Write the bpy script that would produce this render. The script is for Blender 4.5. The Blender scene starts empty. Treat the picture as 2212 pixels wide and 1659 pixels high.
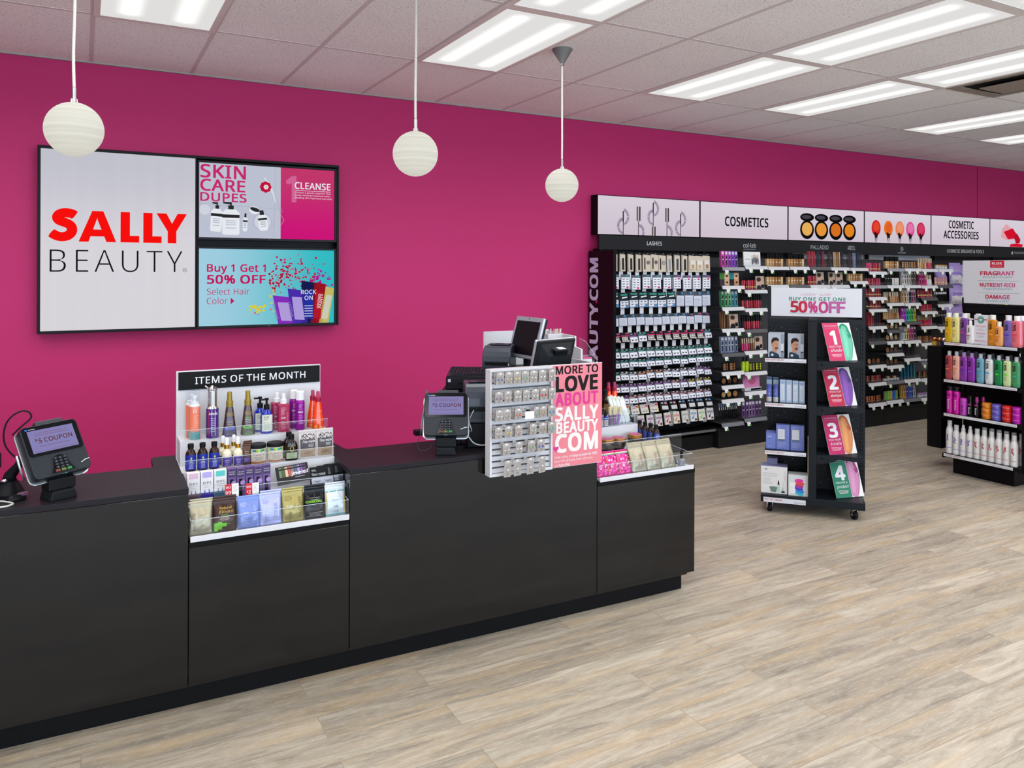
import bpy, bmesh, math, random
from mathutils import Vector, Matrix
random.seed(11)
rnd = random.uniform
R = math.radians
S = bpy.context.scene
COL = S.collection

# ------------------------------------------------------------------ camera, colour management, world
H, ZC, D = 1.66, 3.018, 5.8106            # lens height, ceiling height, distance of the pink wall
YAW, ROLL = .503235, .003618
cam = bpy.data.objects.new('camera', bpy.data.cameras.new('camera'))
COL.objects.link(cam)
_r0 = Vector((math.cos(YAW), -math.sin(YAW), 0)); _u0 = Vector((0, 0, 1)); _f = Vector((math.sin(YAW), math.cos(YAW), 0))
_r = math.cos(ROLL)*_r0 + math.sin(ROLL)*_u0; _u = -math.sin(ROLL)*_r0 + math.cos(ROLL)*_u0
_m = Matrix((_r, _u, -_f)).transposed().to_4x4(); _m.translation = (0, 0, H)
cam.matrix_world = _m
cam.data.sensor_fit = 'HORIZONTAL'; cam.data.sensor_width = 36
cam.data.lens = 1684.35*36/2212
cam.data.shift_y = (585.12-829.5)/2212
cam.data.clip_start = .05
S.camera = cam
S.view_settings.view_transform = 'Standard'; S.view_settings.look = 'None'
S.view_settings.gamma = 1; S.view_settings.use_curve_mapping = False
S.view_settings.exposure = 0.0
S.cycles.max_bounces = 7; S.cycles.diffuse_bounces = 4; S.cycles.glossy_bounces = 3
S.cycles.transmission_bounces = 4; S.cycles.transparent_max_bounces = 16
S.cycles.sample_clamp_indirect = 4
S.cycles.caustics_reflective = False; S.cycles.caustics_refractive = False
W = bpy.data.worlds.new('world'); S.world = W; W.use_nodes = True
W.node_tree.nodes['Background'].inputs[0].default_value = (.8, .85, 1, 1)
W.node_tree.nodes['Background'].inputs[1].default_value = .35

# ------------------------------------------------------------------ ceiling lamps: the light of every troffer (see build below)
TX0, TW, TY0, TL = .0436, .6096, 4.7077, 1.2192          # ceiling grid
TROFFERS = [(k, j) for k in (-4, -2, 0, 3, 6, 8, 11, 13, 16) for j in (0, 1, 2, 3, 4, 5)]  # first two columns: unseen, added to brighten that end of the pink wall
LAMP_WATTS, LAMP_COL, LAMP_SPREAD = 10.8, (1, .985, .965), R(165)
for k, j in TROFFERS:
    la = bpy.data.lights.new('troffer_light', 'AREA'); la.shape = 'RECTANGLE'
    la.size = .5; la.size_y = 1.1; la.energy = LAMP_WATTS; la.color = LAMP_COL; la.spread = LAMP_SPREAD
    lo = bpy.data.objects.new('troffer_light', la); COL.objects.link(lo)
    lo.location = (TX0+TW*(k+.5), TY0-TL*(j+.5), ZC-.012)

# ------------------------------------------------------------------ materials
def lin(h):
    if not isinstance(h, str): return h
    h = h.lstrip('#'); h = ''.join(c*2 for c in h) if len(h) == 3 else h; o = []
    for i in (0, 2, 4):
        c = int(h[i:i+2], 16)/255; o.append(c/12.92 if c <= .04045 else ((c+.055)/1.055)**2.4)
    return tuple(o)
_mc = {}
ALB = .72                                   # printed and moulded colours were picked as seen in the shop's light
def M(c, rough=.45, metal=0.0, emit=0.0, trans=0.0, coat=0.0, var=0.0, spec=.28, alb=None):
    key = (c, rough, metal, emit, trans, coat, var, spec, alb)
    if key in _mc: return _mc[key]
    if spec == .28 and not emit and metal < .2 and max(lin(c)) < .035: spec, rough = .12, max(rough, .45) if not coat else rough
    m = bpy.data.materials.new('mat_%d' % len(_mc)); m.use_nodes = True
    nt = m.node_tree; b = nt.nodes['Principled BSDF']; k_ = 1 if emit else (alb or (ALB if metal < .5 else .85)); rgb = tuple(v*k_ for v in lin(c))+(1,)
    b.inputs['Base Color'].default_value = rgb; b.inputs['Roughness'].default_value = rough
    b.inputs['Metallic'].default_value = metal; b.inputs['Coat Weight'].default_value = coat
    b.inputs['Specular IOR Level'].default_value = spec
    if emit:
        b.inputs['Base Color'].default_value = (.002, .002, .002, 1); b.inputs['Specular IOR Level'].default_value = 0; b.inputs['Roughness'].default_value = max(rough, .4)
        b.inputs['Emission Color'].default_value = rgb; b.inputs['Emission Strength'].default_value = emit
    if trans:
        b.inputs['Transmission Weight'].default_value = trans; b.inputs['IOR'].default_value = 1.3
    if var:
        n = nt.nodes.new('ShaderNodeTexNoise'); n.inputs['Scale'].default_value = 60; n.inputs['Detail'].default_value = 3
        t = nt.nodes.new('ShaderNodeTexCoord'); nt.links.new(t.outputs['Object'], n.inputs['Vector'])
        r = nt.nodes.new('ShaderNodeMapRange'); r.inputs[3].default_value = max(0, rough-var); r.inputs[4].default_value = rough+var
        nt.links.new(n.outputs[0], r.inputs[0]); nt.links.new(r.outputs[0], b.inputs['Roughness'])
    _mc[key] = m
    return m
def acrylic(tint=(.97, .985, 1), name='clear_acrylic', edge=.55):
    if name in _mc: return _mc[name]
    m = bpy.data.materials.new(name); m.use_nodes = True; nt = m.node_tree; nt.nodes.clear()
    o = nt.nodes.new('ShaderNodeOutputMaterial'); mx = nt.nodes.new('ShaderNodeMixShader')
    tr = nt.nodes.new('ShaderNodeBsdfTransparent'); tr.inputs[0].default_value = tint+(1,)
    g = nt.nodes.new('ShaderNodeBsdfGlossy'); g.inputs[1].default_value = .04
    lw = nt.nodes.new('ShaderNodeLayerWeight'); pw = nt.nodes.new('ShaderNodeMath'); pw.operation = 'POWER'; pw.inputs[1].default_value = 4
    fr = nt.nodes.new('ShaderNodeMath'); fr.operation = 'MULTIPLY_ADD'; fr.inputs[1].default_value = .4; fr.inputs[2].default_value = .03
    nt.links.new(lw.outputs['Facing'], pw.inputs[0]); nt.links.new(pw.outputs[0], fr.inputs[0])
    nt.links.new(fr.outputs[0], mx.inputs[0]); nt.links.new(tr.outputs[0], mx.inputs[1]); nt.links.new(g.outputs[0], mx.inputs[2])
    nt.links.new(mx.outputs[0], o.inputs[0]); _mc[name] = m
    return m
def edge_mat(): return M('#c9d4dc', .2)

# ------------------------------------------------------------------ lettering: a plain grotesque drawn as outlines
# each character: its advance, then its outlines as x, y, x, y (cap height 690)
GLYPHS = {
'A': (618, [[287,528,292,545,297,564,302,584,307,603,312,589,317,570,324,548,331,528,336,510,340,500,417,291,199,291,277,500,282,512],[0,0,88,0,170,214,444,214,527,0,617,0,348,693,270,693]]),
'B': (628, [[447,109,398,82,320,73,181,73,181,324,313,324,370,320,414,309,446,291,467,267,479,237,483,203,474,151],[569,138,576,196,571,245,556,284,532,314,500,336,463,352,421,361,421,366,461,377,493,395,519,418,538,447,549,481,553,519,536,600,487,652,405,680,291,690,94,690,94,0,336,0,406,6,464,23,512,51,547,89],[463,509,455,460,430,425,383,403,308,396,181,396,181,616,295,616,371,609,423,591,453,558]]),
'C': (611, [[581,659,539,676,493,689,443,697,390,700,315,693,248,674,191,643,144,601,108,549,81,489,64,421,59,346,68,245,94,158,138,86,200,34,279,1,376,-10,429,-8,474,-3,514,6,554,18,554,94,515,83,474,74,433,69,388,67,316,75,257,101,210,142,177,197,157,266,151,345,155,406,167,461,187,509,215,549,249,581,290,604,337,619,389,623,434,620,475,612,512,599,546,586]]),
'D': (705, [[487,551,524,500,547,432,555,349,537,229,485,144,397,92,274,74,181,74,181,616,294,616,371,608,435,587],[636,454,605,538,555,604,487,651,404,680,306,690,94,690,94,0,286,0,392,10,480,40,551,89,604,158,636,245,647,352]]),
'E': (537, [[479,614,479,690,94,690,94,0,479,0,479,76,181,76,181,323,462,323,462,398,181,398,181,614]]),
'F': (502, [[479,614,479,690,94,690,94,0,181,0,181,293,461,293,461,369,181,369,181,614]]),
'G': (704, [[487,71,452,67,410,66,326,75,260,101,211,143,176,200,156,268,150,345,158,425,181,493,219,549,271,589,335,615,412,623,460,620,507,612,550,599,589,584,622,659,576,676,526,689,473,697,417,700,312,689,224,656,153,603,101,532,70,446,59,345,68,243,97,156,144,86,209,33,291,1,389,-10,458,-7,519,-1,576,10,632,26,632,364,393,364,393,287,545,287,545,82,517,76]]),
'H': (716, [[181,0,181,322,534,322,534,0,621,0,621,690,534,690,534,398,181,398,181,690,94,690,94,0]]),
'I': (328, [[120,620,120,69,39,50,39,0,288,0,288,50,207,69,207,620,288,640,288,690,39,690,39,640]]),
'J': (264, [[176,11,176,690,89,690,89,4,86,-35,75,-64,60,-84,40,-98,18,-105,-6,-107,-25,-107,-43,-104,-59,-101,-75,-98,-75,-171,-61,-176,-44,-180,-26,-183,-4,-184,47,-178,91,-163,127,-136,154,-99,170,-50]]),
'K': (598, [[181,0,181,268,251,330,496,0,598,0,314,389,588,690,486,690,300,481,270,448,240,416,210,383,181,350,181,690,94,690,94,0]]),
'L': (506, [[181,690,94,690,94,0,482,0,482,77,181,77]]),
'M': (877, [[697,0,783,0,783,690,655,690,439,125,435,125,222,690,94,690,94,0,174,0,174,418,174,455,173,490,172,524,171,556,169,583,167,605,171,605,398,0,470,0,700,604,704,604,702,581,701,554,699,524,698,491,697,458,697,424]]),
'N': (734, [[562,198,564,165,565,138,566,119,562,119,194,690,94,690,94,0,174,0,174,386,174,421,172,456,171,489,170,520,168,549,166,573,170,573,539,0,641,0,641,690,560,690,560,301,560,268,561,233]]),
'O': (755, [[590,462,604,346,598,265,580,196,549,141,506,100,449,74,378,66,307,74,250,100,206,141,175,196,157,265,151,346,157,427,175,495,206,550,250,591,307,616,379,624,480,606,550,550],[94,532,68,446,59,347,64,270,78,201,103,140,137,88,182,47,237,16,302,-3,378,-10,451,-3,516,15,570,46,615,88,650,140,676,201,691,270,696,346,687,446,660,533,615,604,553,657,474,690,379,701,280,690,200,656,138,603]]),
'P': (585, [[181,616,269,616,348,607,403,583,435,541,446,483,440,438,424,402,397,375,360,357,310,347,250,343,181,343],[181,0,181,269,260,269,331,273,390,287,438,308,475,335,503,368,521,405,532,445,535,487,520,573,474,637,393,677,276,690,94,690,94,0]]),
'Q': (755, [[506,100,449,74,378,66,307,74,250,100,206,141,175,196,157,265,151,346,157,427,175,495,206,550,250,591,307,616,379,624,480,606,550,550,590,462,604,346,598,265,580,196,549,141],[103,140,137,88,182,47,237,16,302,-3,378,-10,384,-10,390,-9,396,-9,402,-9,535,-164,660,-164,495,8,556,36,606,77,645,130,673,193,690,266,696,346,687,446,660,533,615,604,553,657,474,690,379,701,280,690,200,656,138,603,94,532,68,446,59,347,64,270,78,201]]),
'R': (601, [[94,0,181,0,181,285,318,285,485,0,587,0,397,309,431,324,463,344,492,369,515,402,530,443,535,494,529,554,508,603,474,641,426,668,363,685,284,690,94,690],[436,433,407,392,357,367,284,359,181,359,181,615,279,615,331,611,373,602,405,586,428,562,441,531,446,490]]),
'S': (531, [[164,678,119,653,86,618,65,575,58,524,61,486,69,452,83,423,102,397,127,374,158,354,194,336,236,319,292,297,334,277,364,256,384,234,395,208,398,177,394,145,381,118,359,96,329,79,290,69,243,66,188,69,136,78,88,92,49,106,49,23,73,13,101,5,131,-1,165,-6,201,-9,239,-10,309,-4,370,14,419,42,455,80,478,127,485,185,480,234,463,274,437,308,400,336,353,361,297,384,246,404,208,423,180,443,160,465,150,491,146,523,150,551,160,575,179,596,204,611,237,620,276,623,321,621,364,613,404,601,442,587,469,661,428,677,383,689,333,697,278,700,217,694]]),
'T': (537, [[312,0,312,614,527,614,527,690,10,690,10,614,225,614,225,0]]),
'U': (706, [[412,71,355,66,275,77,219,112,185,168,174,243,174,690,87,690,87,245,104,142,154,60,237,8,350,-10,434,-1,501,24,553,63,589,115,611,176,618,244,618,690,532,690,532,244,528,194,514,151,491,115,457,88]]),
'V': (580, [[488,690,333,249,324,221,316,194,308,169,301,144,295,120,290,97,285,120,279,144,272,168,265,193,256,220,246,247,91,690,0,690,246,0,333,0,580,690]]),
'W': (899, [[401,690,279,273,273,252,268,230,262,208,257,186,253,165,249,144,246,124,243,104,240,123,237,142,234,162,230,182,225,203,220,225,215,247,210,269,102,690,12,690,194,0,282,0,413,449,419,471,425,493,430,514,435,534,439,552,442,568,444,580,446,589,447,580,450,568,454,552,458,534,463,515,469,494,474,473,480,452,615,0,703,0,886,690,795,690,689,270,682,240,675,211,668,182,663,155,659,129,655,104,652,122,649,141,645,161,641,182,636,203,630,226,624,248,618,271,491,690]]),
'X': (566, [[4,0,96,0,281,300,464,0,562,0,332,361,546,690,454,690,284,419,115,690,18,690,233,360]]),
'Y': (547, [[317,0,317,268,547,690,453,690,273,351,95,690,0,690,230,264,230,0]]),
'Z': (553, [[48,613,400,613,37,66,37,0,515,0,515,77,142,77,505,624,505,690,48,690]]),
'a': (542, [[170,219,222,241,303,250,380,253,380,207,369,141,336,95,287,68,227,59,189,64,159,79,139,105,132,143,142,187],[66,57,91,28,124,7,164,-6,208,-10,248,-7,282,-1,310,10,336,27,359,48,382,73,386,73,402,0,464,0,464,353,453,431,418,485,361,516,278,527,229,523,182,514,138,499,101,482,128,418,161,433,196,446,234,455,273,458,319,452,353,433,374,398,381,343,381,312,293,309,183,296,105,263,60,212,44,144,50,96]]),
'b': (594, [[376,74,315,61,243,74,199,112,175,174,167,258,167,262,171,323,181,372,199,409,226,435,264,451,313,456,375,444,419,407,445,345,453,260,445,175,419,112],[388,-2,440,20,483,58,515,110,535,177,541,259,527,376,483,460,415,510,328,527,272,521,228,504,194,480,167,449,162,449,164,469,166,494,167,524,167,556,167,734,82,734,82,0,143,0,160,66,167,66,194,37,228,13,272,-4,328,-10]]),
'c': (464, [[331,-8,366,-2,396,6,423,18,423,94,395,82,364,72,329,66,289,64,244,69,207,86,178,114,158,152,145,200,141,257,145,316,158,365,178,403,208,431,246,448,294,453,322,451,352,446,381,438,406,429,432,500,405,510,372,519,335,526,296,528,230,521,172,500,123,464,85,412,61,343,53,256,61,172,84,105,120,54,168,18,225,-3,290,-10]]),
'd': (594, [[218,443,278,457,351,444,396,405,420,342,428,257,428,242,420,162,395,106,349,72,279,61,219,74,175,112,150,174,141,256,150,339,175,402],[428,511,430,489,432,467,433,451,427,451,410,472,389,490,365,506,337,517,305,525,267,528,180,511,112,460,68,375,53,258,68,141,111,57,179,7,266,-10,304,-7,337,1,365,13,389,29,410,48,427,70,431,70,444,0,512,0,512,734,427,734,427,528]]),
'e': (545, [[376,417,393,388,403,352,407,310,143,310,157,372,185,419,227,448,281,458,321,453,352,439],[433,9,473,24,473,99,433,83,394,72,353,65,306,63,238,74,186,109,153,165,141,243,496,243,496,294,489,360,470,417,439,464,397,499,344,520,282,528,218,519,162,495,116,455,82,401,60,334,53,255,61,176,85,110,122,58,172,20,233,-2,302,-10,352,-8,394,-1]]),
'f': (332, [[374,722,354,728,330,734,303,738,273,739,224,734,183,720,149,695,125,659,110,611,105,551,105,521,14,492,14,452,105,452,105,0,190,0,190,452,321,452,321,518,190,518,190,552,196,605,211,641,237,663,274,670,295,668,316,665,335,660,352,655]]),
'g': (594, [[53,258,67,145,110,61,177,8,267,-10,317,-5,360,10,397,34,427,69,431,69,430,57,429,38,428,19,428,5,428,-15,419,-76,390,-122,345,-152,285,-161,231,-159,180,-151,134,-138,94,-121,94,-199,133,-213,177,-224,226,-230,280,-232,352,-226,411,-207,455,-176,487,-132,506,-76,512,-9,512,518,445,518,433,449,428,449,396,484,358,508,314,523,266,528,177,509,110,455,67,369],[150,173,141,257,145,316,157,365,177,404,203,433,237,450,277,456,325,451,363,436,393,410,413,372,425,322,429,258,429,238,427,194,420,158,409,127,393,102,373,83,347,70,316,62,279,60,220,73,176,111]]),
'h': (597, [[519,0,519,337,514,398,498,446,471,482,434,507,387,522,330,527,297,524,266,517,236,506,210,491,187,471,168,446,162,446,164,463,166,481,167,500,167,519,167,734,82,734,82,0,167,0,167,268,171,324,181,371,200,408,228,434,267,451,319,456,371,448,407,425,428,386,435,331,435,0]]),
'i': (249, [[82,0,167,0,167,518,82,518],[175,658,171,682,160,699,144,709,126,712,106,709,90,699,79,682,75,658,79,634,90,618,106,607,126,604,144,607,160,618,171,634]]),
'j': (249, [[-21,-229,-1,-231,21,-232,68,-227,104,-214,132,-191,152,-160,163,-122,167,-77,167,518,82,518,82,-80,77,-120,62,-144,39,-157,11,-161,-7,-161,-23,-158,-38,-155,-53,-152,-53,-220,-38,-225],[90,618,106,607,126,604,144,607,160,618,171,634,175,658,171,682,160,699,144,709,126,712,106,709,90,699,79,682,75,658,79,634]]),
'k': (516, [[166,190,225,242,405,0,507,0,283,297,493,518,393,518,228,343,219,332,207,318,195,304,184,289,173,276,166,267,162,267,163,287,165,310,166,333,166,351,166,734,82,734,82,0,166,0]]),
'l': (249, [[82,734,82,0,167,0,167,734]]),
'm': (904, [[290,525,261,519,233,508,208,492,186,472,168,447,163,447,151,518,82,518,82,0,167,0,167,269,170,325,180,371,198,408,223,434,259,451,305,456,339,453,365,443,386,426,400,402,409,371,412,333,412,0,496,0,496,286,504,359,528,413,571,445,636,456,683,448,716,425,735,387,741,333,741,0,825,0,825,337,814,424,782,483,727,516,650,528,601,522,555,506,515,479,484,441,479,441,456,479,421,506,376,522,321,528]]),
'n': (597, [[82,518,82,0,167,0,167,269,175,349,200,408,246,444,319,456,371,448,407,425,428,386,435,331,435,0,519,0,519,337,507,424,472,483,413,516,331,528,299,525,268,519,238,508,211,492,188,472,168,447,163,447,151,518]]),
'o': (585, [[440,317,445,260,441,203,429,154,408,114,379,85,340,67,293,61,245,67,207,85,177,114,157,154,145,203,141,260,150,342,177,404,223,443,292,456,340,450,378,432,407,404,428,365],[82,405,60,339,53,260,58,199,71,145,92,99,121,61,156,30,196,8,242,-5,291,-10,343,-5,391,8,432,30,467,61,495,99,516,145,528,199,532,260,525,339,502,405,466,458,418,496,360,520,294,528,224,520,165,496,117,458]]),
'p': (594, [[171,201,167,260,167,276,172,332,183,377,201,412,229,436,266,451,313,456,375,443,419,403,445,341,453,261,449,206,438,158,419,118,393,87,358,67,315,61,265,67,227,84,199,113,181,152],[163,47,161,66,167,66,184,46,204,29,228,13,257,1,290,-7,328,-10,388,-2,440,21,483,59,515,112,535,179,541,260,527,377,483,461,415,511,329,528,290,525,257,517,228,504,204,488,184,469,167,447,163,447,152,518,82,518,82,-232,167,-232,167,-19,167,1,165,24]]),
'q': (594, [[218,443,278,457,350,444,395,406,420,344,428,257,428,240,424,185,413,140,394,105,366,80,328,66,280,61,219,74,175,113,150,174,141,256,150,339,175,402],[208,520,156,497,113,459,80,407,60,340,53,258,68,141,112,57,179,7,264,-10,320,-4,365,14,400,39,426,70,432,70,430,51,428,30,427,8,427,-11,427,-232,512,-232,512,518,445,518,432,447,428,447,401,479,366,504,322,522,267,528]]),
'r': (399, [[167,0,167,276,170,314,179,348,194,377,213,402,235,423,261,438,289,447,318,450,332,450,346,448,361,446,374,444,385,522,371,524,355,526,339,527,324,528,289,524,258,514,230,497,205,476,183,451,165,423,161,423,152,518,82,518,82,0]]),
's': (463, [[346,438,380,425,409,493,372,507,332,518,289,525,244,528,165,519,103,492,63,449,49,390,54,352,69,321,92,296,124,274,163,255,210,236,255,217,288,201,312,186,327,170,335,154,337,135,330,104,308,80,270,64,215,59,169,62,125,72,84,86,50,101,50,23,83,9,119,-1,162,-7,213,-10,272,-5,323,8,364,29,394,59,413,97,419,143,415,181,401,212,379,238,348,259,309,278,264,297,219,315,185,330,160,344,143,359,134,376,130,395,137,421,158,441,192,454,238,458,275,456,311,448]]),
't': (349, [[15,493,15,452,89,452,89,151,94,95,110,53,135,24,166,4,202,-6,241,-10,264,-9,289,-5,311,0,328,6,328,71,313,67,295,63,275,61,255,60,223,66,197,83,180,111,174,153,174,452,324,452,324,518,174,518,174,637,124,637,90,527]]),
'u': (597, [[162,518,76,518,76,179,82,119,98,72,124,35,161,10,208,-5,265,-10,298,-8,330,-1,359,9,387,24,410,44,429,69,433,69,446,0,515,0,515,518,430,518,430,248,427,193,416,146,397,109,369,83,329,66,277,61,226,69,190,92,169,130,162,185]]),
'v': (491, [[491,518,400,518,290,213,283,191,274,166,265,141,258,116,251,94,246,75,243,75,239,94,233,115,226,140,217,165,209,190,201,213,91,518,0,518,196,0,294,0]]),
'w': (760, [[523,204,516,227,427,519,334,519,243,227,238,211,232,192,227,173,223,154,219,135,215,117,211,101,208,88,204,88,201,108,197,132,191,158,185,186,178,214,170,243,99,519,11,519,153,1,249,1,342,292,348,312,354,332,359,351,364,370,368,388,372,404,375,418,377,430,381,430,383,418,387,404,391,388,395,371,399,352,405,333,411,313,417,293,505,1,605,1,749,519,662,519,589,243,582,213,575,184,568,156,562,130,557,107,555,89,551,89,548,109,543,131,537,155,530,180]]),
'x': (511, [[388,518,256,323,123,518,26,518,205,265,17,0,113,0,256,207,397,0,494,0,305,265,484,518]]),
'y': (493, [[227,-156,250,-117,270,-72,493,518,401,518,296,224,282,185,270,145,259,110,251,82,247,82,243,104,237,126,230,149,222,173,213,198,204,223,92,518,1,518,210,-2,183,-71,171,-97,157,-119,140,-138,119,-151,96,-160,68,-162,52,-162,36,-160,22,-158,11,-157,11,-224,24,-227,41,-230,59,-231,81,-232,128,-227,167,-212,199,-188]]),
'z': (454, [[54,452,316,452,38,56,38,0,417,0,417,66,135,66,410,454,410,518,54,518]]),
'0': (553, [[386,558,405,503,416,433,419,346,416,259,405,188,386,133,359,94,322,71,275,63,228,71,192,94,165,133,146,188,136,259,132,346,136,433,146,503,165,558,192,597,228,620,275,628,322,620,359,597],[143,659,100,607,70,537,53,450,47,346,54,243,72,155,103,85,147,33,205,1,275,-10,333,-4,381,14,421,44,453,85,477,135,493,196,502,266,505,346,499,450,480,537,449,607,404,659,346,690,275,701,201,690]]),
'1': (553, [[260,530,260,508,260,482,260,0,343,0,343,690,273,690,86,545,130,488,204,548,222,563,236,575,249,587,264,601,263,583,262,566,261,548]]),
'2': (553, [[54,618,100,561,139,589,177,610,219,623,266,627,315,620,354,598,379,561,388,511,383,467,369,426,346,386,315,346,275,302,227,253,46,71,46,0,503,0,503,77,154,77,154,81,298,223,347,274,390,321,426,368,452,415,469,464,474,516,468,569,449,614,418,651,377,677,326,694,266,700,224,697,184,689,147,676,114,660,83,640]]),
'3': (553, [[312,409,269,396,216,392,149,392,149,320,216,320,272,317,320,307,358,291,386,268,403,237,409,198,399,141,368,98,314,71,234,62,187,65,137,74,89,88,43,107,43,28,87,10,132,-1,181,-8,233,-10,316,-3,383,16,434,48,470,89,491,140,498,196,488,258,457,307,406,342,333,360,333,363,374,375,409,393,438,418,459,448,472,485,476,529,463,597,424,651,357,688,263,700,197,694,139,678,89,655,47,628,90,570,116,586,142,601,168,612,197,621,229,626,264,628,316,621,356,601,381,567,389,523,385,486,370,455,345,428]]),
'4': (553, [[355,587,354,571,354,553,353,535,352,516,351,496,351,474,351,450,351,233,103,233,310,528,321,544,332,563,343,584,352,603,356,603],[433,233,433,694,345,694,20,229,20,157,351,157,351,0,433,0,433,157,533,157,533,233]]),
'5': (553, [[159,413,176,613,449,613,449,690,103,690,77,364,120,337,144,342,176,347,209,351,238,352,316,343,369,316,400,271,411,212,405,166,389,128,364,99,330,79,289,67,241,63,194,66,145,75,99,89,61,108,61,28,97,12,140,0,188,-7,240,-10,315,-3,378,18,429,51,467,97,490,154,498,220,491,280,469,330,435,370,388,399,332,417,266,423,233,422,204,419,179,416]]),
'6': (553, [[501,156,507,222,501,284,482,336,452,377,412,407,363,426,307,432,268,429,234,421,205,409,181,392,160,373,144,351,138,351,143,406,153,458,168,505,190,547,220,582,260,608,310,625,371,630,393,629,415,627,436,624,454,618,454,691,436,695,414,698,391,699,369,700,297,694,236,677,186,650,146,614,114,571,90,522,73,469,61,413,55,354,53,295,58,222,71,160,93,107,121,65,156,32,196,9,240,-5,288,-10,351,-3,404,18,448,52,480,99],[223,77,197,95,176,119,160,146,148,176,141,207,139,239,144,269,158,299,181,325,211,346,247,361,290,365,348,356,390,327,415,281,423,222,414,151,386,101,342,72,287,62,253,66]]),
'7': (553, [[43,613,415,613,131,0,225,0,505,624,505,690,43,690]]),
'8': (553, [[74,496,86,461,104,431,129,404,158,381,190,360,154,341,120,318,90,290,67,258,52,220,47,176,54,121,74,76,107,40,152,13,210,-4,278,-10,342,-4,398,14,443,41,476,79,497,125,504,179,499,223,484,260,459,292,428,319,391,344,351,365,385,385,417,407,443,433,464,462,478,496,482,534,476,584,456,625,424,658,383,681,333,695,275,700,220,695,170,680,129,657,97,625,76,584,70,535],[246,414,216,431,190,449,170,472,157,499,153,532,161,574,187,605,226,625,274,631,325,625,364,605,390,574,398,532,394,499,382,472,364,449,340,430,311,413,279,398],[276,58,212,66,166,91,139,129,130,175,134,209,145,238,164,263,189,286,222,307,261,326,276,320,318,302,353,283,382,262,403,237,417,210,421,178,412,130,384,91,339,66]]),
'9': (553, [[55,534,48,467,54,405,73,354,103,313,143,283,191,264,246,258,286,261,320,269,349,281,374,298,394,317,411,338,417,338,412,284,403,231,388,184,365,143,335,108,295,82,245,65,184,60,162,61,139,63,117,67,99,72,99,0,117,-4,141,-7,165,-9,186,-10,258,-4,319,13,369,40,410,76,442,119,466,168,483,221,494,278,500,336,503,395,498,467,485,530,463,582,435,624,400,657,360,681,316,695,269,700,206,693,153,672,109,638,76,591],[333,613,359,595,380,571,396,544,407,514,414,482,417,451,412,421,398,391,375,365,345,344,308,329,265,325,206,334,165,363,140,408,132,468,142,539,171,589,214,618,269,628,303,624]]),
'$': (553, [[499,213,493,256,477,291,450,319,413,343,365,363,306,382,306,576,345,571,382,564,418,554,450,542,476,614,440,627,400,638,355,646,306,649,306,733,244,733,244,648,192,641,147,626,110,602,83,572,66,535,60,491,65,449,80,413,105,382,140,357,187,336,244,317,244,122,195,125,144,134,97,147,60,161,60,79,96,66,141,57,192,50,244,47,244,-56,306,-56,306,51,388,69,448,103,486,151],[416,207,409,177,389,153,356,136,306,127,306,297,344,286,373,274,393,262,406,247,413,229],[146,518,154,535,168,550,187,562,213,570,244,574,244,403,210,413,184,425,165,438,152,455,145,474,143,498]]),
'%': (803, [[173,0,247,0,630,690,556,690],[263,484,244,367,188,328,135,367,118,484,135,601,188,640,244,601],[188,700,81,643,47,484,84,324,188,267,298,324,333,484,297,643],[470,208,506,48,611,-10,720,48,756,208,719,367,611,423,503,367],[540,208,557,324,611,362,667,324,685,208,667,90,611,51,557,90]]),
'¢': (553, [[111,494,94,430,88,350,94,272,111,209,139,160,176,125,222,101,275,87,275,-10,340,-10,340,84,375,87,406,93,433,102,460,113,460,187,430,176,399,167,364,161,325,158,279,164,242,179,213,205,192,242,179,290,175,351,179,412,191,461,212,500,242,527,281,543,329,549,356,547,387,541,417,533,444,524,469,594,442,604,411,613,377,620,341,622,341,700,275,700,275,618,223,604,177,580,139,543]]),
'®': (804, [[617,560,679,463,702,345,678,223,614,127,518,64,402,42,281,65,186,130,124,227,101,345,124,467,186,563,281,626,402,648,522,625],[343,360,343,494,390,494,452,478,472,429,450,380,391,360],[403,301,500,133,583,133,471,321,523,359,546,431,509,525,393,556,270,556,270,133,343,133,343,301],[260,674,147,600,73,487,47,345,73,203,147,90,260,16,402,-10,544,16,657,90,731,203,757,345,729,487,653,600,540,674,402,700]]),
'&': (707, [[200,383,158,356,121,329,91,299,69,265,56,226,51,180,58,123,78,76,110,39,153,12,206,-4,269,-10,320,-7,365,2,405,16,442,34,475,56,506,81,590,0,705,0,564,137,598,180,624,230,646,285,663,345,577,345,565,301,550,260,532,224,509,191,323,371,377,408,422,448,451,496,461,552,456,596,441,632,416,661,383,683,342,696,294,701,242,696,199,683,163,661,137,631,121,594,116,550,119,516,129,486,143,457,160,431,180,406],[352,484,320,453,271,421,240,456,217,487,204,517,199,551,205,584,225,610,254,626,291,631,326,625,354,609,371,583,377,552,371,515],[192,288,219,309,251,330,452,134,419,108,378,86,329,71,272,66,218,74,176,98,149,135,140,183,144,215,154,243,170,267]]),
'.': (259, [[129,117,106,113,87,102,74,83,70,52,74,22,87,2,106,-10,129,-14,152,-10,172,2,185,22,189,52,185,83,172,102,152,113]]),
',': (259, [[134,-51,149,-11,163,28,176,66,186,101,179,112,88,112,82,76,75,37,67,-4,58,-46,49,-87,40,-125,102,-125,118,-89]]),
'-': (311, [[273,297,39,297,39,221,273,221]]),
'*': (532, [[313,498,491,512,477,601,292,549,311,734,216,734,237,549,53,601,40,512,216,498,102,345,188,300,263,469,345,300,428,345]]),
'·': (259, [[129,406,106,402,87,391,74,372,70,341,74,311,87,291,106,279,129,275,152,279,172,291,185,311,189,341,185,372,172,391,152,402]]),
}
_gc = {}; _tc = {}
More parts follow.
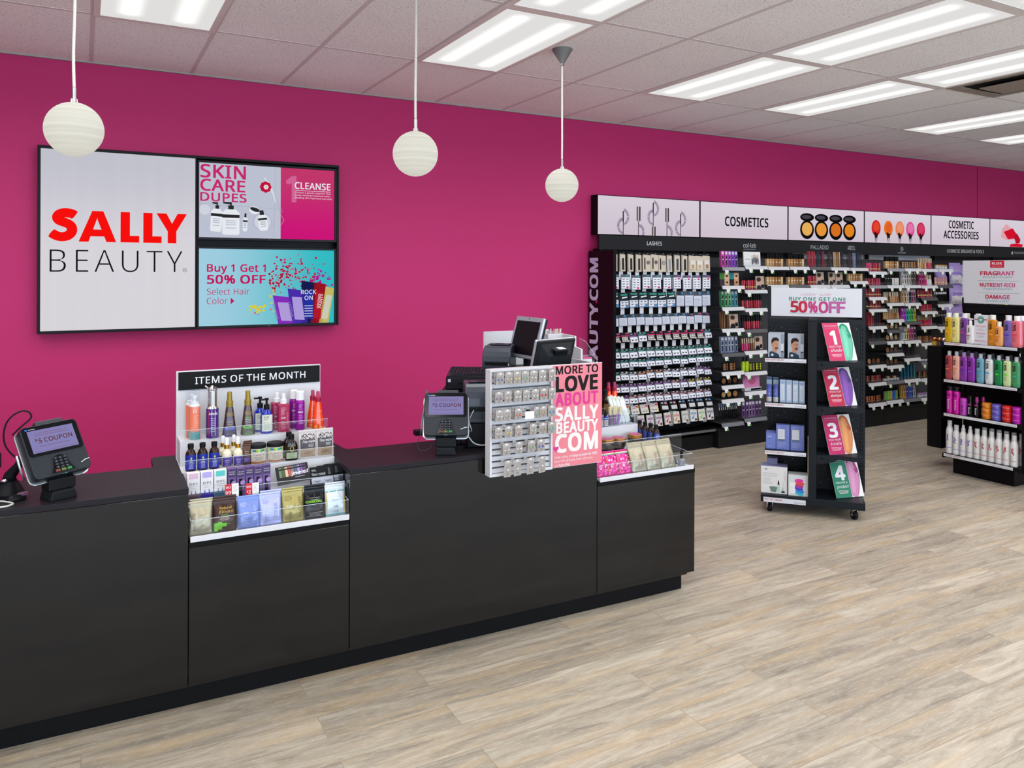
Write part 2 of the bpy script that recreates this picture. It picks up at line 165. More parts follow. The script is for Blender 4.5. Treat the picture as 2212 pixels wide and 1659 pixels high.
def glyph(c, bold):
    k = (c, bold)
    if k not in _gc:
        adv, loops = GLYPHS[c]; cu = bpy.data.curves.new('letter', 'CURVE'); cu.dimensions = '2D'; cu.fill_mode = 'FRONT'
        for q in loops:
            lp = [(q[i]/1000, q[i+1]/1000) for i in range(0, len(q), 2)]; n = len(lp); sp_ = cu.splines.new('POLY'); sp_.points.add(n-1); sp_.use_cyclic_u = True
            for i in range(n):
                (ax, ay), (x, y), (bx, by) = lp[i-1], lp[i], lp[(i+1) % n]
                d1 = math.hypot(x-ax, y-ay) or 1; d2 = math.hypot(bx-x, by-y) or 1
                n1 = ((y-ay)/d1, (ax-x)/d1); n2 = ((by-y)/d2, (x-bx)/d2); mx, my = n1[0]+n2[0], n1[1]+n2[1]
                f = bold*2/max(mx*mx+my*my, 1.0); sp_.points[i].co = (x+mx*f, y+my*f, 0, 1)
        ob = bpy.data.objects.new('letter', cu); COL.objects.link(ob); dg = bpy.context.evaluated_depsgraph_get(); dg.update()
        e = ob.evaluated_get(dg); me = e.to_mesh(); r = (adv/1000+1.2*bold, [(v.co.x, v.co.y) for v in me.vertices], [tuple(p.vertices) for p in me.polygons]); e.to_mesh_clear()
        bpy.data.objects.remove(ob); bpy.data.curves.remove(cu); _gc[k] = r
    return _gc[k]
def letters(s, bold, sp=1.0):
    k = (s, bold, sp)
    if k not in _tc:
        vs = []; fs = []; x = 0
        for c in s:
            if c == ' ' or c not in GLYPHS: x += .26*sp; continue
            adv, p, f = glyph(c, min(0, bold))
            for n_, (dx, dy) in enumerate(((-bold, -bold*.7), (bold, -bold*.7), (bold, bold*.7), (-bold, bold*.7))+(((0, 0), (-bold*1.1, 0), (bold*1.1, 0), (0, bold*.8), (0, -bold*.8)) if bold > .033 else ()) if bold > 0 else ((0, 0),)):
                o = len(vs); vs += [(a+x+dx, q+dy, n_) for a, q in p]; fs += [tuple(o+i for i in t) for t in f]
            x += (adv+max(0, 1.3*bold))*sp
        x0 = min(v[0] for v in vs); x1 = max(v[0] for v in vs)
        _tc[k] = ([(a-x0, q, n_) for a, q, n_ in vs], fs, x1-x0)
    return _tc[k]

# ------------------------------------------------------------------ mesh builder
def smooth(p, k=5):
    "Catmull-Rom through the points"
    p = [Vector(q) for q in p]; o = []
    for i in range(len(p)-1):
        a, b, c, d = p[max(0, i-1)], p[i], p[i+1], p[min(len(p)-1, i+2)]
        for j in range(k):
            t = j/k; o.append(tuple(.5*((2*b)+(c-a)*t+(2*a-5*b+4*c-d)*t*t+(3*b-3*c+d-a)*t**3)))
    return o+[tuple(p[-1])]
class MB:
    def __init__(s): s.v = []; s.f = []; s.mi = []; s.sm = []; s.mats = []; s.T = Matrix(); s.lay = 0.0
    def at(s, x=0, y=0, z=0, rx=0, ry=0, rz=0):
        s.T = Matrix.Translation((x, y, z)) @ Matrix.Rotation(rz, 4, 'Z') @ Matrix.Rotation(rx, 4, 'X') @ Matrix.Rotation(ry, 4, 'Y'); return s
    def add(s, vs, fs, m, smooth=False):
        o = len(s.v); s.v += [s.T @ Vector(v) for v in vs]
        if m not in s.mats: s.mats.append(m)
        i = s.mats.index(m)
        for f in fs: s.f.append([o+a for a in f]); s.mi.append(i); s.sm.append(smooth)
        return s
    def box(s, x0, x1, y0, y1, z0, z1, m):
        v = [(x0,y0,z0),(x1,y0,z0),(x1,y1,z0),(x0,y1,z0),(x0,y0,z1),(x1,y0,z1),(x1,y1,z1),(x0,y1,z1)]
        return s.add(v, [(0,3,2,1),(4,5,6,7),(0,1,5,4),(1,2,6,5),(2,3,7,6),(3,0,4,7)], m)
    def prism(s, pts, a0, a1, m, plane='xz'):
        "polygon extruded along the axis left over by plane"
        def P(p, a): return (p[0], a, p[1]) if plane == 'xz' else ((p[0], p[1], a) if plane == 'xy' else (a, p[0], p[1]))
        n = len(pts); v = [P(p, a0) for p in pts]+[P(p, a1) for p in pts]
        return s.add(v, [tuple(range(n)), tuple(range(2*n-1, n-1, -1))]+[(i, i+n, (i+1) % n+n, (i+1) % n) for i in range(n)], m)
    def rect(s, x0, x1, z0, z1, y, m):
        return s.add([(x0,y,z0),(x1,y,z0),(x1,y,z1),(x0,y,z1)], [(0,1,2,3)], m)
    def poly(s, pts, y, m):
        return s.add([(x, y, z) for x, z in pts], [tuple(range(len(pts)))], m)
    def ell(s, cx, cz, rx, rz, y, m, n=16, a0=0, a1=2*math.pi, tilt=0):
        full = abs(a1-a0-2*math.pi) < 1e-6; k = n if full else n+1; ct, st = math.cos(tilt), math.sin(tilt); p = []
        for i in range(k):
            a = a0+(a1-a0)*i/n; x, z = rx*math.cos(a), rz*math.sin(a); p.append((cx+x*ct-z*st, cz+x*st+z*ct))
        return s.poly(p, y, m)
    def ring(s, cx, cz, r, t, y, m, a0=0, a1=2*math.pi, n=20, sx=1.0):
        v = []; f = []
        for i in range(n+1):
            a = a0+(a1-a0)*i/n
            for q in (r, r-t): v.append((cx+q*sx*math.cos(a), y, cz+q*math.sin(a)))
        return s.add(v, [(2*i+1, 2*i, 2*i+2, 2*i+3) if a1 > a0 else (2*i, 2*i+1, 2*i+3, 2*i+2) for i in range(n)], m)
    def lash(s, cx, cz, w, h, y, m, n=5):
        "thin downward crescent"
        t = [(cx-w/2+w*i/n, cz-h*math.sin(math.pi*i/n)) for i in range(n+1)]
        b = [(cx-w/2+w*i/n, cz-h*.35*math.sin(math.pi*i/n)) for i in range(n+1)]
        return s.poly(t+b[::-1][1:-1], y, m)
    def stroke(s, pts, w, y, m):
        "flat pen stroke through the points"
        v = []; n = len(pts)
        for i, (x, z) in enumerate(pts):
            a = pts[max(0, i-1)]; b = pts[min(n-1, i+1)]; dx, dz = b[0]-a[0], b[1]-a[1]; l = math.hypot(dx, dz) or 1
            q = w*(.5 if 0 < i < n-1 else .25); v += [(x-dz/l*q, y, z+dx/l*q), (x+dz/l*q, y, z-dx/l*q)]
        return s.add(v, [(2*i, 2*i+1, 2*i+3, 2*i+2) for i in range(n-1)], m)
    def heart(s, cx, cz, r, y, m, tilt=0):
        p = []
        for i in range(20):
            t = 2*math.pi*i/20; x = 16*math.sin(t)**3; z = 13*math.cos(t)-5*math.cos(2*t)-2*math.cos(3*t)-math.cos(4*t)
            x *= r/16; z *= r/16; p.append((cx-x*math.cos(tilt)-z*math.sin(tilt), cz-x*math.sin(tilt)+z*math.cos(tilt)))
        return s.poly(p, y, m)
    def lathe(s, prof, m, seg=16, cx=0, cy=0, cz=0, ang=2*math.pi):
        "profile rows: (radius, z) or (radius, z, material of the band below it)"
        rows = []
        for p in prof:
            rows.append([(cx+p[0]*math.cos(2*math.pi*i/seg), cy+p[0]*math.sin(2*math.pi*i/seg), cz+p[1]) for i in range(seg)])
        for a in range(len(prof)-1):
            mm = prof[a+1][2] if len(prof[a+1]) > 2 else m
            s.add(rows[a]+rows[a+1], [(i, (i+1) % seg, (i+1) % seg+seg, i+seg) for i in range(seg)], mm, True)
        if prof[0][0] > 1e-5: s.add(rows[0], [tuple(range(seg-1, -1, -1))], prof[1][2] if len(prof[1]) > 2 else m)
        if prof[-1][0] > 1e-5: s.add(rows[-1], [tuple(range(seg))], prof[-1][2] if len(prof[-1]) > 2 else m)
        return s
    def loft(s, secs, m, n=2.6, seg=20, cx=0, cy=0):
        "super-ellipse sections: (z, rx, ry[, material])"
        rows = []
        for q in secs:
            ring = []
            for i in range(seg):
                a = 2*math.pi*i/seg; c, d = math.cos(a), math.sin(a)
                ring.append((cx+q[1]*math.copysign(abs(c)**(2/n), c), cy+q[2]*math.copysign(abs(d)**(2/n), d), q[0]))
            rows.append(ring)
        for a in range(len(secs)-1):
            mm = secs[a+1][3] if len(secs[a+1]) > 3 else m
            s.add(rows[a]+rows[a+1], [(i, (i+1) % seg, (i+1) % seg+seg, i+seg) for i in range(seg)], mm, True)
        s.add(rows[0], [tuple(range(seg-1, -1, -1))], m)
        s.add(rows[-1], [tuple(range(seg))], secs[-1][3] if len(secs[-1]) > 3 else m)
        return s
    def tube(s, pts, r, m, seg=8):
        pts = [Vector(p) for p in (smooth(pts) if len(pts) > 3 and not isinstance(r, (list, tuple)) else pts)]; rows = []; up = Vector((.13, .27, .95)).normalized()
        for i, p in enumerate(pts):
            d = (pts[min(i+1, len(pts)-1)]-pts[max(i-1, 0)]).normalized()
            a = d.cross(up)
            if a.length < 1e-3: a = d.cross(Vector((1, 0, 0)))
            a.normalize(); b = d.cross(a)
            rr = r[i] if isinstance(r, (list, tuple)) else r
            rows += [tuple(p+(a*math.cos(2*math.pi*k/seg)+b*math.sin(2*math.pi*k/seg))*rr) for k in range(seg)]
        f = []
        for i in range(len(pts)-1):
            f += [(i*seg+k, i*seg+(k+1) % seg, (i+1)*seg+(k+1) % seg, (i+1)*seg+k) for k in range(seg)]
        f += [tuple(range(seg-1, -1, -1)), tuple((len(pts)-1)*seg+k for k in range(seg))]
        return s.add(rows, f, m, True)
    def sphere(s, c, r, m, seg=16, sz=1.0):
        return s.lathe([(max(1e-6, r*math.sin(math.pi*i/(seg//2))), -r*sz*math.cos(math.pi*i/(seg//2))) for i in range(seg//2+1)], m, seg, *c)
    def text(s, st, x, z, h, m, y=0.0, w=None, al='C', bold=0.0, shear=0.0, sp=1.0, rot=0.0, wrap=None, eps=.0006, sq=1.0):
        "lettering facing -y: cap height h, baseline z, anchored at x; rot turns it in its plane; wrap(x,z)->y lays it on a curved front"
        s.lay = min(s.lay+.00003, .0012); eps += s.lay if wrap else 0; vs, fs, W_ = letters(st, bold, sp); k = h/.69; kx = k*sq if w is None else w/W_
        off = {'L': 0, 'C': -W_*kx/2, 'R': -W_*kx}[al]; c, d = math.cos(rot), math.sin(rot); o = []
        for a, b, n_ in vs:
            px = a*kx+off+shear*b*k; pz = b*k; X = x+px*c-pz*d; Z = z+px*d+pz*c
            o.append((X, (wrap(X, Z) if wrap else y)-eps-n_*.00007, Z))
        return s.add(o, fs, m)
    def patch(s, x0, x1, z0, z1, m, wrap, nx=8, nz=1, eps=.0004):
        v = []; f = []; s.lay = min(s.lay+.00003, .0012); eps += s.lay; nx = max(nx, min(16, int((x1-x0)/.006))); nz = max(nz, min(14, int((z1-z0)/.008)))
        for j in range(nz+1):
            for i in range(nx+1):
                X = x0+(x1-x0)*i/nx; Z = z0+(z1-z0)*j/nz; v.append((X, wrap(X, Z)-eps, Z))
        for j in range(nz):
            for i in range(nx): a = j*(nx+1)+i; f.append((a, a+1, a+nx+2, a+nx+1))
        return s.add(v, f, m, True)
    def mesh(s, name):
        me = bpy.data.meshes.new(name); me.from_pydata([tuple(v) for v in s.v], [], s.f)
        for m in s.mats: me.materials.append(m)
        me.polygons.foreach_set('material_index', s.mi); me.polygons.foreach_set('use_smooth', s.sm); me.update()
        return me
    def build(s, name, parent=None, bev=0.0, segs=2):
        o = bpy.data.objects.new(name, s.mesh(name)); COL.objects.link(o)
        if parent: o.parent = parent
        if bev:
            b = o.modifiers.new('edge', 'BEVEL'); b.width = bev; b.segments = segs; b.limit_method = 'ANGLE'; b.angle_limit = R(50)
        return o

def oval(rx, ry, n=2.6, cx=0.0, cy=0.0):
    "front surface of a super-ellipse bottle"
    def w(x, z):
        t = min(1.0, abs((x-cx)/rx)); return cy-ry*(1-t**n)**(1/n)
    return w
def tag(o, label, cat, group=None, kind=None):
    if label: o['label'] = label
    if cat: o['category'] = cat
    if group: o['group'] = group
    if kind: o['kind'] = kind
    return o
def struct(o): o['kind'] = 'structure'; return o
def thing(name, label, cat, loc=(0, 0, 0), rz=0.0, group=None, rot=None):
    o = bpy.data.objects.new(name, None); COL.objects.link(o); o.empty_display_size = .05
    o.location = loc; o.rotation_euler = rot or (0, 0, rz)
    return tag(o, label, cat, group)
def put(o, loc, rz=0.0, rot=None): o.location = loc; o.rotation_euler = rot or (0, 0, rz); return o
def dup(root, loc, rz=None, label=None, group=None, rot=None):
    r = root.copy(); COL.objects.link(r); r.location = loc
    if rz is not None: r.rotation_euler = (0, 0, rz)
    if rot: r.rotation_euler = rot
    if label: r['label'] = label
    if group: r['group'] = group
    for ch in list(root.children):
        c = ch.copy(); COL.objects.link(c); c.parent = r
        for g in list(ch.children):
            d = g.copy(); COL.objects.link(d); d.parent = c
    return r
ORD = ['first', 'second', 'third', 'fourth', 'fifth', 'sixth', 'seventh', 'eighth', 'ninth', 'tenth', 'eleventh', 'twelfth', 'thirteenth', 'fourteenth', 'fifteenth', 'sixteenth', 'seventeenth', 'eighteenth', 'nineteenth', 'twentieth']
# the sales counter stands a little askew to the wall: its own frame (u along it, v away from the shopper)
CA = -.0207
CF = Matrix.Translation((0, 3.143, 0)) @ Matrix.Rotation(CA, 4, 'Z')
def C(u, v, z): return tuple(CF @ Vector((u, v, z)))
WHITE, BLACK = '#ececee', '#0c0c0e'
wht = M('#e6e6ea', .35); blk = M('#0b0b0d', .4); dgrey = M('#2a2b2e', .5); chrome = M('#d8d8dc', .15, 1.0); ink = M('#15151a', .5)
paper = M('#f1f0ee', .6); red = M('#c8102e', .5); pinkM = M('#d6246f', .5)

# ------------------------------------------------------------------ the room
def nodes(m): return m.node_tree.nodes, m.node_tree.links
def floor_mat():
    m = M('#b9a88f', .42, spec=.35, alb=1.0); N, L = nodes(m); b = N['Principled BSDF']
    tc = N.new('ShaderNodeTexCoord'); br = N.new('ShaderNodeTexBrick')
    br.offset = .37; br.offset_frequency = 2; br.squash = 1
    for k, v in (('Scale', 1), ('Mortar Size', .0012), ('Mortar Smooth', .2), ('Bias', 0), ('Brick Width', 1.22), ('Row Height', .152)): br.inputs[k].default_value = v
    br.inputs['Color1'].default_value = (0, 0, 0, 1); br.inputs['Color2'].default_value = (1, 1, 1, 1); br.inputs['Mortar'].default_value = (.5, .5, .5, 1)
    L.new(tc.outputs['Object'], br.inputs['Vector'])
    sh = N.new('ShaderNodeVectorMath'); sh.operation = 'MULTIPLY_ADD'; sh.inputs[1].default_value = (1.5, 14, 1)
    sc = N.new('ShaderNodeVectorMath'); sc.operation = 'SCALE'; sc.inputs[3].default_value = 37
    L.new(br.outputs['Color'], sc.inputs[0]); L.new(tc.outputs['Object'], sh.inputs[0]); L.new(sc.outputs[0], sh.inputs[2])
    n1 = N.new('ShaderNodeTexNoise'); n1.inputs['Scale'].default_value = 1.6; n1.inputs['Detail'].default_value = 9; n1.inputs['Roughness'].default_value = .70; n1.inputs['Distortion'].default_value = .9
    L.new(sh.outputs[0], n1.inputs['Vector'])
    rp = N.new('ShaderNodeValToRGB'); e = rp.color_ramp.elements
    e[0].position = .30; e[0].color = lin('#6f685f')+(1,); e[1].position = .72; e[1].color = lin('#ada496')+(1,)
    x = e.new(.5); x.color = lin('#948a7b')+(1,)
    L.new(n1.outputs[0], rp.inputs[0])
    pl = N.new('ShaderNodeMapRange'); pl.inputs[3].default_value = .80; pl.inputs[4].default_value = 1.12; L.new(br.outputs['Color'], pl.inputs[0])
    hs = N.new('ShaderNodeHueSaturation'); hs.inputs['Saturation'].default_value = 1.0; L.new(rp.outputs[0], hs.inputs['Color']); L.new(pl.outputs[0], hs.inputs['Value'])
    n2 = N.new('ShaderNodeTexNoise'); n2.inputs['Scale'].default_value = 2.2; n2.inputs['Detail'].default_value = 10; n2.inputs['Roughness'].default_value = .75
    s2 = N.new('ShaderNodeVectorMath'); s2.operation = 'MULTIPLY'; s2.inputs[1].default_value = (9, 60, 1); L.new(tc.outputs['Object'], s2.inputs[0]); L.new(s2.outputs[0], n2.inputs['Vector'])
    r2 = N.new('ShaderNodeMapRange'); r2.inputs[1].default_value = .52; r2.inputs[2].default_value = .70; r2.inputs[4].default_value = .6; L.new(n2.outputs[0], r2.inputs[0])
    mx = N.new('ShaderNodeMix'); mx.data_type = 'RGBA'; mx.inputs['B'].default_value = lin('#bab7b1')+(1,)
    L.new(r2.outputs[0], mx.inputs['Factor']); L.new(hs.outputs[0], mx.inputs['A'])
    n3 = N.new('ShaderNodeTexNoise'); n3.inputs['Scale'].default_value = 1.1; n3.inputs['Detail'].default_value = 4
    s3 = N.new('ShaderNodeVectorMath'); s3.operation = 'MULTIPLY'; s3.inputs[1].default_value = (1.2, 4, 1); L.new(sh.outputs[0], n3.inputs['Vector'])
    r3 = N.new('ShaderNodeMapRange'); r3.inputs[1].default_value = .5; r3.inputs[2].default_value = .72; r3.inputs[4].default_value = .55; L.new(n3.outputs[0], r3.inputs[0])
    mg = N.new('ShaderNodeMix'); mg.data_type = 'RGBA'; mg.inputs['B'].default_value = lin('#a58c69')+(1,); L.new(r3.outputs[0], mg.inputs['Factor']); L.new(hs.outputs[0], mg.inputs['A']); L.new(mg.outputs['Result'], mx.inputs['A'])
    m2 = N.new('ShaderNodeMix'); m2.data_type = 'RGBA'; m2.inputs['B'].default_value = lin('#4f473d')+(1,)
    f2 = N.new('ShaderNodeMath'); f2.operation = 'MULTIPLY'; f2.inputs[1].default_value = .55; L.new(br.outputs['Fac'], f2.inputs[0])
    L.new(f2.outputs[0], m2.inputs['Factor']); L.new(mx.outputs['Result'], m2.inputs['A']); L.new(m2.outputs['Result'], b.inputs['Base Color'])
    return m
def tile_mat():
    m = M('#c3bbb7', .9, spec=.1, alb=1.0); N, L = nodes(m); b = N['Principled BSDF']
    tc = N.new('ShaderNodeTexCoord'); n = N.new('ShaderNodeTexNoise'); n.inputs['Scale'].default_value = 120; n.inputs['Detail'].default_value = 2.5
    L.new(tc.outputs['Object'], n.inputs['Vector'])
    v = N.new('ShaderNodeMapRange'); v.inputs[1].default_value = .34; v.inputs[2].default_value = .41; L.new(n.outputs[0], v.inputs[0])
    n2 = N.new('ShaderNodeTexNoise'); n2.inputs['Scale'].default_value = 1.4; L.new(tc.outputs['Object'], n2.inputs['Vector'])
    r2 = N.new('ShaderNodeMapRange'); r2.inputs[3].default_value = .9; r2.inputs[4].default_value = 1.06; L.new(n2.outputs[0], r2.inputs[0])
    mx = N.new('ShaderNodeMix'); mx.data_type = 'RGBA'; mx.inputs['A'].default_value = lin('#b9b5b3')+(1,); mx.inputs['B'].default_value = lin('#f2f4f7')+(1,)
    L.new(v.outputs[0], mx.inputs['Factor'])
    hs = N.new('ShaderNodeHueSaturation'); L.new(mx.outputs['Result'], hs.inputs['Color']); L.new(r2.outputs[0], hs.inputs['Value']); L.new(hs.outputs[0], b.inputs['Base Color'])
    bp = N.new('ShaderNodeBump'); bp.inputs['Strength'].default_value = .35; bp.inputs['Distance'].default_value = .004; L.new(v.outputs[0], bp.inputs['Height']); L.new(bp.outputs[0], b.inputs['Normal'])
    return m
def paint(c, rough=.62):
    m = M(c, rough, var=.06, spec=.25, alb=1.0); N, L = nodes(m); b = N['Principled BSDF']
    n = N.new('ShaderNodeTexNoise'); n.inputs['Scale'].default_value = 140; n.inputs['Detail'].default_value = 2
    bp = N.new('ShaderNodeBump'); bp.inputs['Strength'].default_value = .06; bp.inputs['Distance'].default_value = .002
    tc = N.new('ShaderNodeTexCoord'); L.new(tc.outputs['Object'], n.inputs['Vector']); L.new(n.outputs[0], bp.inputs['Height']); L.new(bp.outputs[0], b.inputs['Normal'])
    return m
XL, XR, YF = -5.0, 14.0, -4.5
MAG = '#b12663'
struct(MB().box(XL, XR, YF, D+.1, -.1, 0, floor_mat()).build('floor'))
struct(MB().box(XL, XR, YF, D+.1, ZC, ZC+.1, tile_mat()).build('ceiling'))
struct(MB().box(XL, XR, D, D+.1, 0, ZC, paint(MAG)).build('wall_back'))
struct(MB().box(XL-.1, XL, YF, D+.1, 0, ZC, paint('#d9d6d2')).build('wall_left'))
struct(MB().box(XR, XR+.1, YF, D+.1, 0, ZC, paint('#d9d6d2')).build('wall_right'))
b = MB()
for x0, x1, z0, z1 in ((XL, -4.6, 0, ZC), (-4.6, 8.6, 0, .3), (-4.6, 8.6, 2.5, ZC), (1.9, 2.1, .3, 2.5), (8.6, XR, 0, ZC)): b.box(x0, x1, YF-.1, YF, z0, z1, paint('#d9d6d2'))
struct(b.build('wall_front'))
for n, x0, x1 in (('fill_window_1', -4.6, 1.9), ('fill_window_2', 2.1, 8.6)):  # unseen shopfront panes, glow raised to fill-light the pink wall and ceiling
    g = struct(MB().box(x0, x1, YF-.06, YF-.05, .3, 2.5, M('#cfe0f2', .1, emit=8.5)).build(n))
    f = MB()
    for q in (x0, (x0+x1)/2-.03, x1-.06): f.box(q, q+.06, YF-.08, YF, .3, 2.5, blk)
    f.box(x0, x1, YF-.08, YF, .3, .36, blk).box(x0, x1, YF-.08, YF, 2.44, 2.5, blk).build('fill_window_frame', g)
struct(MB().box(9.92, 9.926, D-.003, D, 0, ZC-.02, M('#5c1738', .6)).build('trim_1'))
struct(MB().box(XL, XR, D-.018, D, ZC-.010, ZC, M('#b5afab', .6)).build('trim_2'))
# lay-in grid of the ceiling, the bars left out where a troffer or the vent sits
gb = MB(); bar = M('#cfc8cb', .6, alb=1.0)
x = TX0-TW*8
while x < XR:
    gb.box(x-.012, x+.012, YF, D, ZC-.0022, ZC, bar); x += TW
y = TY0-TL*7
while y < D:
    gb.box(XL, XR, y-.012, y+.012, ZC-.0018, ZC, bar); y += TL
struct(gb.build('trim_3'))

# troffers
def lens_mat():
    m = M('#ffffff', .3, emit=1.0); N, L = nodes(m); b = N['Principled BSDF']
    tc = N.new('ShaderNodeTexCoord'); sx = N.new('ShaderNodeSeparateXYZ'); L.new(tc.outputs['Object'], sx.inputs[0])
    ab = N.new('ShaderNodeMath'); ab.operation = 'ABSOLUTE'; L.new(sx.outputs[0], ab.inputs[0])
    sb = N.new('ShaderNodeMath'); sb.operation = 'SUBTRACT'; sb.inputs[1].default_value = .135; L.new(ab.outputs[0], sb.inputs[0])
    a2 = N.new('ShaderNodeMath'); a2.operation = 'ABSOLUTE'; L.new(sb.outputs[0], a2.inputs[0])
    r = N.new('ShaderNodeMapRange'); r.interpolation_type = 'SMOOTHSTEP'; r.inputs[1].default_value = 0; r.inputs[2].default_value = .085; r.inputs[3].default_value = 1.0; r.inputs[4].default_value = 0; L.new(a2.outputs[0], r.inputs[0])
    ay = N.new('ShaderNodeMath'); ay.operation = 'ABSOLUTE'; L.new(sx.outputs[1], ay.inputs[0])
    e = N.new('ShaderNodeMapRange'); e.interpolation_type = 'SMOOTHSTEP'; e.inputs[1].default_value = .46; e.inputs[2].default_value = .55; e.inputs[3].default_value = 1; e.inputs[4].default_value = 0; L.new(ay.outputs[0], e.inputs[0])
    mu = N.new('ShaderNodeMath'); mu.operation = 'MULTIPLY'; L.new(r.outputs[0], mu.inputs[0]); L.new(e.outputs[0], mu.inputs[1])
    s = N.new('ShaderNodeMapRange'); s.inputs[3].default_value = .74; s.inputs[4].default_value = 1.25; L.new(mu.outputs[0], s.inputs[0]); L.new(s.outputs[0], b.inputs['Emission Strength'])
    b.inputs['Emission Color'].default_value = (1, .985, .965, 1)
    return m
lm = lens_mat(); fm = M('#dcd8d6', .4, alb=1.0)
P_ = .29; Q_ = .595
fr = MB()
for a in ((-.303, -.272, -.608, .608), (.272, .303, -.608, .608), (-.272, .272, -.608, -.575), (-.272, .272, .575, .608)): fr.box(a[0], a[1], a[2], a[3], -.012, .004, fm)
frm = fr.mesh('troffer_frame'); lnm = MB().box(-.272, .272, -.575, .575, -.008, .002, lm).mesh('troffer_lens')
cols = {-4: 'unseen, added by the blank end wall', -2: 'unseen, added off the lit sign end', 0: 'above the white lit wall sign', 3: 'above the middle globe pendant', 6: 'before the lashes wall bay', 8: 'fourth column', 11: 'over the cosmetics bays', 13: 'at the far pink wall end', 16: 'past the cosmetics bays'}
for k, j in TROFFERS:
    if k in (-4, -2, 16) or j > 2: lab = 'recessed tube light, %s row from pink wall, %s' % (ORD[j], cols[k])
    else: lab = 'recessed ceiling light, %s row from the pink wall, %s' % (ORD[j], cols[k])
    t = thing('ceiling_light', lab, 'ceiling light', (TX0+TW*(k+.5), TY0-TL*(j+.5), ZC), 0, 'recessed ceiling lights')
    for nm, me in (('frame', frm), ('diffuser', lnm)):
        o = bpy.data.objects.new(nm, me); COL.objects.link(o); o.parent = t
# supply vent beside the fourth column of lights
t = thing('air_vent', 'beige slotted air vent in the ceiling beside a recessed light', 'vent', (TX0+TW*9.5, TY0-TL*1.5, ZC))
vm = M('#a79f94', .5); f = MB()
for a in ((-.3, -.25, -.6, .6), (.25, .3, -.6, .6), (-.25, .25, -.6, -.52), (-.25, .25, .52, .6)): f.box(a[0], a[1], a[2], a[3], -.012, .004, vm)
f.build('frame', t); MB().box(-.15, .15, -.44, .44, -.03, -.02, vm).build('deflector_panel', t, .004)
MB().box(-.25, .25, -.52, .52, -.004, .002, M('#1c1a19', .8)).build('duct_opening', t)
# fire sprinkler beside the first cord
t = thing('fire_sprinkler', 'small brass fire sprinkler head on ceiling tile above the white globe', 'sprinkler', (-.095, 3.86, ZC))
MB().lathe([(.034, 0), (.034, -.004), (.02, -.012)], M('#8f8b86', .4, .8), 16).build('escutcheon', t)
MB().lathe([(.01, -.01), (.01, -.03), (.004, -.031)], M('#8a6a3a', .35, .9), 10).tube([(-.012, 0, -.028), (-.014, 0, -.045), (0, 0, -.056)], .003, M('#8a6a3a', .35, .9), 6).tube([(.012, 0, -.028), (.014, 0, -.045), (0, 0, -.056)], .003, M('#8a6a3a', .35, .9), 6).build('frame_arms', t)
MB().lathe([(.0025, -.03), (.0025, -.054)], M('#c02020', .3), 8).build('bulb', t)
MB().lathe([(.016, -.056), (.016, -.059)], M('#8a6a3a', .35, .9), 14).build('deflector', t)

# globe pendants
def globe_mat():
    m = M('#f3f1e4', .25, emit=.6); N, L = nodes(m); b = N['Principled BSDF']
    tc = N.new('ShaderNodeTexCoord'); mp = N.new('ShaderNodeMapping'); mp.inputs['Scale'].default_value = (.9, .9, 95); mp.inputs['Rotation'].default_value = (.06, .03, 0)
    n = N.new('ShaderNodeTexNoise'); n.inputs['Scale'].default_value = 1; n.inputs['Detail'].default_value = 4; n.inputs['Distortion'].default_value = .4
    L.new(tc.outputs['Object'], mp.inputs[0]); L.new(mp.outputs[0], n.inputs['Vector'])
    r = N.new('ShaderNodeMapRange'); r.inputs[1].default_value = .3; r.inputs[2].default_value = .7; r.inputs[3].default_value = .50; r.inputs[4].default_value = .62; L.new(n.outputs[0], r.inputs[0])
    L.new(r.outputs[0], b.inputs['Emission Strength']); b.inputs['Emission Color'].default_value = (1, .97, .85, 1)
    b.inputs['Base Color'].default_value = (.12, .12, .11, 1)
    return m
gm = globe_mat(); cw = M('#e4e2dc', .6); pc = M('#8b8d8f', .35, .3)
L3 = [(-.03, 3.36, 'white globe pendant hanging before the lit wall sign'), (1.31, 3.285, 'white globe pendant hanging above the counter clear of both wall signs'), (2.567, 4.034, 'white globe pendant under a grey ceiling cone beside the lashes sign')]
for i, (x, y, lab) in enumerate(L3):
    t = thing('globe_pendant', lab, 'pendant lamp', (x, y, ZC), 0, 'globe pendant lamps')
    zc = 2.185-ZC
    MB().lathe([(.062, 0), (.062, -.008), (.012, -.088), (.012, -.1)], pc, 24).build('ceiling_cone', t)
    MB().tube([(0, 0, -.095), (.001, .001, -.35), (-.003+.002*i, 0, -.55), (0, 0, zc+.15)], .0055, cw, 8).build('cord', t)
    MB().lathe([(.008, zc+.155), (.008, zc+.115), (.012, zc+.114), (.014, zc+.098)], chrome, 14).build('lamp_holder', t)
    MB().sphere((0, 0, zc), .1015, gm, 40).build('glass_globe', t)

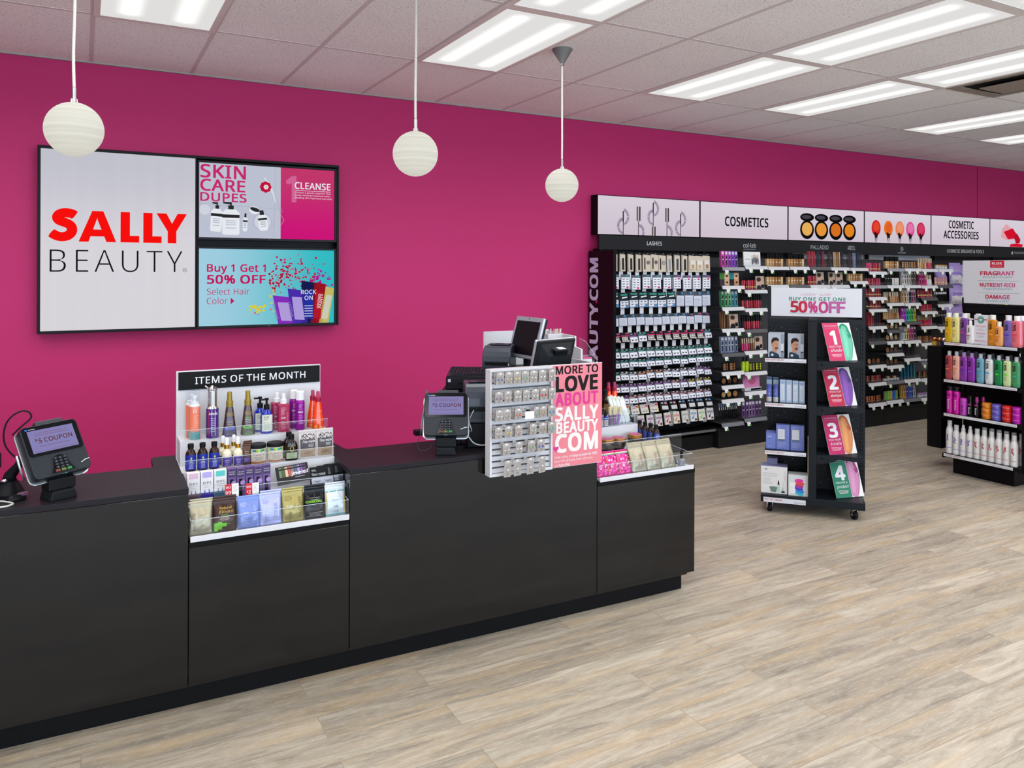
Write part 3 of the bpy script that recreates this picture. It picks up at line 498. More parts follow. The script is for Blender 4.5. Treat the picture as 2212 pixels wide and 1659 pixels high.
# ------------------------------------------------------------------ wall signs: one black surround, a backlit logo panel, two televisions
def E(c, e=.9): return M(c, .25, emit=e)
WY = D-.1
t = thing('sign_surround', 'black metal surround of the wall sign, holding logo panel and both televisions', 'sign frame', (0, WY, 0))
b = MB(); sb = M('#17181b', .4)
for a in ((-.251, 1.671, 2.422, 2.44), (-.251, 1.671, 1.252, 1.268), (-.251, -.235, 1.268, 2.422), (1.656, 1.671, 1.268, 2.422), (.673, .683, 1.268, 2.422)): b.box(a[0], a[1], 0, .1, a[2], a[3], sb)
b.build('frame_rails', t, .002); MB().box(-.235, 1.656, .085, .1, 1.268, 2.422, sb).build('back_plate', t)
def glow_mat(name, ax, c0, c1, w0, w1, e, vert=None):
    m = M(name, .35, emit=e); N, L = nodes(m); b = N['Principled BSDF']
    tc = N.new('ShaderNodeTexCoord'); sx = N.new('ShaderNodeSeparateXYZ'); L.new(tc.outputs['Object'], sx.inputs[0])
    r = N.new('ShaderNodeMapRange'); r.interpolation_type = 'SMOOTHSTEP'; r.inputs[1].default_value = w0; r.inputs[2].default_value = w1; L.new(sx.outputs[ax], r.inputs[0])
    mx = N.new('ShaderNodeMix'); mx.data_type = 'RGBA'; mx.inputs['A'].default_value = lin(c0)+(1,); mx.inputs['B'].default_value = lin(c1)+(1,); L.new(r.outputs[0], mx.inputs['Factor'])
    out = mx.outputs['Result']
    if vert:
        n = N.new('ShaderNodeTexNoise'); n.inputs['Scale'].default_value = 1.2; n.inputs['Detail'].default_value = 1
        mp = N.new('ShaderNodeMapping'); mp.inputs['Scale'].default_value = (14, 1, .5); L.new(tc.outputs['Object'], mp.inputs[0]); L.new(mp.outputs[0], n.inputs['Vector'])
        q = N.new('ShaderNodeMapRange'); q.inputs[3].default_value = 1-vert; q.inputs[4].default_value = 1+vert; L.new(n.outputs[0], q.inputs[0])
        hs = N.new('ShaderNodeHueSaturation'); L.new(out, hs.inputs['Color']); L.new(q.outputs[0], hs.inputs['Value']); out = hs.outputs[0]
    L.new(out, b.inputs['Emission Color']); return m
t = thing('illuminated_sign', 'tall white backlit logo panel with bold red word over thin black word', 'sign', (0, WY, 0))
b = MB(); b.box(-.233, .672, .005, .08, 1.27, 2.42, glow_mat('#dedde8', 2, '#e3dfe6', '#ccccd8', 1.75, 2.42, .88, .03)); b.build('lit_panel', t)
b = MB(); rd = E('#fb0a06', .95); bk = E('#14181c', .5)
LX_ = lambda x: -.189+.806*(x-300)/840; LZ_ = lambda z: 1.838+.199*(750-z)/190
def logo(pts, hole=None): b.poly([(LX_(x), LZ_(z)) for x, z in pts], .0034, rd)
b.stroke(smooth([(LX_(x), LZ_(z)) for x, z in ((452, 592), (436, 583), (415, 578), (391, 577), (366, 583), (351, 597), (350, 612), (362, 625), (384, 633), (408, 642), (427, 656), (434, 676), (428, 698), (410, 714), (385, 722), (358, 721), (334, 712), (312, 698))], 4), .058, .0034, rd)
logo([(472, 750), (552, 560), (600, 560), (583, 600), (530, 750)]); logo([(600, 560), (618, 560), (696, 750), (637, 750), (583, 612), (583, 600)]); b.poly([(LX_(x), LZ_(z)) for x, z in ((552, 674), (618, 674), (634, 716), (534, 716))], .0030, rd)
for q in (722, 863): logo([(q, 560), (q+58, 560), (q+58, 708), (q+116, 708), (q+116, 750), (q, 750)])
logo([(1018, 750), (1018, 674), (946, 560), (1010, 560), (1046, 625), (1082, 560), (1142, 560), (1074, 674), (1074, 750)])
b.text('BEAUTY', -.183, 1.641, .147, bk, .004, w=.775, al='L', bold=-.017, sp=1.2)
b.ring(.607, 1.657, .0135, .002, .003, bk).text('R', .607, 1.650, .013, bk, .004)
b.build('lettering', t)
def tv(name, lab, z0, z1):
    t = thing('television', lab, 'television', (0, WY, 0), 0, 'wall televisions')
    b = MB(); fm_ = M('#26272b', .3)
    for a in ((.686, 1.653, z1, z1+.014), (.686, 1.653, z0-.017, z0), (.686, .697, z0, z1), (1.638, 1.653, z0, z1)): b.box(a[0], a[1], -.004, .05, a[2], a[3], fm_)
    b.box(.697, 1.638, .03, .05, z0, z1, fm_).text('LG', 1.168, z0-.012, .007, M('#b8b8bc', .4), -.004).build('bezel', t, .002)
    return t
def scr(z0, z1):
    return lambda fx, fz: (.697+.941*fx, z1-(z1-z0)*fz)
# upper television: skin care
z0, z1 = 1.884, 2.398; P = scr(z0, z1); t = tv('tv', 'upper wall television showing pink skin care lettering and white pump bottles', z0, z1)
b = MB(); b.rect(.697, 1.247, z0, z1, .012, E('#c4c9da', .9)); b.rect(1.247, 1.638, z0, z1, .012, glow_mat('#d0266e', 2, '#d4127c', '#c9396f', z0, z1, .9))
pk = E('#cf2a70', .9); wh = E('#e9edf4', .95); ch = E('#2a2b2e', .9); gy = E('#9aa3ba', .9); y = .0112
for i in range(9): b.stroke([P(.01+.07*i+rnd(0, .03), .55+rnd(0, .4)), P(.05+.07*i, .6+rnd(0, .3)), P(.1+.06*i, .5+rnd(0, .5))], .003, y, E('#b1b8cd', .9))
b.stroke([P(.0, .55), P(.58, .585)], .003, y, gy).stroke([P(.545, .02), P(.535, .98)], .003, y, gy)
y = .0105
for st, fz, h, w in (('SKIN', .195, .088, .32), ('CARE', .372, .078, .315), ('DUPES', .512, .058, .325)): x, z = P(.008, fz); b.text(st, x, z, h, pk, y, w=w*.941, al='L', bold=.022)
def minibottle(fx, fz0, fz1, w, tilt=0, band='#2a2b2e', pump=True):
    x, zb = P(fx, fz1); _, zt = P(fx, fz0); hh = zt-zb
    def tr(p): return [(x+(a*math.cos(tilt)-c*math.sin(tilt)), zb+a*math.sin(tilt)+c*math.cos(tilt)) for a, c in p]
    b.poly(tr([(-w/2, .01), (-w/2+.01, 0), (w/2-.01, 0), (w/2, .01), (w/2, hh*.68), (w*.28, hh*.78), (-w*.28, hh*.78), (-w/2, hh*.68)]), y-.0004, wh)
    b.poly(tr([(-w/2, hh*.52), (w/2, hh*.52), (w/2, hh*.62), (-w/2, hh*.62)]), y-.0008, E(band, .9))
    b.poly(tr([(-w*.16, hh*.78), (w*.16, hh*.78), (w*.16, hh*.9), (w*.05, hh*.9), (w*.05, hh), (-w*.45, hh), (-w*.45, hh*.95), (-w*.05, hh*.93), (-w*.05, hh*.9), (-w*.16, hh*.9)] if pump else [(-w*.25, hh*.78), (w*.25, hh*.78), (w*.2, hh), (-w*.2, hh)]), y-.0008, ch)
    for q in (.42, .36, .30, .2): b.poly(tr([(-w*.3, hh*q), (w*.3, hh*q), (w*.3, hh*q+.004), (-w*.3, hh*q+.004)]), y-.0008, gy)
minibottle(.115, .525, .92, .075, -.06); minibottle(.222, .515, .96, .115); minibottle(.322, .66, .91, .03, -.03, pump=False)
x, z = P(.45, .77); b.ell(x, z, .062, .062, y, E('#d7dbe8', .9)).ring(x, z, .062, .003, y-.0003, gy); minibottle(.46, .61, .89, .062, .12, pump=False)
x, z = P(.39, .615); b.ell(x, z, .036, .027, y, wh, tilt=-.3).ell(x+.004, z+.006, .035, .014, y-.0004, ch, tilt=-.3)
x, z = P(.04, .63); b.ell(x, z, .036, .036, y, E('#d9dce8', .9))
b.stroke([P(.46, .15), P(.5, .25), P(.53, .38), P(.545, .5)], .014, y, E('#dfe3ee', .9))
for i in range(11): fx = .515+.006*i; fz = .39+.024*i; b.stroke([P(fx, fz), P(fx+.032, fz-.01)], .0028, y, gy)
x, z = P(.472, .285)
for i in range(8): b.ell(x+.024*math.cos(i*.785), z+.024*math.sin(i*.785), .017, .017, y-.0005, E('#c3153c', .9), 10)
for i in range(6): b.ell(x+.012*math.cos(i*1.05)+.003, z+.012*math.sin(i*1.05), .006, .007, y-.0009, E('#f3e4ea', .95), 8)
x, z = P(.663, .47); b.text('1', x, z, .18, E('#df6aa0', .85), y, w=.075, bold=.03)
x, z = P(.69, .285); b.text('CLEANSE', x, z, .047, wh, y-.0006, w=.262, al='L', bold=.018); b.rect(x, x+.262, z-.014, z-.011, y, wh)
for i, st in enumerate(('Choose a gentle cleanser that', 'easily removes makeup while', 'keeping skin hydrated and soft.')): b.text(st, x, z-.032-.019*i, .0105, wh, y-.0006, al='L', w=(.265, .258, .275)[i])
b.build('screen', t)
# lower television: hair colour offer
z0, z1 = 1.272, 1.806; P = scr(z0, z1); t = tv('tv', 'lower wall television showing turquoise hair colour offer with confetti and boxes', z0, z1)
b = MB(); b.rect(.697, 1.638, z0, z1, .012, glow_mat('#8fd0e0', 0, '#a7d6ea', '#33c3cc', .7, 1.6, .9)); y = .0112
rg = random.Random(5)
for i in range(460):
    a = rg.random(); th = math.pi*(1.02-.93*a)+rg.gauss(0, .09); rr = rg.gauss(.26, .05)
    fx = .71+rr*1.12*math.cos(th); fz = .80-rr*1.9*math.sin(th)+rg.gauss(0, .03)
    if not (.33 < fx < .985 and .06 < fz < .97) or (fx < .5 and .18 < fz < .74): continue
    c = '#e8d61f' if th > 2.45 else ('#b8123f' if th > 1.75 else ('#c4164e' if th > 1.1 else '#b0159a'))
    if rg.random() < .12: c = '#d83a6b'
    x, z = P(fx, fz); q = rg.uniform(.002, .0095); b.ell(x, z, q, q, y-.0002*rg.random(), E(c, .9), 10)
bx = (('#8b2fc4', '#b9a6e6', .60, .635, .125, .30), ('#4b2fb4', '#b6a4ea', .705, .545, .115, .20), ('#141a52', '#2434a8', .800, .44, .105, .02), ('#a01222', '#c0172b', .885, .46, .085, -.13), ('#cfc46a', '#d8d9c4', .965, .52, .07, -.30))
for c0, c1, fx, ft, w, tl in bx:
    x, zt = P(fx, ft); x2, zb = P(fx, 1.0); hh = zt-zb; k = math.tan(tl)*hh
    b.poly([(x-w/2+k*.55, zb), (min(1.638, x+w/2+k*.55), zb), (min(1.638, x+w/2-k*.1), zt-.004), (x-w/2-k*.1, zt+.012)], y-.0006, E(c0, .85))
    b.poly([(x-w*.30+k*.5, zb+hh*.12), (min(1.636, x+w*.32+k*.5), zb+hh*.1), (min(1.636, x+w*.32+k*.05), zb+hh*.78), (x-w*.30+k*.05, zb+hh*.8)], y-.001, E(c1, .85))
for st, fx, fz, h, c, rot in (('ROCK', .80, .60, .030, '#eef', 0), ('ON', .80, .68, .03, '#eef', 0), ('BRIGHTS', .575, .93, .02, '#8d7fb8', 1.82), ('BRIGHT', .685, .90, .022, '#8d7fb8', 1.75), ('PAINTS', .9, .80, .022, '#f5e3e3', 1.45), ('colorcharm', .875, .80, .014, '#f5e3e3', 1.45)):
    x, z = P(fx, fz); b.text(st, x, z, h, E('#e8e8f6' if c == '#eef' else c, .9), y-.0014, rot=rot, al='L' if rot else 'C', bold=.012)
for i in range(5): x, z = P(.80, .76+.035*i); b.rect(x-.03, x+.03, z-.004, z+.002, y-.0014, E('#cfd2f0', .9))
pk = E('#c3145e', .95)
for st, fz, h, w, bo in (('Buy 1 Get 1', .296, .050, .419, .022), ('50% OFF', .452, .058, .419, .03), ('Select Hair', .598, .044, .30, -.006), ('Color', .718, .044, .145, -.006)):
    x, z = P(.056, fz); b.text(st, x, z, h, pk, y-.0008, w=w*.941, al='L', bold=bo)
x, z = P(.222, .718); b.poly([(x, z-.004), (x+.025, z+.02), (x, z+.044)], y-.0008, pk)
b.build('screen', t)

# ------------------------------------------------------------------ sales counter
lam = M('#060608', .10, var=.015, spec=.42); top = M('#211e23', .40, var=.05); topE = M('#141317', .35)
def counter(name, label, u0, u1, zt, kick1=None, extra=None):
    t = thing(name, label, 'counter', C(0, 0, 0), CA, 'black gloss sales counter units')
    MB().box(u0+.0015, u1-.0015, 0, .018, .105, zt, lam).build('front_panel', t, .0015)
    MB().box(u0, kick1 or u1, .062, .075, 0, .105, M('#0d0d10', .3)).build('kick_plate', t)
    b = MB()
    for a in (u0+.002, u1-.02): b.box(a, a+.018, .018, .34, .105, zt, lam)
    b.box(u0+.002, kick1 or u1-.002, .018, .34, .09, .105, lam).build('carcass', t)
    return t
counter('counter_unit', 'gloss black counter unit under the payment terminal with the looped cord', -1.7, .35, .8195)
t = counter('counter_unit', 'gloss black counter unit under the items of the month display', .35, .963, .617)
MB().box(.351, .962, -.001, .30, .6185, .6375, M('#060607', .3)).build('edge_trim', t)
counter('counter_unit', 'widest gloss black counter unit, under the slatwall and the pink poster', .963, 2.18, .8195)
t = counter('counter_unit', 'short gloss black counter unit at the aisle end, under pink pouches', 2.18, 2.787, .640, 2.751)
MB().box(2.182, 2.786, -.001, .012, .618, .641, M('#060607', .3)).build('edge_trim', t)
def arc(cx, cy, r, a0, a1, n=5): return [(cx+r*math.cos(R(a0+(a1-a0)*i/n)), cy+r*math.sin(R(a0+(a1-a0)*i/n))) for i in range(n+1)]
def worktop(label, pts):
    t = thing('worktop', label, 'countertop', C(0, 0, 0), CA, 'dark laminate worktops')
    MB().prism(pts, .821, .8425, top, 'xy').build('slab', t, .001); return t
worktop('charcoal laminate worktop carrying the terminal with the looped cord', [(-1.7, -.002), (.35, -.002), (.35, .59), (.262, .59)]+[(.25, .575), (.25, .412), (.24, .402), (-1.7, .44)])
worktop('charcoal laminate worktop carrying the terminal beside the slatwall', [(.963, -.002), (2.18, -.002), (2.18, .34), (1.06, .365), (1.047, .385), (1.03, .59), (.963, .59)])
t = thing('back_shelf', 'dark raised shelf behind the slatwall, carrying the till machines', 'shelf', C(0, 0, 0), CA)
MB().prism([(1.39, .37), (2.185, .37), (2.185, .505), (2.45, .505), (2.45, .86), (1.74, .86), (1.60, .41), (1.39, .41)], .868, .893, topE, 'xy').build('top_board', t, .002)
for q in (1.95, 2.41): MB().box(q, q+.02, .52, .84, 0, .868, topE).build('support_panel', t)

# tiered counter displays
AC = acrylic(); wp = M('#e9e9ee', .3, var=.05, alb=.62)
def tiers(label, u0, u1, u2, u3, zu=.9435):
    "tray from u0 to u1; stepped shelves from u2 to u3"
    t = thing('tiered_display', label, 'counter display', C(0, 0, 0), CA, 'tiered white counter displays')
    MB().box(u0, u1, -.001, .262, .6415, .651, wp).box(u0, u1, -.003, .004, .638, .659, wp).build('tray', t, .001)
    MB().box(u0+.002, u3, .10, .25, .651, .745, wp).build('lower_step', t, .001)
    MB().box(u2, u3, .242, .50, .651, .8435, wp).build('middle_step', t, .001)
    MB().box(u2+.002, u3, .36, .50, .8435, zu, wp).build('upper_step', t, .001)
    b = MB(); f = edge_mat()
    for v, za, zb, a, c in ((.0045, .659, .717, u0, u1), (.094, .651, .80, u0, u1), (.243, .8435, .889, u2, u3), (.359, zu, zu+.0465, u2, u3)):
        b.box(a, c, v, v+.0025, za, zb, AC); b.box(a, c, v-.0002, v+.0027, zb, zb+.0012, f)
    for q in (u0+.0005, u1-.003): b.box(q, q+.0025, .0045, .24, .659, .717, AC); b.prism([(.0045, .717), (.24, .73), (.24, .7312), (.0045, .7182)], q, q+.0025, f, 'yz')
    return t, b
t, b = tiers('white tiered counter display headed items of the month', .356, .961, .346, .964)
dv = [.395+.0955*i for i in range(6)]
for q in dv[0:]: b.box(q+.045, q+.047, .007, .094, .652, .70, AC)
b.box(.9575, .96, .094, .24, .72, .826, AC); b.build('acrylic_panes', t)
MB().box(.344, .964, .5, .516, .63, 1.221, wp).build('back_panel', t, .001)
MB().box(.352, .960, .495, .4995, 1.140, 1.217, M('#08080a', .12)).text('ITEMS OF THE MONTH', .656, 1.163, .030, wht, .495, w=.475, bold=.012, sp=1.05).build('header_sign', t)
t, b = tiers('white tiered counter display at the aisle end, full of hair treatments', 2.195, 2.777, 2.196, 2.602, .872)
b.build('acrylic_panes', t)

# ------------------------------------------------------------------ products on the counter displays
def cth(name, label, cat, u, v, z, rz=0, group=None, rot=None):
    return thing(name, label, cat, C(u, v, z), CA+rz, group, rot and (rot[0], rot[1], rot[2]+CA))
def bottle(name, label, cat, pos, secs, col, cap, n=2.6, print_=None, group=None, rz=0, bodym=None, capname='cap'):
    "lofted body + turned cap; print_(b, wrap) adds the printing to the body"
    t = cth(name, label, cat, *pos, rz=rz, group=group); b = MB()
    b.loft(secs, bodym or M(col, .28), n)
    if print_: print_(b)
    b.build('body', t); c = MB(); cap(c); c.build(capname, t); return t
def lines(b, x0, x1, z0, z1, k, m, wrap, al='L', h=.0012):
    rg = random.Random(k*7+int(z0*1e4))
    for i in range(k):
        z = z1-(z1-z0)*i/max(1, k-1); w = (x1-x0)*rg.uniform(.6, 1)
        a = x0 if al == 'L' else (x0+x1)/2-w/2; b.patch(a, a+w, z, z+h, m, wrap, 4)
IG = 'items of the month bottles, top tier'
def id_print(b):
    w = oval(.0225, .0225, 2)
    b.patch(-.0185, .0185, 0.001, .034, M('#5f9a9b', .4), w, 8); b.text('TEXTURE', 0, .131, .0055, wht, wrap=w, w=.024); b.text('ID', 0, .113, .014, wht, wrap=w, w=.017, bold=.02)
    lines(b, -.006, .017, .05, .1, 7, M('#f6d5c8', .5), w); b.text('SALT SPRAY', -.0095, .03, .0035, M('#f6d5c8', .5), wrap=w, rot=R(90), al='L')
def id_cap(c): c.lathe([(.0195, .148), (.0195, .158), (.007, .16), (.007, .172), (.011, .173), (.011, .183), (.004, .184)], wht, 16); c.lathe([(.0215, .150), (.0215, .203), (.0205, .206)], AC, 20)
for i, (u, v) in enumerate(((.4085, .405), (.4005, .45))):
    bottle('spray_bottle', ('coral spray bottle with clear overcap at front of the display top tier', 'coral spray bottle with clear overcap tucked behind its front twin')[i], 'bottle', (u, v, .9435), [(0, .022, .022), (.003, .0225, .0225), (.036, .0225, .0225), (.139, .0225, .0225), (.143, .0225, .0225, wht), (.149, .021, .021, wht)], '#ef8266', id_cap, 2, id_print, IG)
def silv_print(b):
    w = oval(.0255, .0255, 2)
    for i in range(9): b.patch(-.02+.0045*i, -.0176+.0045*i, .01, .12, M(('#c84c3a', '#8a3f9a', '#5a2a9c', '#b9bac8', '#4a2b86', '#3a2a6a', '#d0d2dc', '#5a2f9a', '#7c4ab0')[i], .25, .3), w, 1)
    b.text('Mielle', 0, .10, .010, wht, wrap=w, w=.034, shear=.3, bold=.02); lines(b, -.012, .012, .03, .085, 8, wht, w, 'C')
def silv_cap(c): c.lathe([(.019, .133), (.019, .2), (.015, .206)], chrome, 20).lathe([(.02, .207), (.022, .211), (.012, .217), (.004, .222)], chrome, 16).tube([(-.018, 0, .213), (-.03, -.003, .222)], .0035, chrome, 6).lathe([(.021, .205), (.021, .207)], chrome, 16)
bottle('serum_bottle', 'purple and silver bottle with tall chrome cap on the display top tier', 'bottle', (.4795, .405, .9435), [(0, .0245, .0245), (.004, .0255, .0255), (.125, .0255, .0255), (.134, .02, .02, chrome)], '#4a2878', silv_cap, 2, silv_print, IG, bodym=M('#5a3290', .15, .4))
def taper_print(acc, band):
    def f(b):
        def w(x, z):
            k = max(0, min(1, z/.125)); return oval(.030-.0145*k, .021-.008*k, 2.6)(x, z)
        gold = M('#c7a544', .4); b.text('Natural', 0, .096, .0075, gold, wrap=w, w=.03, shear=.35); b.text('Elixirs', .002, .087, .0075, gold, wrap=w, w=.032, shear=.35)
        b.text(('Macadamia Oil', 'Magnolia')[band], 0, .073, .0055, M(acc, .5), wrap=w, w=.026, bold=.02)
        lines(b, -.015, .015, .045, .066, 4, M('#cfc4bd', .5), w, 'C')
        b.patch(-.0275, .0275, .002, .034, M(('#4e4fa8', '#4c8a2c')[band], .35), w, 10)
        b.patch(-.020, .020, .006, .026, M('#3f2f2d', .5), w, 8); lines(b, -.016, .016, .009, .022, 3, M('#b9aea9', .5), w, 'C')
        rg = [(-.024+.048*i/10, .034+.010*math.sin(i*1.1+band)) for i in range(11)]
        for i in range(10): b.patch(rg[i][0], rg[i+1][0], .033, max(.035, rg[i][1]), M(('#7b7fd6', '#79c23c')[band], .35), w, 1)
    return f
def gold_cap(c): g = M('#9a8434', .35, .4); c.lathe([(.0145, .127), (.0148, .150), (.0138, .152)], g, 18).lathe([(.0112, .152), (.0098, .188), (.0085, .190)], g, 18)
for i, u in enumerate((.549, .6245)):
    bottle('spray_bottle', ('dark brown tapered spray bottle with gold cap and blue painted base', 'dark brown tapered spray bottle with gold cap and green leaf base')[i], 'bottle', (u, .405, .9435), [(0, .0295, .0205), (.004, .0305, .0213), (.06, .023, .0172), (.118, .0158, .0132), (.127, .0135, .0125)], '#43282a', gold_cap, 2.6, taper_print(('#8a86d8', '#8fce4a')[i], i), IG, bodym=M('#40262a', .22, coat=.3))
def pure_print(b):
    w = oval(.0265, .0265, 2); lab = M('#dfe2d2', .5); b.patch(-.0225, .0225, .010, .082, lab, w, 10)
    tx = M('#3a4a44', .5); b.text('PURE', -.015, .069, .0075, tx, wrap=w, w=.022, al='L', bold=.01, eps=.001); b.text('OILS', -.015, .060, .0065, tx, wrap=w, w=.018, al='L', bold=.01, eps=.001); lines(b, -.015, .012, .02, .05, 6, M('#8a9a8c', .5), lambda x, z: w(x, z)-.0005)
def pump_cap(c): k = M('#101114', .3); c.lathe([(.0125, .104), (.0125, .122), (.011, .124)], k, 16).lathe([(.005, .124), (.005, .143)], k, 10).box(-.026, .008, -.006, .006, .143, .149, k).lathe([(.008, .143), (.009, .152)], k, 12)
for i, (u, v) in enumerate(((.7035, .402), (.684, .452))):
    bottle('pump_bottle', ('cobalt blue pump bottle with cream label in front of its twin', 'cobalt blue pump bottle with cream label half hidden behind its twin')[i], 'bottle', (u, v, .9435), [(0, .0255, .0255), (.003, .0265, .0265), (.078, .0265, .0265), (.092, .021, .021), (.101, .012, .012), (.105, .012, .012)], '#1a2f9e', pump_cap, 2, pure_print, IG, bodym=M('#1628a0', .12, coat=.4), capname='pump')
def rep_print(b):
    w = oval(.026, .018, 5); p = M('#e9c3d2', .5); lines(b, -.014, .008, .075, .105, 7, p, w); b.text('ion', -.013, .058, .009, wht, wrap=w, al='L', bold=.02); b.text('REPAIR', .018, .035, .0075, M('#d9829f', .5), wrap=w, rot=R(90), al='L', w=.05)
    lines(b, -.014, .010, .012, .045, 6, p, w)
def rep_cap(c): c.lathe([(.0145, .123), (.0145, .140), (.013, .142)], wht, 18).lathe([(.0095, .142), (.0085, .165), (.006, .167)], wht, 16)
for i, (u, v) in enumerate(((.7765, .402), (.7575, .452))):
    bottle('spray_bottle', ('square shouldered raspberry bottle with white sprayer, front one', 'square shouldered raspberry bottle with white sprayer, half hidden behind its twin')[i], 'bottle', (u, v, .9435), [(0, .0255, .0175), (.003, .026, .018), (.118, .026, .018), (.122, .024, .0165), (.1235, .014, .013)], '#a3204f', rep_cap, 5, rep_print, IG)
def ion_print(b):
    w = oval(.0205, .0205, 2); p = M('#e6c4e6', .5); lines(b, -.008, .008, .095, .113, 4, p, w); b.text('ion', -.002, .078, .010, wht, wrap=w, bold=.02); lines(b, -.009, .012, .03, .066, 6, p, w)
    for i in range(14): b.patch(-.0185, -.0155, .01+.008*i, .014+.008*i, M('#7f1a80', .4), w, 1)
def ion_cap(c): c.lathe([(.0185, .134), (.0178, .169), (.014, .174)], wht, 18)
for i, (u, v) in enumerate(((.849, .402), (.833, .452))):
    bottle('aerosol_can', ('glossy purple aerosol can with white cap, front one', 'glossy purple aerosol can with white cap, half hidden behind its twin')[i], 'can', (u, v, .9435), [(0, .019, .019), (.003, .0205, .0205), (.122, .0205, .0205), (.130, .0185, .0185), (.134, .017, .017)], '#9a1f9c', ion_cap, 2, ion_print, IG, bodym=M('#98189c', .15, .25))
def or_print(b):
    def w(x, z): k = max(0, min(1, z/.115)); return oval(.0265-.012*k, .0235-.0095*k, 2)(x, z)
    lines(b, -.009, .009, .03, .05, 4, M('#ffd9b0', .5), w, 'C'); b.text('bed head', 0, .078, .005, M('#ffd9b0', .5), wrap=w, w=.02, shear=.2); b.patch(-.02, -.008, .004, .018, M('#ffb54a', .4), w, 4); b.patch(.006, .018, .002, .012, M('#ffb54a', .4), w, 4)
def or_cap(c): k = M('#a8153f', .3); c.lathe([(.0122, .120), (.0125, .140), (.011, .142)], k, 16).lathe([(.0085, .142), (.0075, .166), (.005, .167)], M('#c2255a', .3), 14).lathe([(.0095, .142), (.0095, .172)], AC, 14)
orm = M('#ff4a0c', .12, coat=.4)
def orange(u, v, z, lab, grp): return bottle('spray_bottle', lab, 'bottle', (u, v, z), [(0, .0255, .0225), (.004, .0268, .0238), (.05, .0225, .0195), (.100, .0155, .0140), (.113, .0128, .0125), (.120, .0115, .0115)], '#ff5a10', or_cap, 2, or_print, grp, bodym=orm)
orange(.929, .400, .9435, 'bright orange spray bottle with raspberry collar, front one on month display', IG)
orange(.9165, .448, .9435, 'bright orange spray bottle with raspberry collar, half hidden on month display', IG)
# middle tier
def dk_print(b):
    w = oval(.0205, .0205, 2); lab = M('#1c2f9a', .35); b.patch(-.018, .018, .006, .066, lab, w, 10); b.patch(-.018, .018, .006, .028, M('#3a3fb2', .35), lambda x, z: w(x, z)-.0004, 8)
    y = M('#d8b843', .4); b.poly([(-.004, .052), (0, .046), (.004, .052), (0, .058)], -.0216, y); b.text('BIO', 0, .040, .004, wht, wrap=w, eps=.001); lines(b, -.010, .010, .012, .036, 6, wht, lambda x, z: w(x, z)-.0008, 'C', .0012)
def dk_cap(c): k = M('#121317', .35); c.lathe([(.0118, .092), (.0118, .107), (.0105, .109)], k, 18)
brown = M('#25110d', .12, coat=.4)
DKS = [(0, .0198, .0198), (.003, .0205, .0205), (.066, .0205, .0205), (.078, .0165, .0165), (.086, .0105, .0105), (.093, .0105, .0105)]
for i, (u, lab) in enumerate(((.3815, 'brown glass bottle with blue label, the one farthest from the droppers'), (.4265, 'brown glass bottle with blue label, between two like it'), (.4715, 'brown glass bottle with blue label, beside the gold collared droppers'))):
    bottle('oil_bottle', lab+', middle tier' if i else lab, 'bottle', (u, .272, .8435), DKS, '#25110d', dk_cap, 2, dk_print, 'blue labelled bottles on the middle tier', bodym=brown)
def dr_print(b): w = oval(.0195, .0195, 2); b.patch(-.0175, .0175, .004, .042, M('#5a3f9e', .4), w, 10); b.text('Aloe', 0, .026, .007, wht, wrap=w, w=.02, shear=.3, eps=.001); lines(b, -.01, .01, .008, .02, 3, wht, lambda x, z: w(x, z)-.0006, 'C')
def dr_cap(c): c.lathe([(.0105, .075), (.0108, .091), (.0095, .092)], M('#c9983a', .2, .9), 18).lathe([(.009, .092), (.0085, .112), (.006, .120), (.002, .122)], wht, 14)
n_ = 0
for u, v, lab in ((.5205, .272, 'cream dropper bottle with gold collar, beside the blue labelled bottles'), (.5115, .315, 'cream dropper bottle with gold collar, behind, near the blue labels'), (.5645, .272, 'cream dropper bottle with gold collar, beside the brown sachets'), (.5545, .315, 'cream dropper bottle with gold collar, behind, near the sachets')):
    bottle('dropper_bottle', lab, 'bottle', (u, v, .8435), [(0, .019, .019), (.003, .0195, .0195), (.044, .0195, .0195), (.058, .0185, .0185), (.068, .0125, .0125), (.075, .010, .010)], '#e8dfc4', dr_cap, 2, dr_print, 'dropper bottles on the middle tier', capname='dropper')

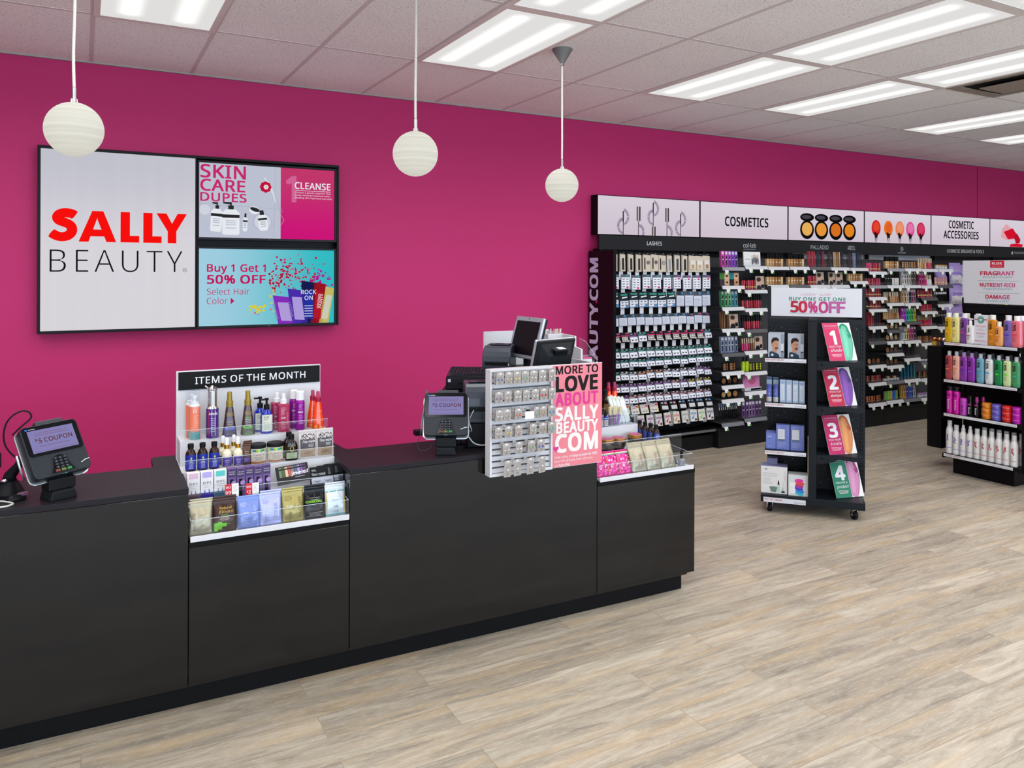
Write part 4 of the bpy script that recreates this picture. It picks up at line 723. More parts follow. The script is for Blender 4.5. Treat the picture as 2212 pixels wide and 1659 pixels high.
def pouch(name, label, w, h, m, front=None, thick=.016, seal=.016, group=None, pos=None, lean=0.0, rz=0.0, seed=1, cat='pouch', crinkle=.0016):
    "filled foil pouch: pillow body and flat crimped seals"
    rg = random.Random(seed); nx, nz = 12, 14; g = [[rg.gauss(0, crinkle) for _ in range(nx+1)] for _ in range(nz+1)]
    def bul(x, z):
        a = max(0, 1-abs(2*x/w)**2.6); c = max(0, min(1, (z-seal*.5)/(h*.22)))*max(0, min(1, (h-seal-z)/(h*.30))); return thick*.5*math.sqrt(a)*math.sin(math.pi/2*min(1, c))
    def wr(x, z):
        i = max(0, min(nx-1e-6, (x/w+.5)*nx)); j = max(0, min(nz-1e-6, z/h*nz)); I, J = int(i), int(j); f, k = i-I, j-J
        cr = (g[J][I]*(1-f)+g[J][I+1]*f)*(1-k)+(g[J+1][I]*(1-f)+g[J+1][I+1]*f)*k
        return -bul(x, z)-.0008-cr*(1 if bul(x, z) > .001 else .15)
    t = thing(name, label, cat, C(*pos), 0, group, (lean, 0, rz+CA)); b = MB(); v = []; f = []
    for s in (0, 1):
        for j in range(nz+1):
            for i in range(nx+1):
                x = -w/2+w*i/nx; z = h*j/nz; v.append((x, wr(x, z) if s == 0 else bul(x, z)*.8+.0006, z))
    N_ = (nx+1)*(nz+1)
    for j in range(nz):
        for i in range(nx):
            a = j*(nx+1)+i; f.append((a, a+1, a+nx+2, a+nx+1)); f.append((N_+a, N_+a+nx+1, N_+a+nx+2, N_+a+1))
    for i in range(nx): f.append((i, N_+i, N_+i+1, i+1)); k = nz*(nx+1)+i; f.append((k, k+1, N_+k+1, N_+k))
    for j in range(nz): a = j*(nx+1); f.append((a, a+nx+1, N_+a+nx+1, N_+a)); a += nx; f.append((a, N_+a, N_+a+nx+1, a+nx+1))
    b.add(v, f, m, True)
    if front: front(b, lambda x, z: wr(x, z)-.0009, w, h)
    b.build('pouch_body', t); s = MB(); s.box(-w/2, w/2, -.0016, .0016, h-.001, h+.004, m)
    for i in range(4): s.box(-w/2, w/2, -.0022, -.0008, h-seal+.003+i*.003, h-seal+.0045+i*.003, m)
    s.build('top_seal', t); return t
gold = M('#a29b84', .38, .6); navyf = M('#2c2f5a', .3, .4)
sach = M('#5a3b2b', .35, .3)
for i in range(3):
    pouch('sachet', ('slim brown foil sachet, frontmost of three beside the jars', 'slim brown foil sachet, middle of three beside the jars', 'slim brown foil sachet, rearmost of three beside the jars')[i], .034, .082+.004*i, sach, (lambda b, w, W_, h: (b.patch(-.012, .012, .01, .03, M('#6a5aa0', .4), w, 6), lines(b, -.010, .010, .04, .055, 3, M('#d9c8a8', .5), w, 'C'))) if i == 0 else None, .007, .01, 'brown sachets on the middle tier', (.600+.004*i, .268+.014*i, .8435), -.06, 0, 20+i, 'sachet')
def jar_print(b):
    w = oval(.034, .034, 2); b.patch(-.030, .030, .012, .050, M('#ded2bd', .5), w, 12)
    for i in range(7): b.patch(-.030+.0086*i, -.0214+.0086*i, .050+.002*(i % 2), .061, M(('#3b9a5a', '#2f6fae', '#7bb53c', '#d0c53a', '#3aa0a0', '#2e8a44', '#88b840')[i], .4), w, 1)
    b.patch(-.030, .030, .004, .011, M('#b5683f', .5), w, 12); b.text("Carol's", -.0, .036, .008, M('#a33c50', .5), wrap=w, w=.042, eps=.001); lines(b, -.02, .02, .016, .029, 4, M('#8b6a52', .5), lambda x, z: w(x, z)-.0006, 'C')
def jar_cap(c): k = M('#17181a', .4); c.lathe([(.0335, .064), (.0345, .066), (.0345, .078), (.033, .0805)], k, 24)
for i, u in enumerate((.6465, .7185)):
    bottle('cream_jar', ('cream jar with black lid and striped label, beside the brown sachets', 'cream jar with black lid and striped label, beside the dark oil bottle')[i], 'jar', (u, .285, .8435), [(0, .031, .031), (.005, .034, .034), (.059, .034, .034), (.064, .032, .032)], '#e3dac8', jar_cap, 2, jar_print, 'black lidded jars on the middle tier', capname='lid')
def oil_print(b):
    def w(x, z): return oval(.027, .016, 3)(x, z)
    b.patch(-.0225, .0225, .008, .034, M('#a9b98c', .5), w, 8); lines(b, -.015, .015, .012, .028, 4, M('#4a5a3a', .5), lambda x, z: w(x, z)-.0006, 'C')
    g = M('#b99a3a', .35, .5); b.poly([(0, .068), (-.0085, .05), (-.006, .04), (0, .036), (.006, .04), (.0085, .05)], -.0168, g); b.poly([(0, .063), (-.006, .049), (-.004, .042), (0, .040), (.004, .042), (.006, .049)], -.0172, M('#1c0d08', .3))
def oil_cap(c): k = M('#15100e', .35); c.lathe([(.0122, .094), (.0122, .108), (.011, .110)], k, 18).lathe([(.0135, .092), (.0135, .095)], k, 16)
for i, (u, v) in enumerate(((.7835, .272), (.7845, .325))):
    bottle('oil_bottle', ('dark oil bottle with gold drop and sage label beside the jars', 'dark oil bottle hidden behind the one with the gold drop')[i], 'bottle', (u, v, .8435), [(0, .026, .0155), (.003, .027, .016), (.060, .027, .016), (.074, .022, .0145), (.086, .0115, .011), (.095, .0105, .0105)], '#1c0d08', oil_cap, 3, oil_print, bodym=M('#1c0c08', .12, coat=.4))
def clay(b, w, W_, h):
    b.patch(-W_*.43, W_*.43, .006, h*.36, M('#a78a6c', .45), w, 10); b.patch(-W_*.43, W_*.43, h*.36, h*.70, M('#4a4446', .45), w, 10)
    rg = random.Random(3)
    for i in range(60): x = rg.uniform(-W_*.42, W_*.40); z = h*rg.uniform(.62, .86); b.patch(x, x+rg.uniform(.002, .006), z, z+rg.uniform(.002, .006), M(rg.choice(('#4a4446', '#6a6264', '#8d8586', '#2f2b2c')), .45), w, 1)
    b.text('clay mask', .004, h*.57, .010, wht, wrap=w, w=W_*.72, bold=.02, eps=.001); lines(b, .002, W_*.36, h*.42, h*.5, 3, wht, lambda x, z: w(x, z)-.0006); lines(b, -.02, .02, h*.18, h*.24, 2, M('#4a3a2c', .5), lambda x, z: w(x, z)-.0006, 'C')
for i, u in enumerate((.8535, .9285)):
    pouch('clay_mask_pouch', ('clear topped clay mask pouch beside the dark oil bottle', 'clear topped clay mask pouch at the end of the middle tier')[i], .075, .118, M('#d8cfcd', .35), clay, .012, .014, 'clay mask pouches', (u, .268, .8435), -.10, 0, 40+i)
# lower step: boxes, palette, lash cards
def carton(name, label, pos, w, d, h, m, face=None, rz=0.0, lean=0.0, group=None, cat='box', top=None, cf=True):
    t = thing(name, label, cat, C(*pos) if cf else pos, 0, group, (lean, 0, rz+(CA if cf else 0))); b = MB(); b.box(-w/2, w/2, -d/2, d/2, 0, h, m)
    if face: face(b, -d/2, w, h)
    b.build('carton', t, min(.0008, d*.1), 1)
    if top: MB().box(-w/2+.0006, w/2-.0006, -d/2+.0006, d/2-.0006, h, h+.0006, top).build('lid_flap', t)
    return t
for i, (u, c, c2) in enumerate(((.3805, '#d9b6cf', '#6a5064'), (.4305, '#b5a8e2', '#3a2f9a'), (.4805, '#57c2bd', '#4a6a80'))):
    def fc(b, y, w, h, c=c, c2=c2):
        b.rect(-.017, .017, h-.022, h, y-.0005, M(c, .45)); b.text('O·P·I', 0, h-.047, .0095, M('#20303c', .5), y, w=.030, bold=.012); lines(b, -.018, .018, h-.060, h-.053, 2, M('#9aa4aa', .5), lambda x, z: y, 'C')
        b.rect(-w/2, w/2, .001, .034, y-.0005, M(c2, .2)); b.rect(-.010, .010, .001, .046, y-.0009, M(c2, .15)); b.rect(-.006, .006, .034, .048, y-.0012, M('#e9e6ea', .4))
    carton('polish_carton', ('white nail polish carton with pale pink top', 'white nail polish carton with lilac top', 'white nail polish carton with teal top')[i]+' on the lower step', (u, .165, .745), .047, .034, .115, M('#e7e4e6', .45), fc, group='nail polish cartons')
for i in range(5):
    def fc(b, y, w, h):
        b.rect(-w/2+.002, w/2-.002, h-.036, h-.003, y-.0005, M('#43305e', .45)); b.text('THE CURE', 0, h-.017, .0045, wht, y, w=.022, eps=.001); b.text('MASCARA', 0, h-.026, .0045, wht, y, w=.022, eps=.001)
        b.rect(-.007, .006, .004, .074, y-.0009, M('#16131a', .4)); b.ell(.007, h*.49, .0095, .0095, y-.0014, M('#b394cf', .4), 12); b.rect(-.007, .006, .046, .047, y-.0012, M('#8d6ac0', .4))
    carton('mascara_carton', 'purple mascara carton, %s of five counting from the teal polish carton' % ORD[i], (.5235+.034*i, .165-.002*(i % 2), .745), .031, .028, .118-.002*(i % 2), M('#6f5590', .4), fc, rz=rnd(-.05, .05), group='purple mascara cartons', cat='box')
for i, (u, st) in enumerate(((.515, '99'), (.592, '2'))):
    t = thing('sale_card', ('red and white sale card reading 99 cents', 'red and white sale card reading two dollars')[i], 'price card', C(u, .080, .768-.006*i), 0, 'sale cards', (-.12, 0, CA+.05))
    b = MB(); b.box(-.026, .026, 0, .001, 0, .050, paper); b.rect(-.026, 0, 0, .05, -.0006, red); b.text('SALE', -.013, .034, .008, wht, -.0008, w=.019, bold=.015)
    if i: b.text('$', -.0185, .015, .008, wht, -.0008).text('2', -.0105, .010, .013, wht, -.0008, bold=.01)
    else: b.text('99', -.0145, .011, .013, wht, -.0008, bold=.0).text('¢', -.0045, .015, .008, wht, -.0008)
    for k in range(5): b.rect(.004, .022-.003*(k % 3), .040-.005*k, .0415-.005*k, -.0006, M('#a9a9b2', .5))
    b.build('card', t)
t = thing('eyeshadow_palette', 'dark eyeshadow palette with ten colour pans, tilted on the lower step', 'palette', C(.772, .155, .775), 0, None, (-.55, R(-5), CA-.02))
b = MB(); dk = M('#26262a', .35); b.box(-.066, .066, -.005, .005, 0, .075, dk); cs = ('#6a7a52', '#3f5a48', '#d9b08e', '#b0524e', '#7d746c', '#5a5a78', '#8f86b0', '#6a4a86', '#4f3a5c')
for i, c in enumerate(cs): b.rect(-.055+.0125*i, -.044+.0125*i, .028, .058, -.0056, M(c, .35)); b.rect(-.055+.0125*i, -.044+.0125*i, .064, .070, -.0056, M(c, .35))
b.text('jeweled', .062, .031, .014, wht, -.006, al='R', w=.07, bold=.02); lines(b, .005, .06, .018, .02, 1, wht, lambda x, z: -.006); b.build('palette_case', t, .001)
for i in range(3):
    t = thing('lash_box', 'black faux mink lash box with white window, %s of three at the display end' % ORD[i], 'lash box', C(.893+.034*i, .168+.014*i, .752), 0, 'black lash boxes on the lower step', (-.35, 0, CA)); b = MB()
    b.box(-.05, .05, -.006, .006, 0, .072, M('#131316', .3))
    b.rect(-.046, .046, .002, .026, -.0068, M('#c4c9d8', .4))
    for sx in (-.022, .022): b.lash(sx, .017, .034, .010, -.0075, M('#8a8ea0', .5), 8)
    b.text('ARDELL', -.044, .054, .007, wht, -.0068, al='L', w=.02); b.text('faux mink', -.044, .036, .011, wht, -.0068, al='L', w=.058)
    for k in range(6): b.rect(.026, .038-.001*k, .036+.005*k, .039+.005*k, -.0068, M('#6a6a74', .4))
    b.build('box_front', t, .0008)
# tray pouches
def rep(b, w, W_, h): b.text('REPAIR', -W_*.22, .02, .0095, M('#8a5a44', .5), wrap=w, rot=R(90), al='L', w=.062); b.text('C', W_*.16, h*.30, .018, M('#efe9d2', .3), wrap=w, shear=.3); lines(b, -.01, .02, h*.55, h*.62, 3, M('#a8976a', .5), w)
def nat(b, w, W_, h):
    g = M('#c9a23f', .4); b.text('Natural', .002, h*.70, .009, g, wrap=w, w=.045, shear=.3, bold=.01); b.text('Elixirs', .004, h*.58, .010, g, wrap=w, w=.05, shear=.3, bold=.01); b.text('Magnolia', .0, h*.50, .005, M('#7ecb3c', .5), wrap=w, w=.025, bold=.02); lines(b, -.02, .02, h*.36, h*.45, 4, M('#cdbcae', .5), w, 'C')
    gr = M('#6fc22e', .35)
    for x0, x1, a, c in ((-W_*.47, -W_*.3, .004, h*.36), (-W_*.3, -W_*.12, .01, h*.40), (-W_*.12, W_*.08, .02, h*.34), (W_*.08, W_*.26, .03, h*.30)): b.patch(x0, x1, a, c*.8, gr, w, 3, 2)
def colr(txt, c):
    def f(b, w, W_, h):
        b.text(txt, W_*.30, h*.30, .0115, M(c, .4), wrap=w, rot=R(-90), al='L', w=.055, eps=.001) if txt == 'SMOOTH' else b.text(txt, W_*.30, h*.24, .0115, M(c, .4), wrap=w, rot=R(90), al='L', w=.055, eps=.001)
        lines(b, -W_*.38, -.004, h*.70, h*.80, 4, M(c, .4), w); b.text('ion', -W_*.14, h*.46, .009, wht, wrap=w, bold=.02, eps=.001); lines(b, -W_*.38, 0, h*.10, h*.34, 6, M(c, .4), w)
    return f
def smo(b, w, W_, h): b.text('SMOOTH', W_*.26, h*.78, .0115, M('#5c5432', .4), wrap=w, rot=R(-90), al='L', w=.078, eps=.001); b.text('ion', -W_*.16, h*.48, .010, M('#f1ecd8', .4), wrap=w, bold=.02, eps=.001); lines(b, -W_*.4, 0, h*.7, h*.82, 4, M('#77704a', .4), w); lines(b, -W_*.4, 0, h*.1, h*.3, 6, M('#77704a', .4), w)
def chc(b, w, W_, h):
    b.text('CHARCOAL', -.004, h*.53, .0085, M('#8fe02a', .4), wrap=w, w=W_*.8, bold=.03, eps=.001); lines(b, -.03, .03, h*.08, h*.2, 4, M('#b9b9bd', .5), w, 'C'); lines(b, -.02, .02, h*.62, h*.68, 2, M('#b9b9bd', .5), w, 'C')
def whp(b, w, W_, h):
    t_ = M('#3f9a94', .4); b.patch(-W_/2, W_/2, h*.80, h*.83, t_, w, 8); b.patch(-W_/2, W_/2, .004, .009, t_, w, 8)
    for s in (-1, 1): b.patch(s*W_*.44-.002, s*W_*.44+.002, .01, h*.8, M('#d2b95e', .4), w, 1, 8)
    b.text('COCONUT', 0, h*.5, .006, M('#7aa9b8', .5), wrap=w, w=.035); lines(b, -.015, .015, h*.12, h*.18, 3, M('#8ab4bc', .5), w, 'C'); b.text('OK', 0, h*.28, .008, M('#5c8a6a', .5), wrap=w)
tray = [(.395, 'champagne foil pouch with repair written up its side', gold, rep), (.482, 'dark brown foil pouch with green magnolia leaf', M('#3a211c', .25, .3), nat), (.572, 'periwinkle foil pouch marked color, beside the brown pouch', M('#7b8fd0', .3, .25), colr('COLOR', '#c6cff2')), (.655, 'pale lilac foil pouch marked color', M('#b3b8e8', .3, .25), colr('COLOR', '#8b93cc')), (.742, 'olive gold foil pouch marked smooth', M('#a89b5c', .3, .35), smo), (.829, 'black foil pouch with lime charcoal lettering', M('#131315', .18, .3), chc), (.914, 'white foil pouch with teal and gold edging', M('#d3dce2', .25, .15), whp)]
for i, (u, lab, m, f) in enumerate(tray):
    pouch('foil_pouch', lab+', front of tray', .083, .121, m, f, .018, .020, 'foil pouches in the month display tray', (u, .030, .652), -.20, rnd(-.04, .04), 60+i)
    if i not in (2, ): pouch('foil_pouch', lab.split(',')[0].split(' with')[0].split(' marked')[0]+', the rear one behind its front twin', .083, .125, m, None, .012, .020, 'foil pouches in the month display tray', (u+.006, .052, .652), -.17, rnd(-.04, .04), 80+i)

# ------------------------------------------------------------------ aisle end display products
def pj_print(b):
    def w(x, z): return oval(.036, .036, 2)(x, z)
    g = M('#6d6a3a', .4); b.text('Hair Masque', 0, .026, .006, g, wrap=w, w=.036, eps=.0012); lines(b, -.018, .018, .010, .02, 3, g, lambda x, z: w(x, z)-.0008, 'C')
def pj_cap(c):
    bz = M('#a9743f', .3, .5); c.lathe([(.0375, .044), (.0385, .046), (.0385, .060), (.0365, .0625), (.033, .0625)], bz, 28).lathe([(.033, .0630), (.0001, .0634)], M('#b2547c', .5), 24)
for i, (u, v) in enumerate(((2.338, .150), (2.412, .152), (2.535, .180))):
    t = bottle('hair_masque_jar', ('dark hair masque jar with mauve lid, against the poster edge', 'dark hair masque jar with mauve lid, middle of three in a row', 'dark hair masque jar with mauve lid, beside the brown bottles')[i], 'jar', (u, v, .745), [(0, .022, .022), (.004, .029, .029), (.02, .0355, .0355), (.035, .037, .037), (.045, .036, .036)], '#2a241f', pj_cap, 2, pj_print, 'mauve lidded jars at the aisle end', bodym=M('#221d18', .2, coat=.3), capname='lid')
MB_ = MB().box(2.602, 2.69, .10, .36, .651, .745, wp)
t = thing('display_riser', 'white riser block under the four brown bottles at the aisle end', 'riser', C(0, 0, 0), CA); MB_.build('block', t, .001)
def bb_print(b):
    w = oval(.0205, .0205, 2); lab = M('#2b46a8', .35); b.patch(-.0195, .0195, .006, .066, lab, w, 10); lines(b, -.014, .012, .03, .058, 6, M('#c9d3f0', .5), lambda x, z: w(x, z)-.0004); b.patch(.001, .011, .010, .030, wht, lambda x, z: w(x, z)-.0004, 3)
    for q in range(4): b.patch(.0015+.0022*q, .0028+.0022*q, .012, .028, ink, lambda x, z: w(x, z)-.0008, 1)
for i in range(4):
    bottle('oil_bottle', 'brown bottle with blue barcode label, %s back from the aisle end tray front' % ORD[i], 'bottle', (2.640, .135+.047*i, .745), DKS, '#25110d', dk_cap, 2, bb_print, 'blue labelled bottles at the aisle end', bodym=brown)
orange(2.560, .455, .872, 'orange spray bottle on the aisle end display, nearer the poster', 'orange sprays at the aisle end')
orange(2.6, .455, .872, 'orange spray bottle on the aisle end display, beside the lash wall', 'orange sprays at the aisle end')
for i in range(2):
    bottle('oil_bottle', ('tall dark bottle behind the orange sprays, next to the pink poster', 'tall dark bottle behind the orange sprays, showing a gold label')[i], 'bottle', (2.515-.03*i, .42+.03*i, .872), [(0, .0205, .0205), (.004, .021, .021), (.08, .021, .021), (.095, .012, .012), (.115, .011, .011)], '#1b120f', lambda c: c.lathe([(.0125, .113), (.0125, .133), (.011, .135)], M('#121317', .35), 16), 2, lambda b: b.patch(-.017, .017, .015, .06, M('#8a6a2f', .4), oval(.021, .021, 2), 8), bodym=brown)
def dp_print(b): w = oval(.0155, .0155, 2); b.patch(-.0145, .0145, .004, .036, M('#cfc3b4', .5), w, 8); lines(b, -.008, .008, .010, .03, 5, M('#6a6070', .5), lambda x, z: w(x, z)-.0005)
def dp_cap(c): k = M('#15161a', .35); c.lathe([(.008, .053), (.0085, .062), (.0055, .064)], k, 14).lathe([(.005, .064), (.0055, .078), (.002, .085)], k, 12)
for i, u in enumerate((2.377, 2.410)):
    bottle('dropper_bottle', ('small blue dropper bottle against the poster edge', 'small blue dropper bottle beside the lip tube bin')[i], 'bottle', (u, .268, .8435), [(0, .015, .015), (.002, .0155, .0155), (.038, .0155, .0155), (.047, .010, .010), (.053, .0075, .0075)], '#1b2f9a', dp_cap, 2, dp_print, 'blue droppers at the aisle end', bodym=M('#1b2f9a', .12, coat=.3), capname='dropper')
t = thing('clear_bin', 'clear acrylic bin of lip tubes and white cartons at the aisle end', 'bin', C(2.432, .254, .8435), CA); b = MB()
b.box(0, .165, 0, .002, 0, .07, AC).box(0, .165, .092, .094, 0, .08, AC).box(0, .002, 0, .094, 0, .07, AC).box(.163, .165, 0, .094, 0, .07, AC).box(.062, .064, .002, .092, 0, .06, AC).box(0, .165, 0, .094, 0, .002, AC).box(0, .165, 0, .0015, .07, .0715, edge_mat()); b.build('bin_walls', t)
for i in range(5):
    u = 2.443+.0125*i; t = thing('lip_tube', 'lip tube with cream cap, %s of five in the clear bin' % ORD[i], 'tube', C(u, .275+.012*(i % 2), .846), CA, 'cream capped lip tubes', (0, R((0, 0, 2, 8, 14)[i]), CA))
    MB().lathe([(.0065, 0), (.007, .002), (.007, .052)], M(('#6a3f8a', '#8a5a3a', '#7a4a6a', '#9a4fc0', '#a85ac8')[i], .25), 12).build('tube_body', t)
    MB().lathe([(.0074, .052), (.0074, .092), (.006, .094)], M('#e2cfa4', .35), 12).build('cap', t)
for i in range(4):
    def fc(b, y, w, h):
        b.rect(-w/2+.003, w/2-.003, .01, h-.004, y-.0004, M('#eef0ea', .35)); b.text('RADIANT', 0, h*.35, .007, M('#b9c4bd', .4), y, rot=R(90), w=.055, eps=.001)
        for q, c in ((.92, '#e6d9a8'), (.95, '#bfe0d6')): b.rect(-w/2, w/2, h*q, h*q+.003, y-.0006, M(c, .3))
    carton('slim_carton', 'slim white carton leaning in the clear bin, %s of four from the lip tubes' % ORD[i], (2.512+.020*i, .300-.003*i, .8500), .030, .012, .150-.004*i, M('#dfe3dc', .3, .1), fc, rz=0, group='slim white cartons leaning in the bin').rotation_euler = (-.05, -.33, CA)
def pkp(b, w, W_, h):
    rg = random.Random(9)
    for i in range(26): x = rg.uniform(-W_*.36, W_*.3); z = rg.uniform(.02, h*.8); b.patch(x, x+rg.uniform(.004, .014), z, z+rg.uniform(.003, .012), M(rg.choice(('#f2a6d0', '#fbe3f0', '#d61a86')), .2, .2), w, 2)
    for s in (-1, 1):
        for k in range(8): b.patch(s*W_*.44-.0025, s*W_*.44+.0025, .012+.013*k, .018+.013*k, M('#e8932c', .4), w, 1)
    b.patch(-W_/2, W_/2, h*.9, h*.94, M('#f3d9a0', .3), w, 6); b.patch(-W_/2, W_/2, h*.86, h*.89, M('#4fb6c0', .3), w, 6)
for i, u in enumerate((2.236, 2.303, 2.372)):
    pouch('foil_pouch', ('hot pink foil pouch half behind the poster', 'hot pink foil pouch, middle of three', 'hot pink foil pouch beside the champagne ones')[i], .078, .118, M('#e0368f', .2, .4), pkp, .018, .01, 'pink pouches at the aisle end', (u, .028, .652), -.42, .05, 100+i, crinkle=.0026)
def repb(b, w, W_, h): b.text('REPAIR', W_*.20, .02, .010, M('#b56a5c', .4), wrap=w, rot=R(90), al='L', w=.065); b.text('ion', -W_*.15, h*.45, .010, M('#efe6c8', .4), wrap=w)
gp = M('#a39c88', .36, .5)
for i, u in enumerate((2.456, 2.548, 2.638)):
    pouch('foil_pouch', ('large champagne foil pouch beside the pink ones', 'large champagne foil pouch between two like it', 'large champagne foil pouch beside the navy sachets')[i], .094, .142, gp, repb, .024, .02, 'champagne pouches at the aisle end', (u, .024, .652), -.40, .02, 110+i)
    pouch('foil_pouch', ('champagne foil pouch behind the first large one', 'champagne foil pouch behind the middle large one', 'champagne foil pouch behind the last large one')[i], .09, .142, gp, None, .012, .02, 'champagne pouches at the aisle end', (u+.006, .042, .652), -.38, -.03, 120+i)
for i in range(3):
    pouch('sachet', 'navy sachet leaning behind the champagne pouches, %s from the pouches' % ORD[i], .055, .085, navyf, None, .006, .01, 'navy sachets at the aisle end', (2.705+.004*i, .07+.012*i, .652), -.75, 0, 130+i, 'sachet')
t = thing('nail_polish', 'small clear nail polish bottle with black cap at the tray corner', 'nail polish', C(2.727, .035, .652), CA)
MB().loft([(0, .0155, .0125), (.003, .017, .0135), (.030, .017, .0135), (.036, .012, .010), (.038, .006, .006)], M('#c9cdd2', .08, trans=.6), 4, 16).text('OPI', 0, .013, .006, ink, -.0142).build('glass_bottle', t)
MB().lathe([(.0075, .039), (.0068, .074), (.006, .076)], M('#101013', .3), 14).build('cap', t)

# ------------------------------------------------------------------ slatwall cards, poster, enclosure
t = thing('counter_screen', 'white box enclosure behind the slatwall and poster, open at the top', 'screen', C(0, 0, 0), CA)
MB().box(1.578, 2.19, -.0122, -.0026, .76, 1.2205, wp).build('front_board', t, .001)
MB().box(2.172, 2.1785, .0, .36, .8435, 1.2165, M('#cfd3d8', .35)).build('side_board', t, .001)
t = thing('slatwall_panel', 'white slatwall panel on the counter front, hung with earring cards', 'slatwall', C(0, 0, 0), CA); b = MB()
for a in ((1.572, 1.892, 1.212, 1.2235), (1.572, 1.892, .75, .7615), (1.572, 1.583, .7615, 1.212), (1.884, 1.892, .7615, 1.212)): b.box(a[0], a[1], -.062, -.014, a[2], a[3], wp)
b.build('frame', t, .0012); b = MB(); z = .7635
b.box(1.583, 1.884, -.024, -.014, .7615, 1.212, M('#8d9196', .5))
while z < 1.20: b.box(1.583, 1.884, -.046, -.024, z, z+.0185, wp).box(1.583, 1.884, -.048, -.044, z+.0185, z+.0200, M('#c3c7cc', .3)); z += .0268
b.build('slats', t)
hk = []
ROWS = [([1.603, 1.647, 1.691, 1.731, 1.772, 1.818, 1.871], 1.216, 1.159), ([1.6, 1.644, 1.694, 1.737, 1.781, 1.827, 1.87], 1.132, 1.078), ([1.6, 1.642, 1.695, 1.75, 1.789, 1.824, 1.868], 1.052, 1.0), ([1.599, 1.647, 1.699, 1.771, 1.82, 1.869], .977, .924), ([1.638, 1.7, 1.761, 1.813], .903, .848), ([1.642, 1.693, 1.757, 1.818], .827, .752)]
hkm = MB().tube([(0, 0, 0), (0, -.042, .002), (0, -.046, .006)], .0016, chrome, 6).box(-.008, .008, -.002, 0, -.012, .012, M('#d4d6da', .3)).mesh('hook')
stones = [['#5a6aa8', '#d9c9a0', '#e3c95c', '#5cc07a', '#e6e3da', '#e2e6ea', '#d8cfc9'], ['#8a6a9a', '#d9d2c4', '#e4dfe6', '#d6d8dc', '#e0dcd6', '#d01818', '#dcdcdc'], ['#dfe1e6', '#b9a59a', '#ee6a2c', '#eee', '#9ac0a8', '#c8963a', '#4a8ad0'], ['#d5d2cf', '#d3c46a', '#d8b8b0', '#c4d0c8', '#a88a4a', '#4ac0b0'], ['#dcd8d2', '#e6e6ea', '#7ab88a', '#3a5ae0'], ['#e2e2e6', '#d8d8d8', '#e6e6ec', '#e8e8e8']]
cardm = M('#a8a19d', .5)
for r, (us, zt, zb) in enumerate(ROWS):
    for c, u in enumerate(us):
        o = bpy.data.objects.new('hook', hkm); COL.objects.link(o); o.parent = t; o.location = (u, -.047, zt-.014)
        h = zt-zb
        if (r, c) == (2, 3):
            q = thing('note_card', 'blank white note card among the earring cards of the third row', 'card', C(u-.004, -.108, zt-.010-h+.012), CA); MB().box(-.023, .023, -.0006, .0006, 0, .034, paper).build('card', q); continue
        for dpt in range(2 if r < 5 and c % 3 != 1 else 1):
            lab = 'earring card on the slatwall, %s along the %s row down%s' % (ORD[c], ORD[r], ', behind the front card' if dpt else (' with red stones' if stones[r][c] == '#d01818' else ''))
            q = thing('earring_card', lab, 'earring card', C(u-.003*dpt, -.094+.012*dpt, zb), 0, 'earring cards on the slatwall', (.05, rnd(-.05, .05), CA+rnd(-.12, .12)))
            b = MB(); b.box(-.0185, .0185, -.0004, .0004, 0, h, cardm).rect(-.0165, .0165, h-.012, h-.010, -.0007, M('#d9d6d4', .5))
            b.ell(0, h*.17, .008, .007, -.0007, M('#9a9492', .5), 10).text('E', 0, h*.13, .006, M('#5a5654', .5), -.001)
            b.rect(-.006, .006, h-.009, h-.003, -.0007, M('#efeff2', .15)); b.build('card', q)
            if not dpt:
                s = M(stones[r][c], .08, .2, coat=.6); b = MB()
                if r < 5:
                    for sx in (-.0085, .0085): b.sphere((sx, -.003, h*.42), .0046, s, 8).tube([(sx, -.002, h*.47), (sx*.6, -.003, h*.60), (sx*.9, -.001, h*.66)], .0006, chrome, 4)
                else: b.tube([(-.012, -.001, h*.75), (0, -.002, h*.55), (.012, -.001, h*.75)], .0006, chrome, 4).sphere((0, -.003, h*.42), .0052, s, 8)
                b.build('jewels', q)
t = thing('pink_poster', 'pink poster with bold black, magenta and white lettering on the counter front', 'poster', C(0, -.019, 0), CA)
MB().box(1.893, 2.192, -.0015, .005, .742, 1.2225, M('#e9e9ec', .2)).build('acrylic_holder', t, .001)
b = MB(); b.box(1.897, 2.1905, -.003, -.0016, .7445, 1.2195, M('#e8828f', .4)); k_ = M('#161213', .4); w_ = M('#f0eae6', .4); mg = M('#de2f8c', .4)
for st, z, h, m, x0, x1, bo in (('MORE TO', 1.178, .036, k_, 1.931, 2.168, .03), ('LOVE', 1.098, .066, k_, 1.931, 2.166, .045), ('ABOUT', 1.031, .055, mg, 1.929, 2.168, .04), ('SALLY', .960, .060, w_, 1.928, 2.170, .04), ('BEAUTY', .903, .049, w_, 1.934, 2.168, .04), ('COM', .815, .079, w_, 1.929, 2.168, .045)): b.text(st, x0, z, h, m, -.003, w=x1-x0, al='L', bold=bo)
b.heart(1.934, .832, .0145, -.0045, mg)
for i, (a, c, ww) in enumerate((('Order online and', 'ship to store for FREE.', .240), ('Save 10% off every order when you', '', .211), ('use', 'Auto-ship.', .086))):
    z = .785-.0185*i; wa = letters(a, 0)[2]; wc = letters(c, .03)[2]+.26 if c else 0; k = ww/(wa+wc); b.text(a, 1.926, z, .0115, w_, -.003, al='L', w=wa*k)
    if c: b.text(c, 1.926+(wa+.26)*k, z, .0115, w_, -.003, al='L', bold=.03, w=(wc-.26)*k)
b.build('poster_sheet', t)

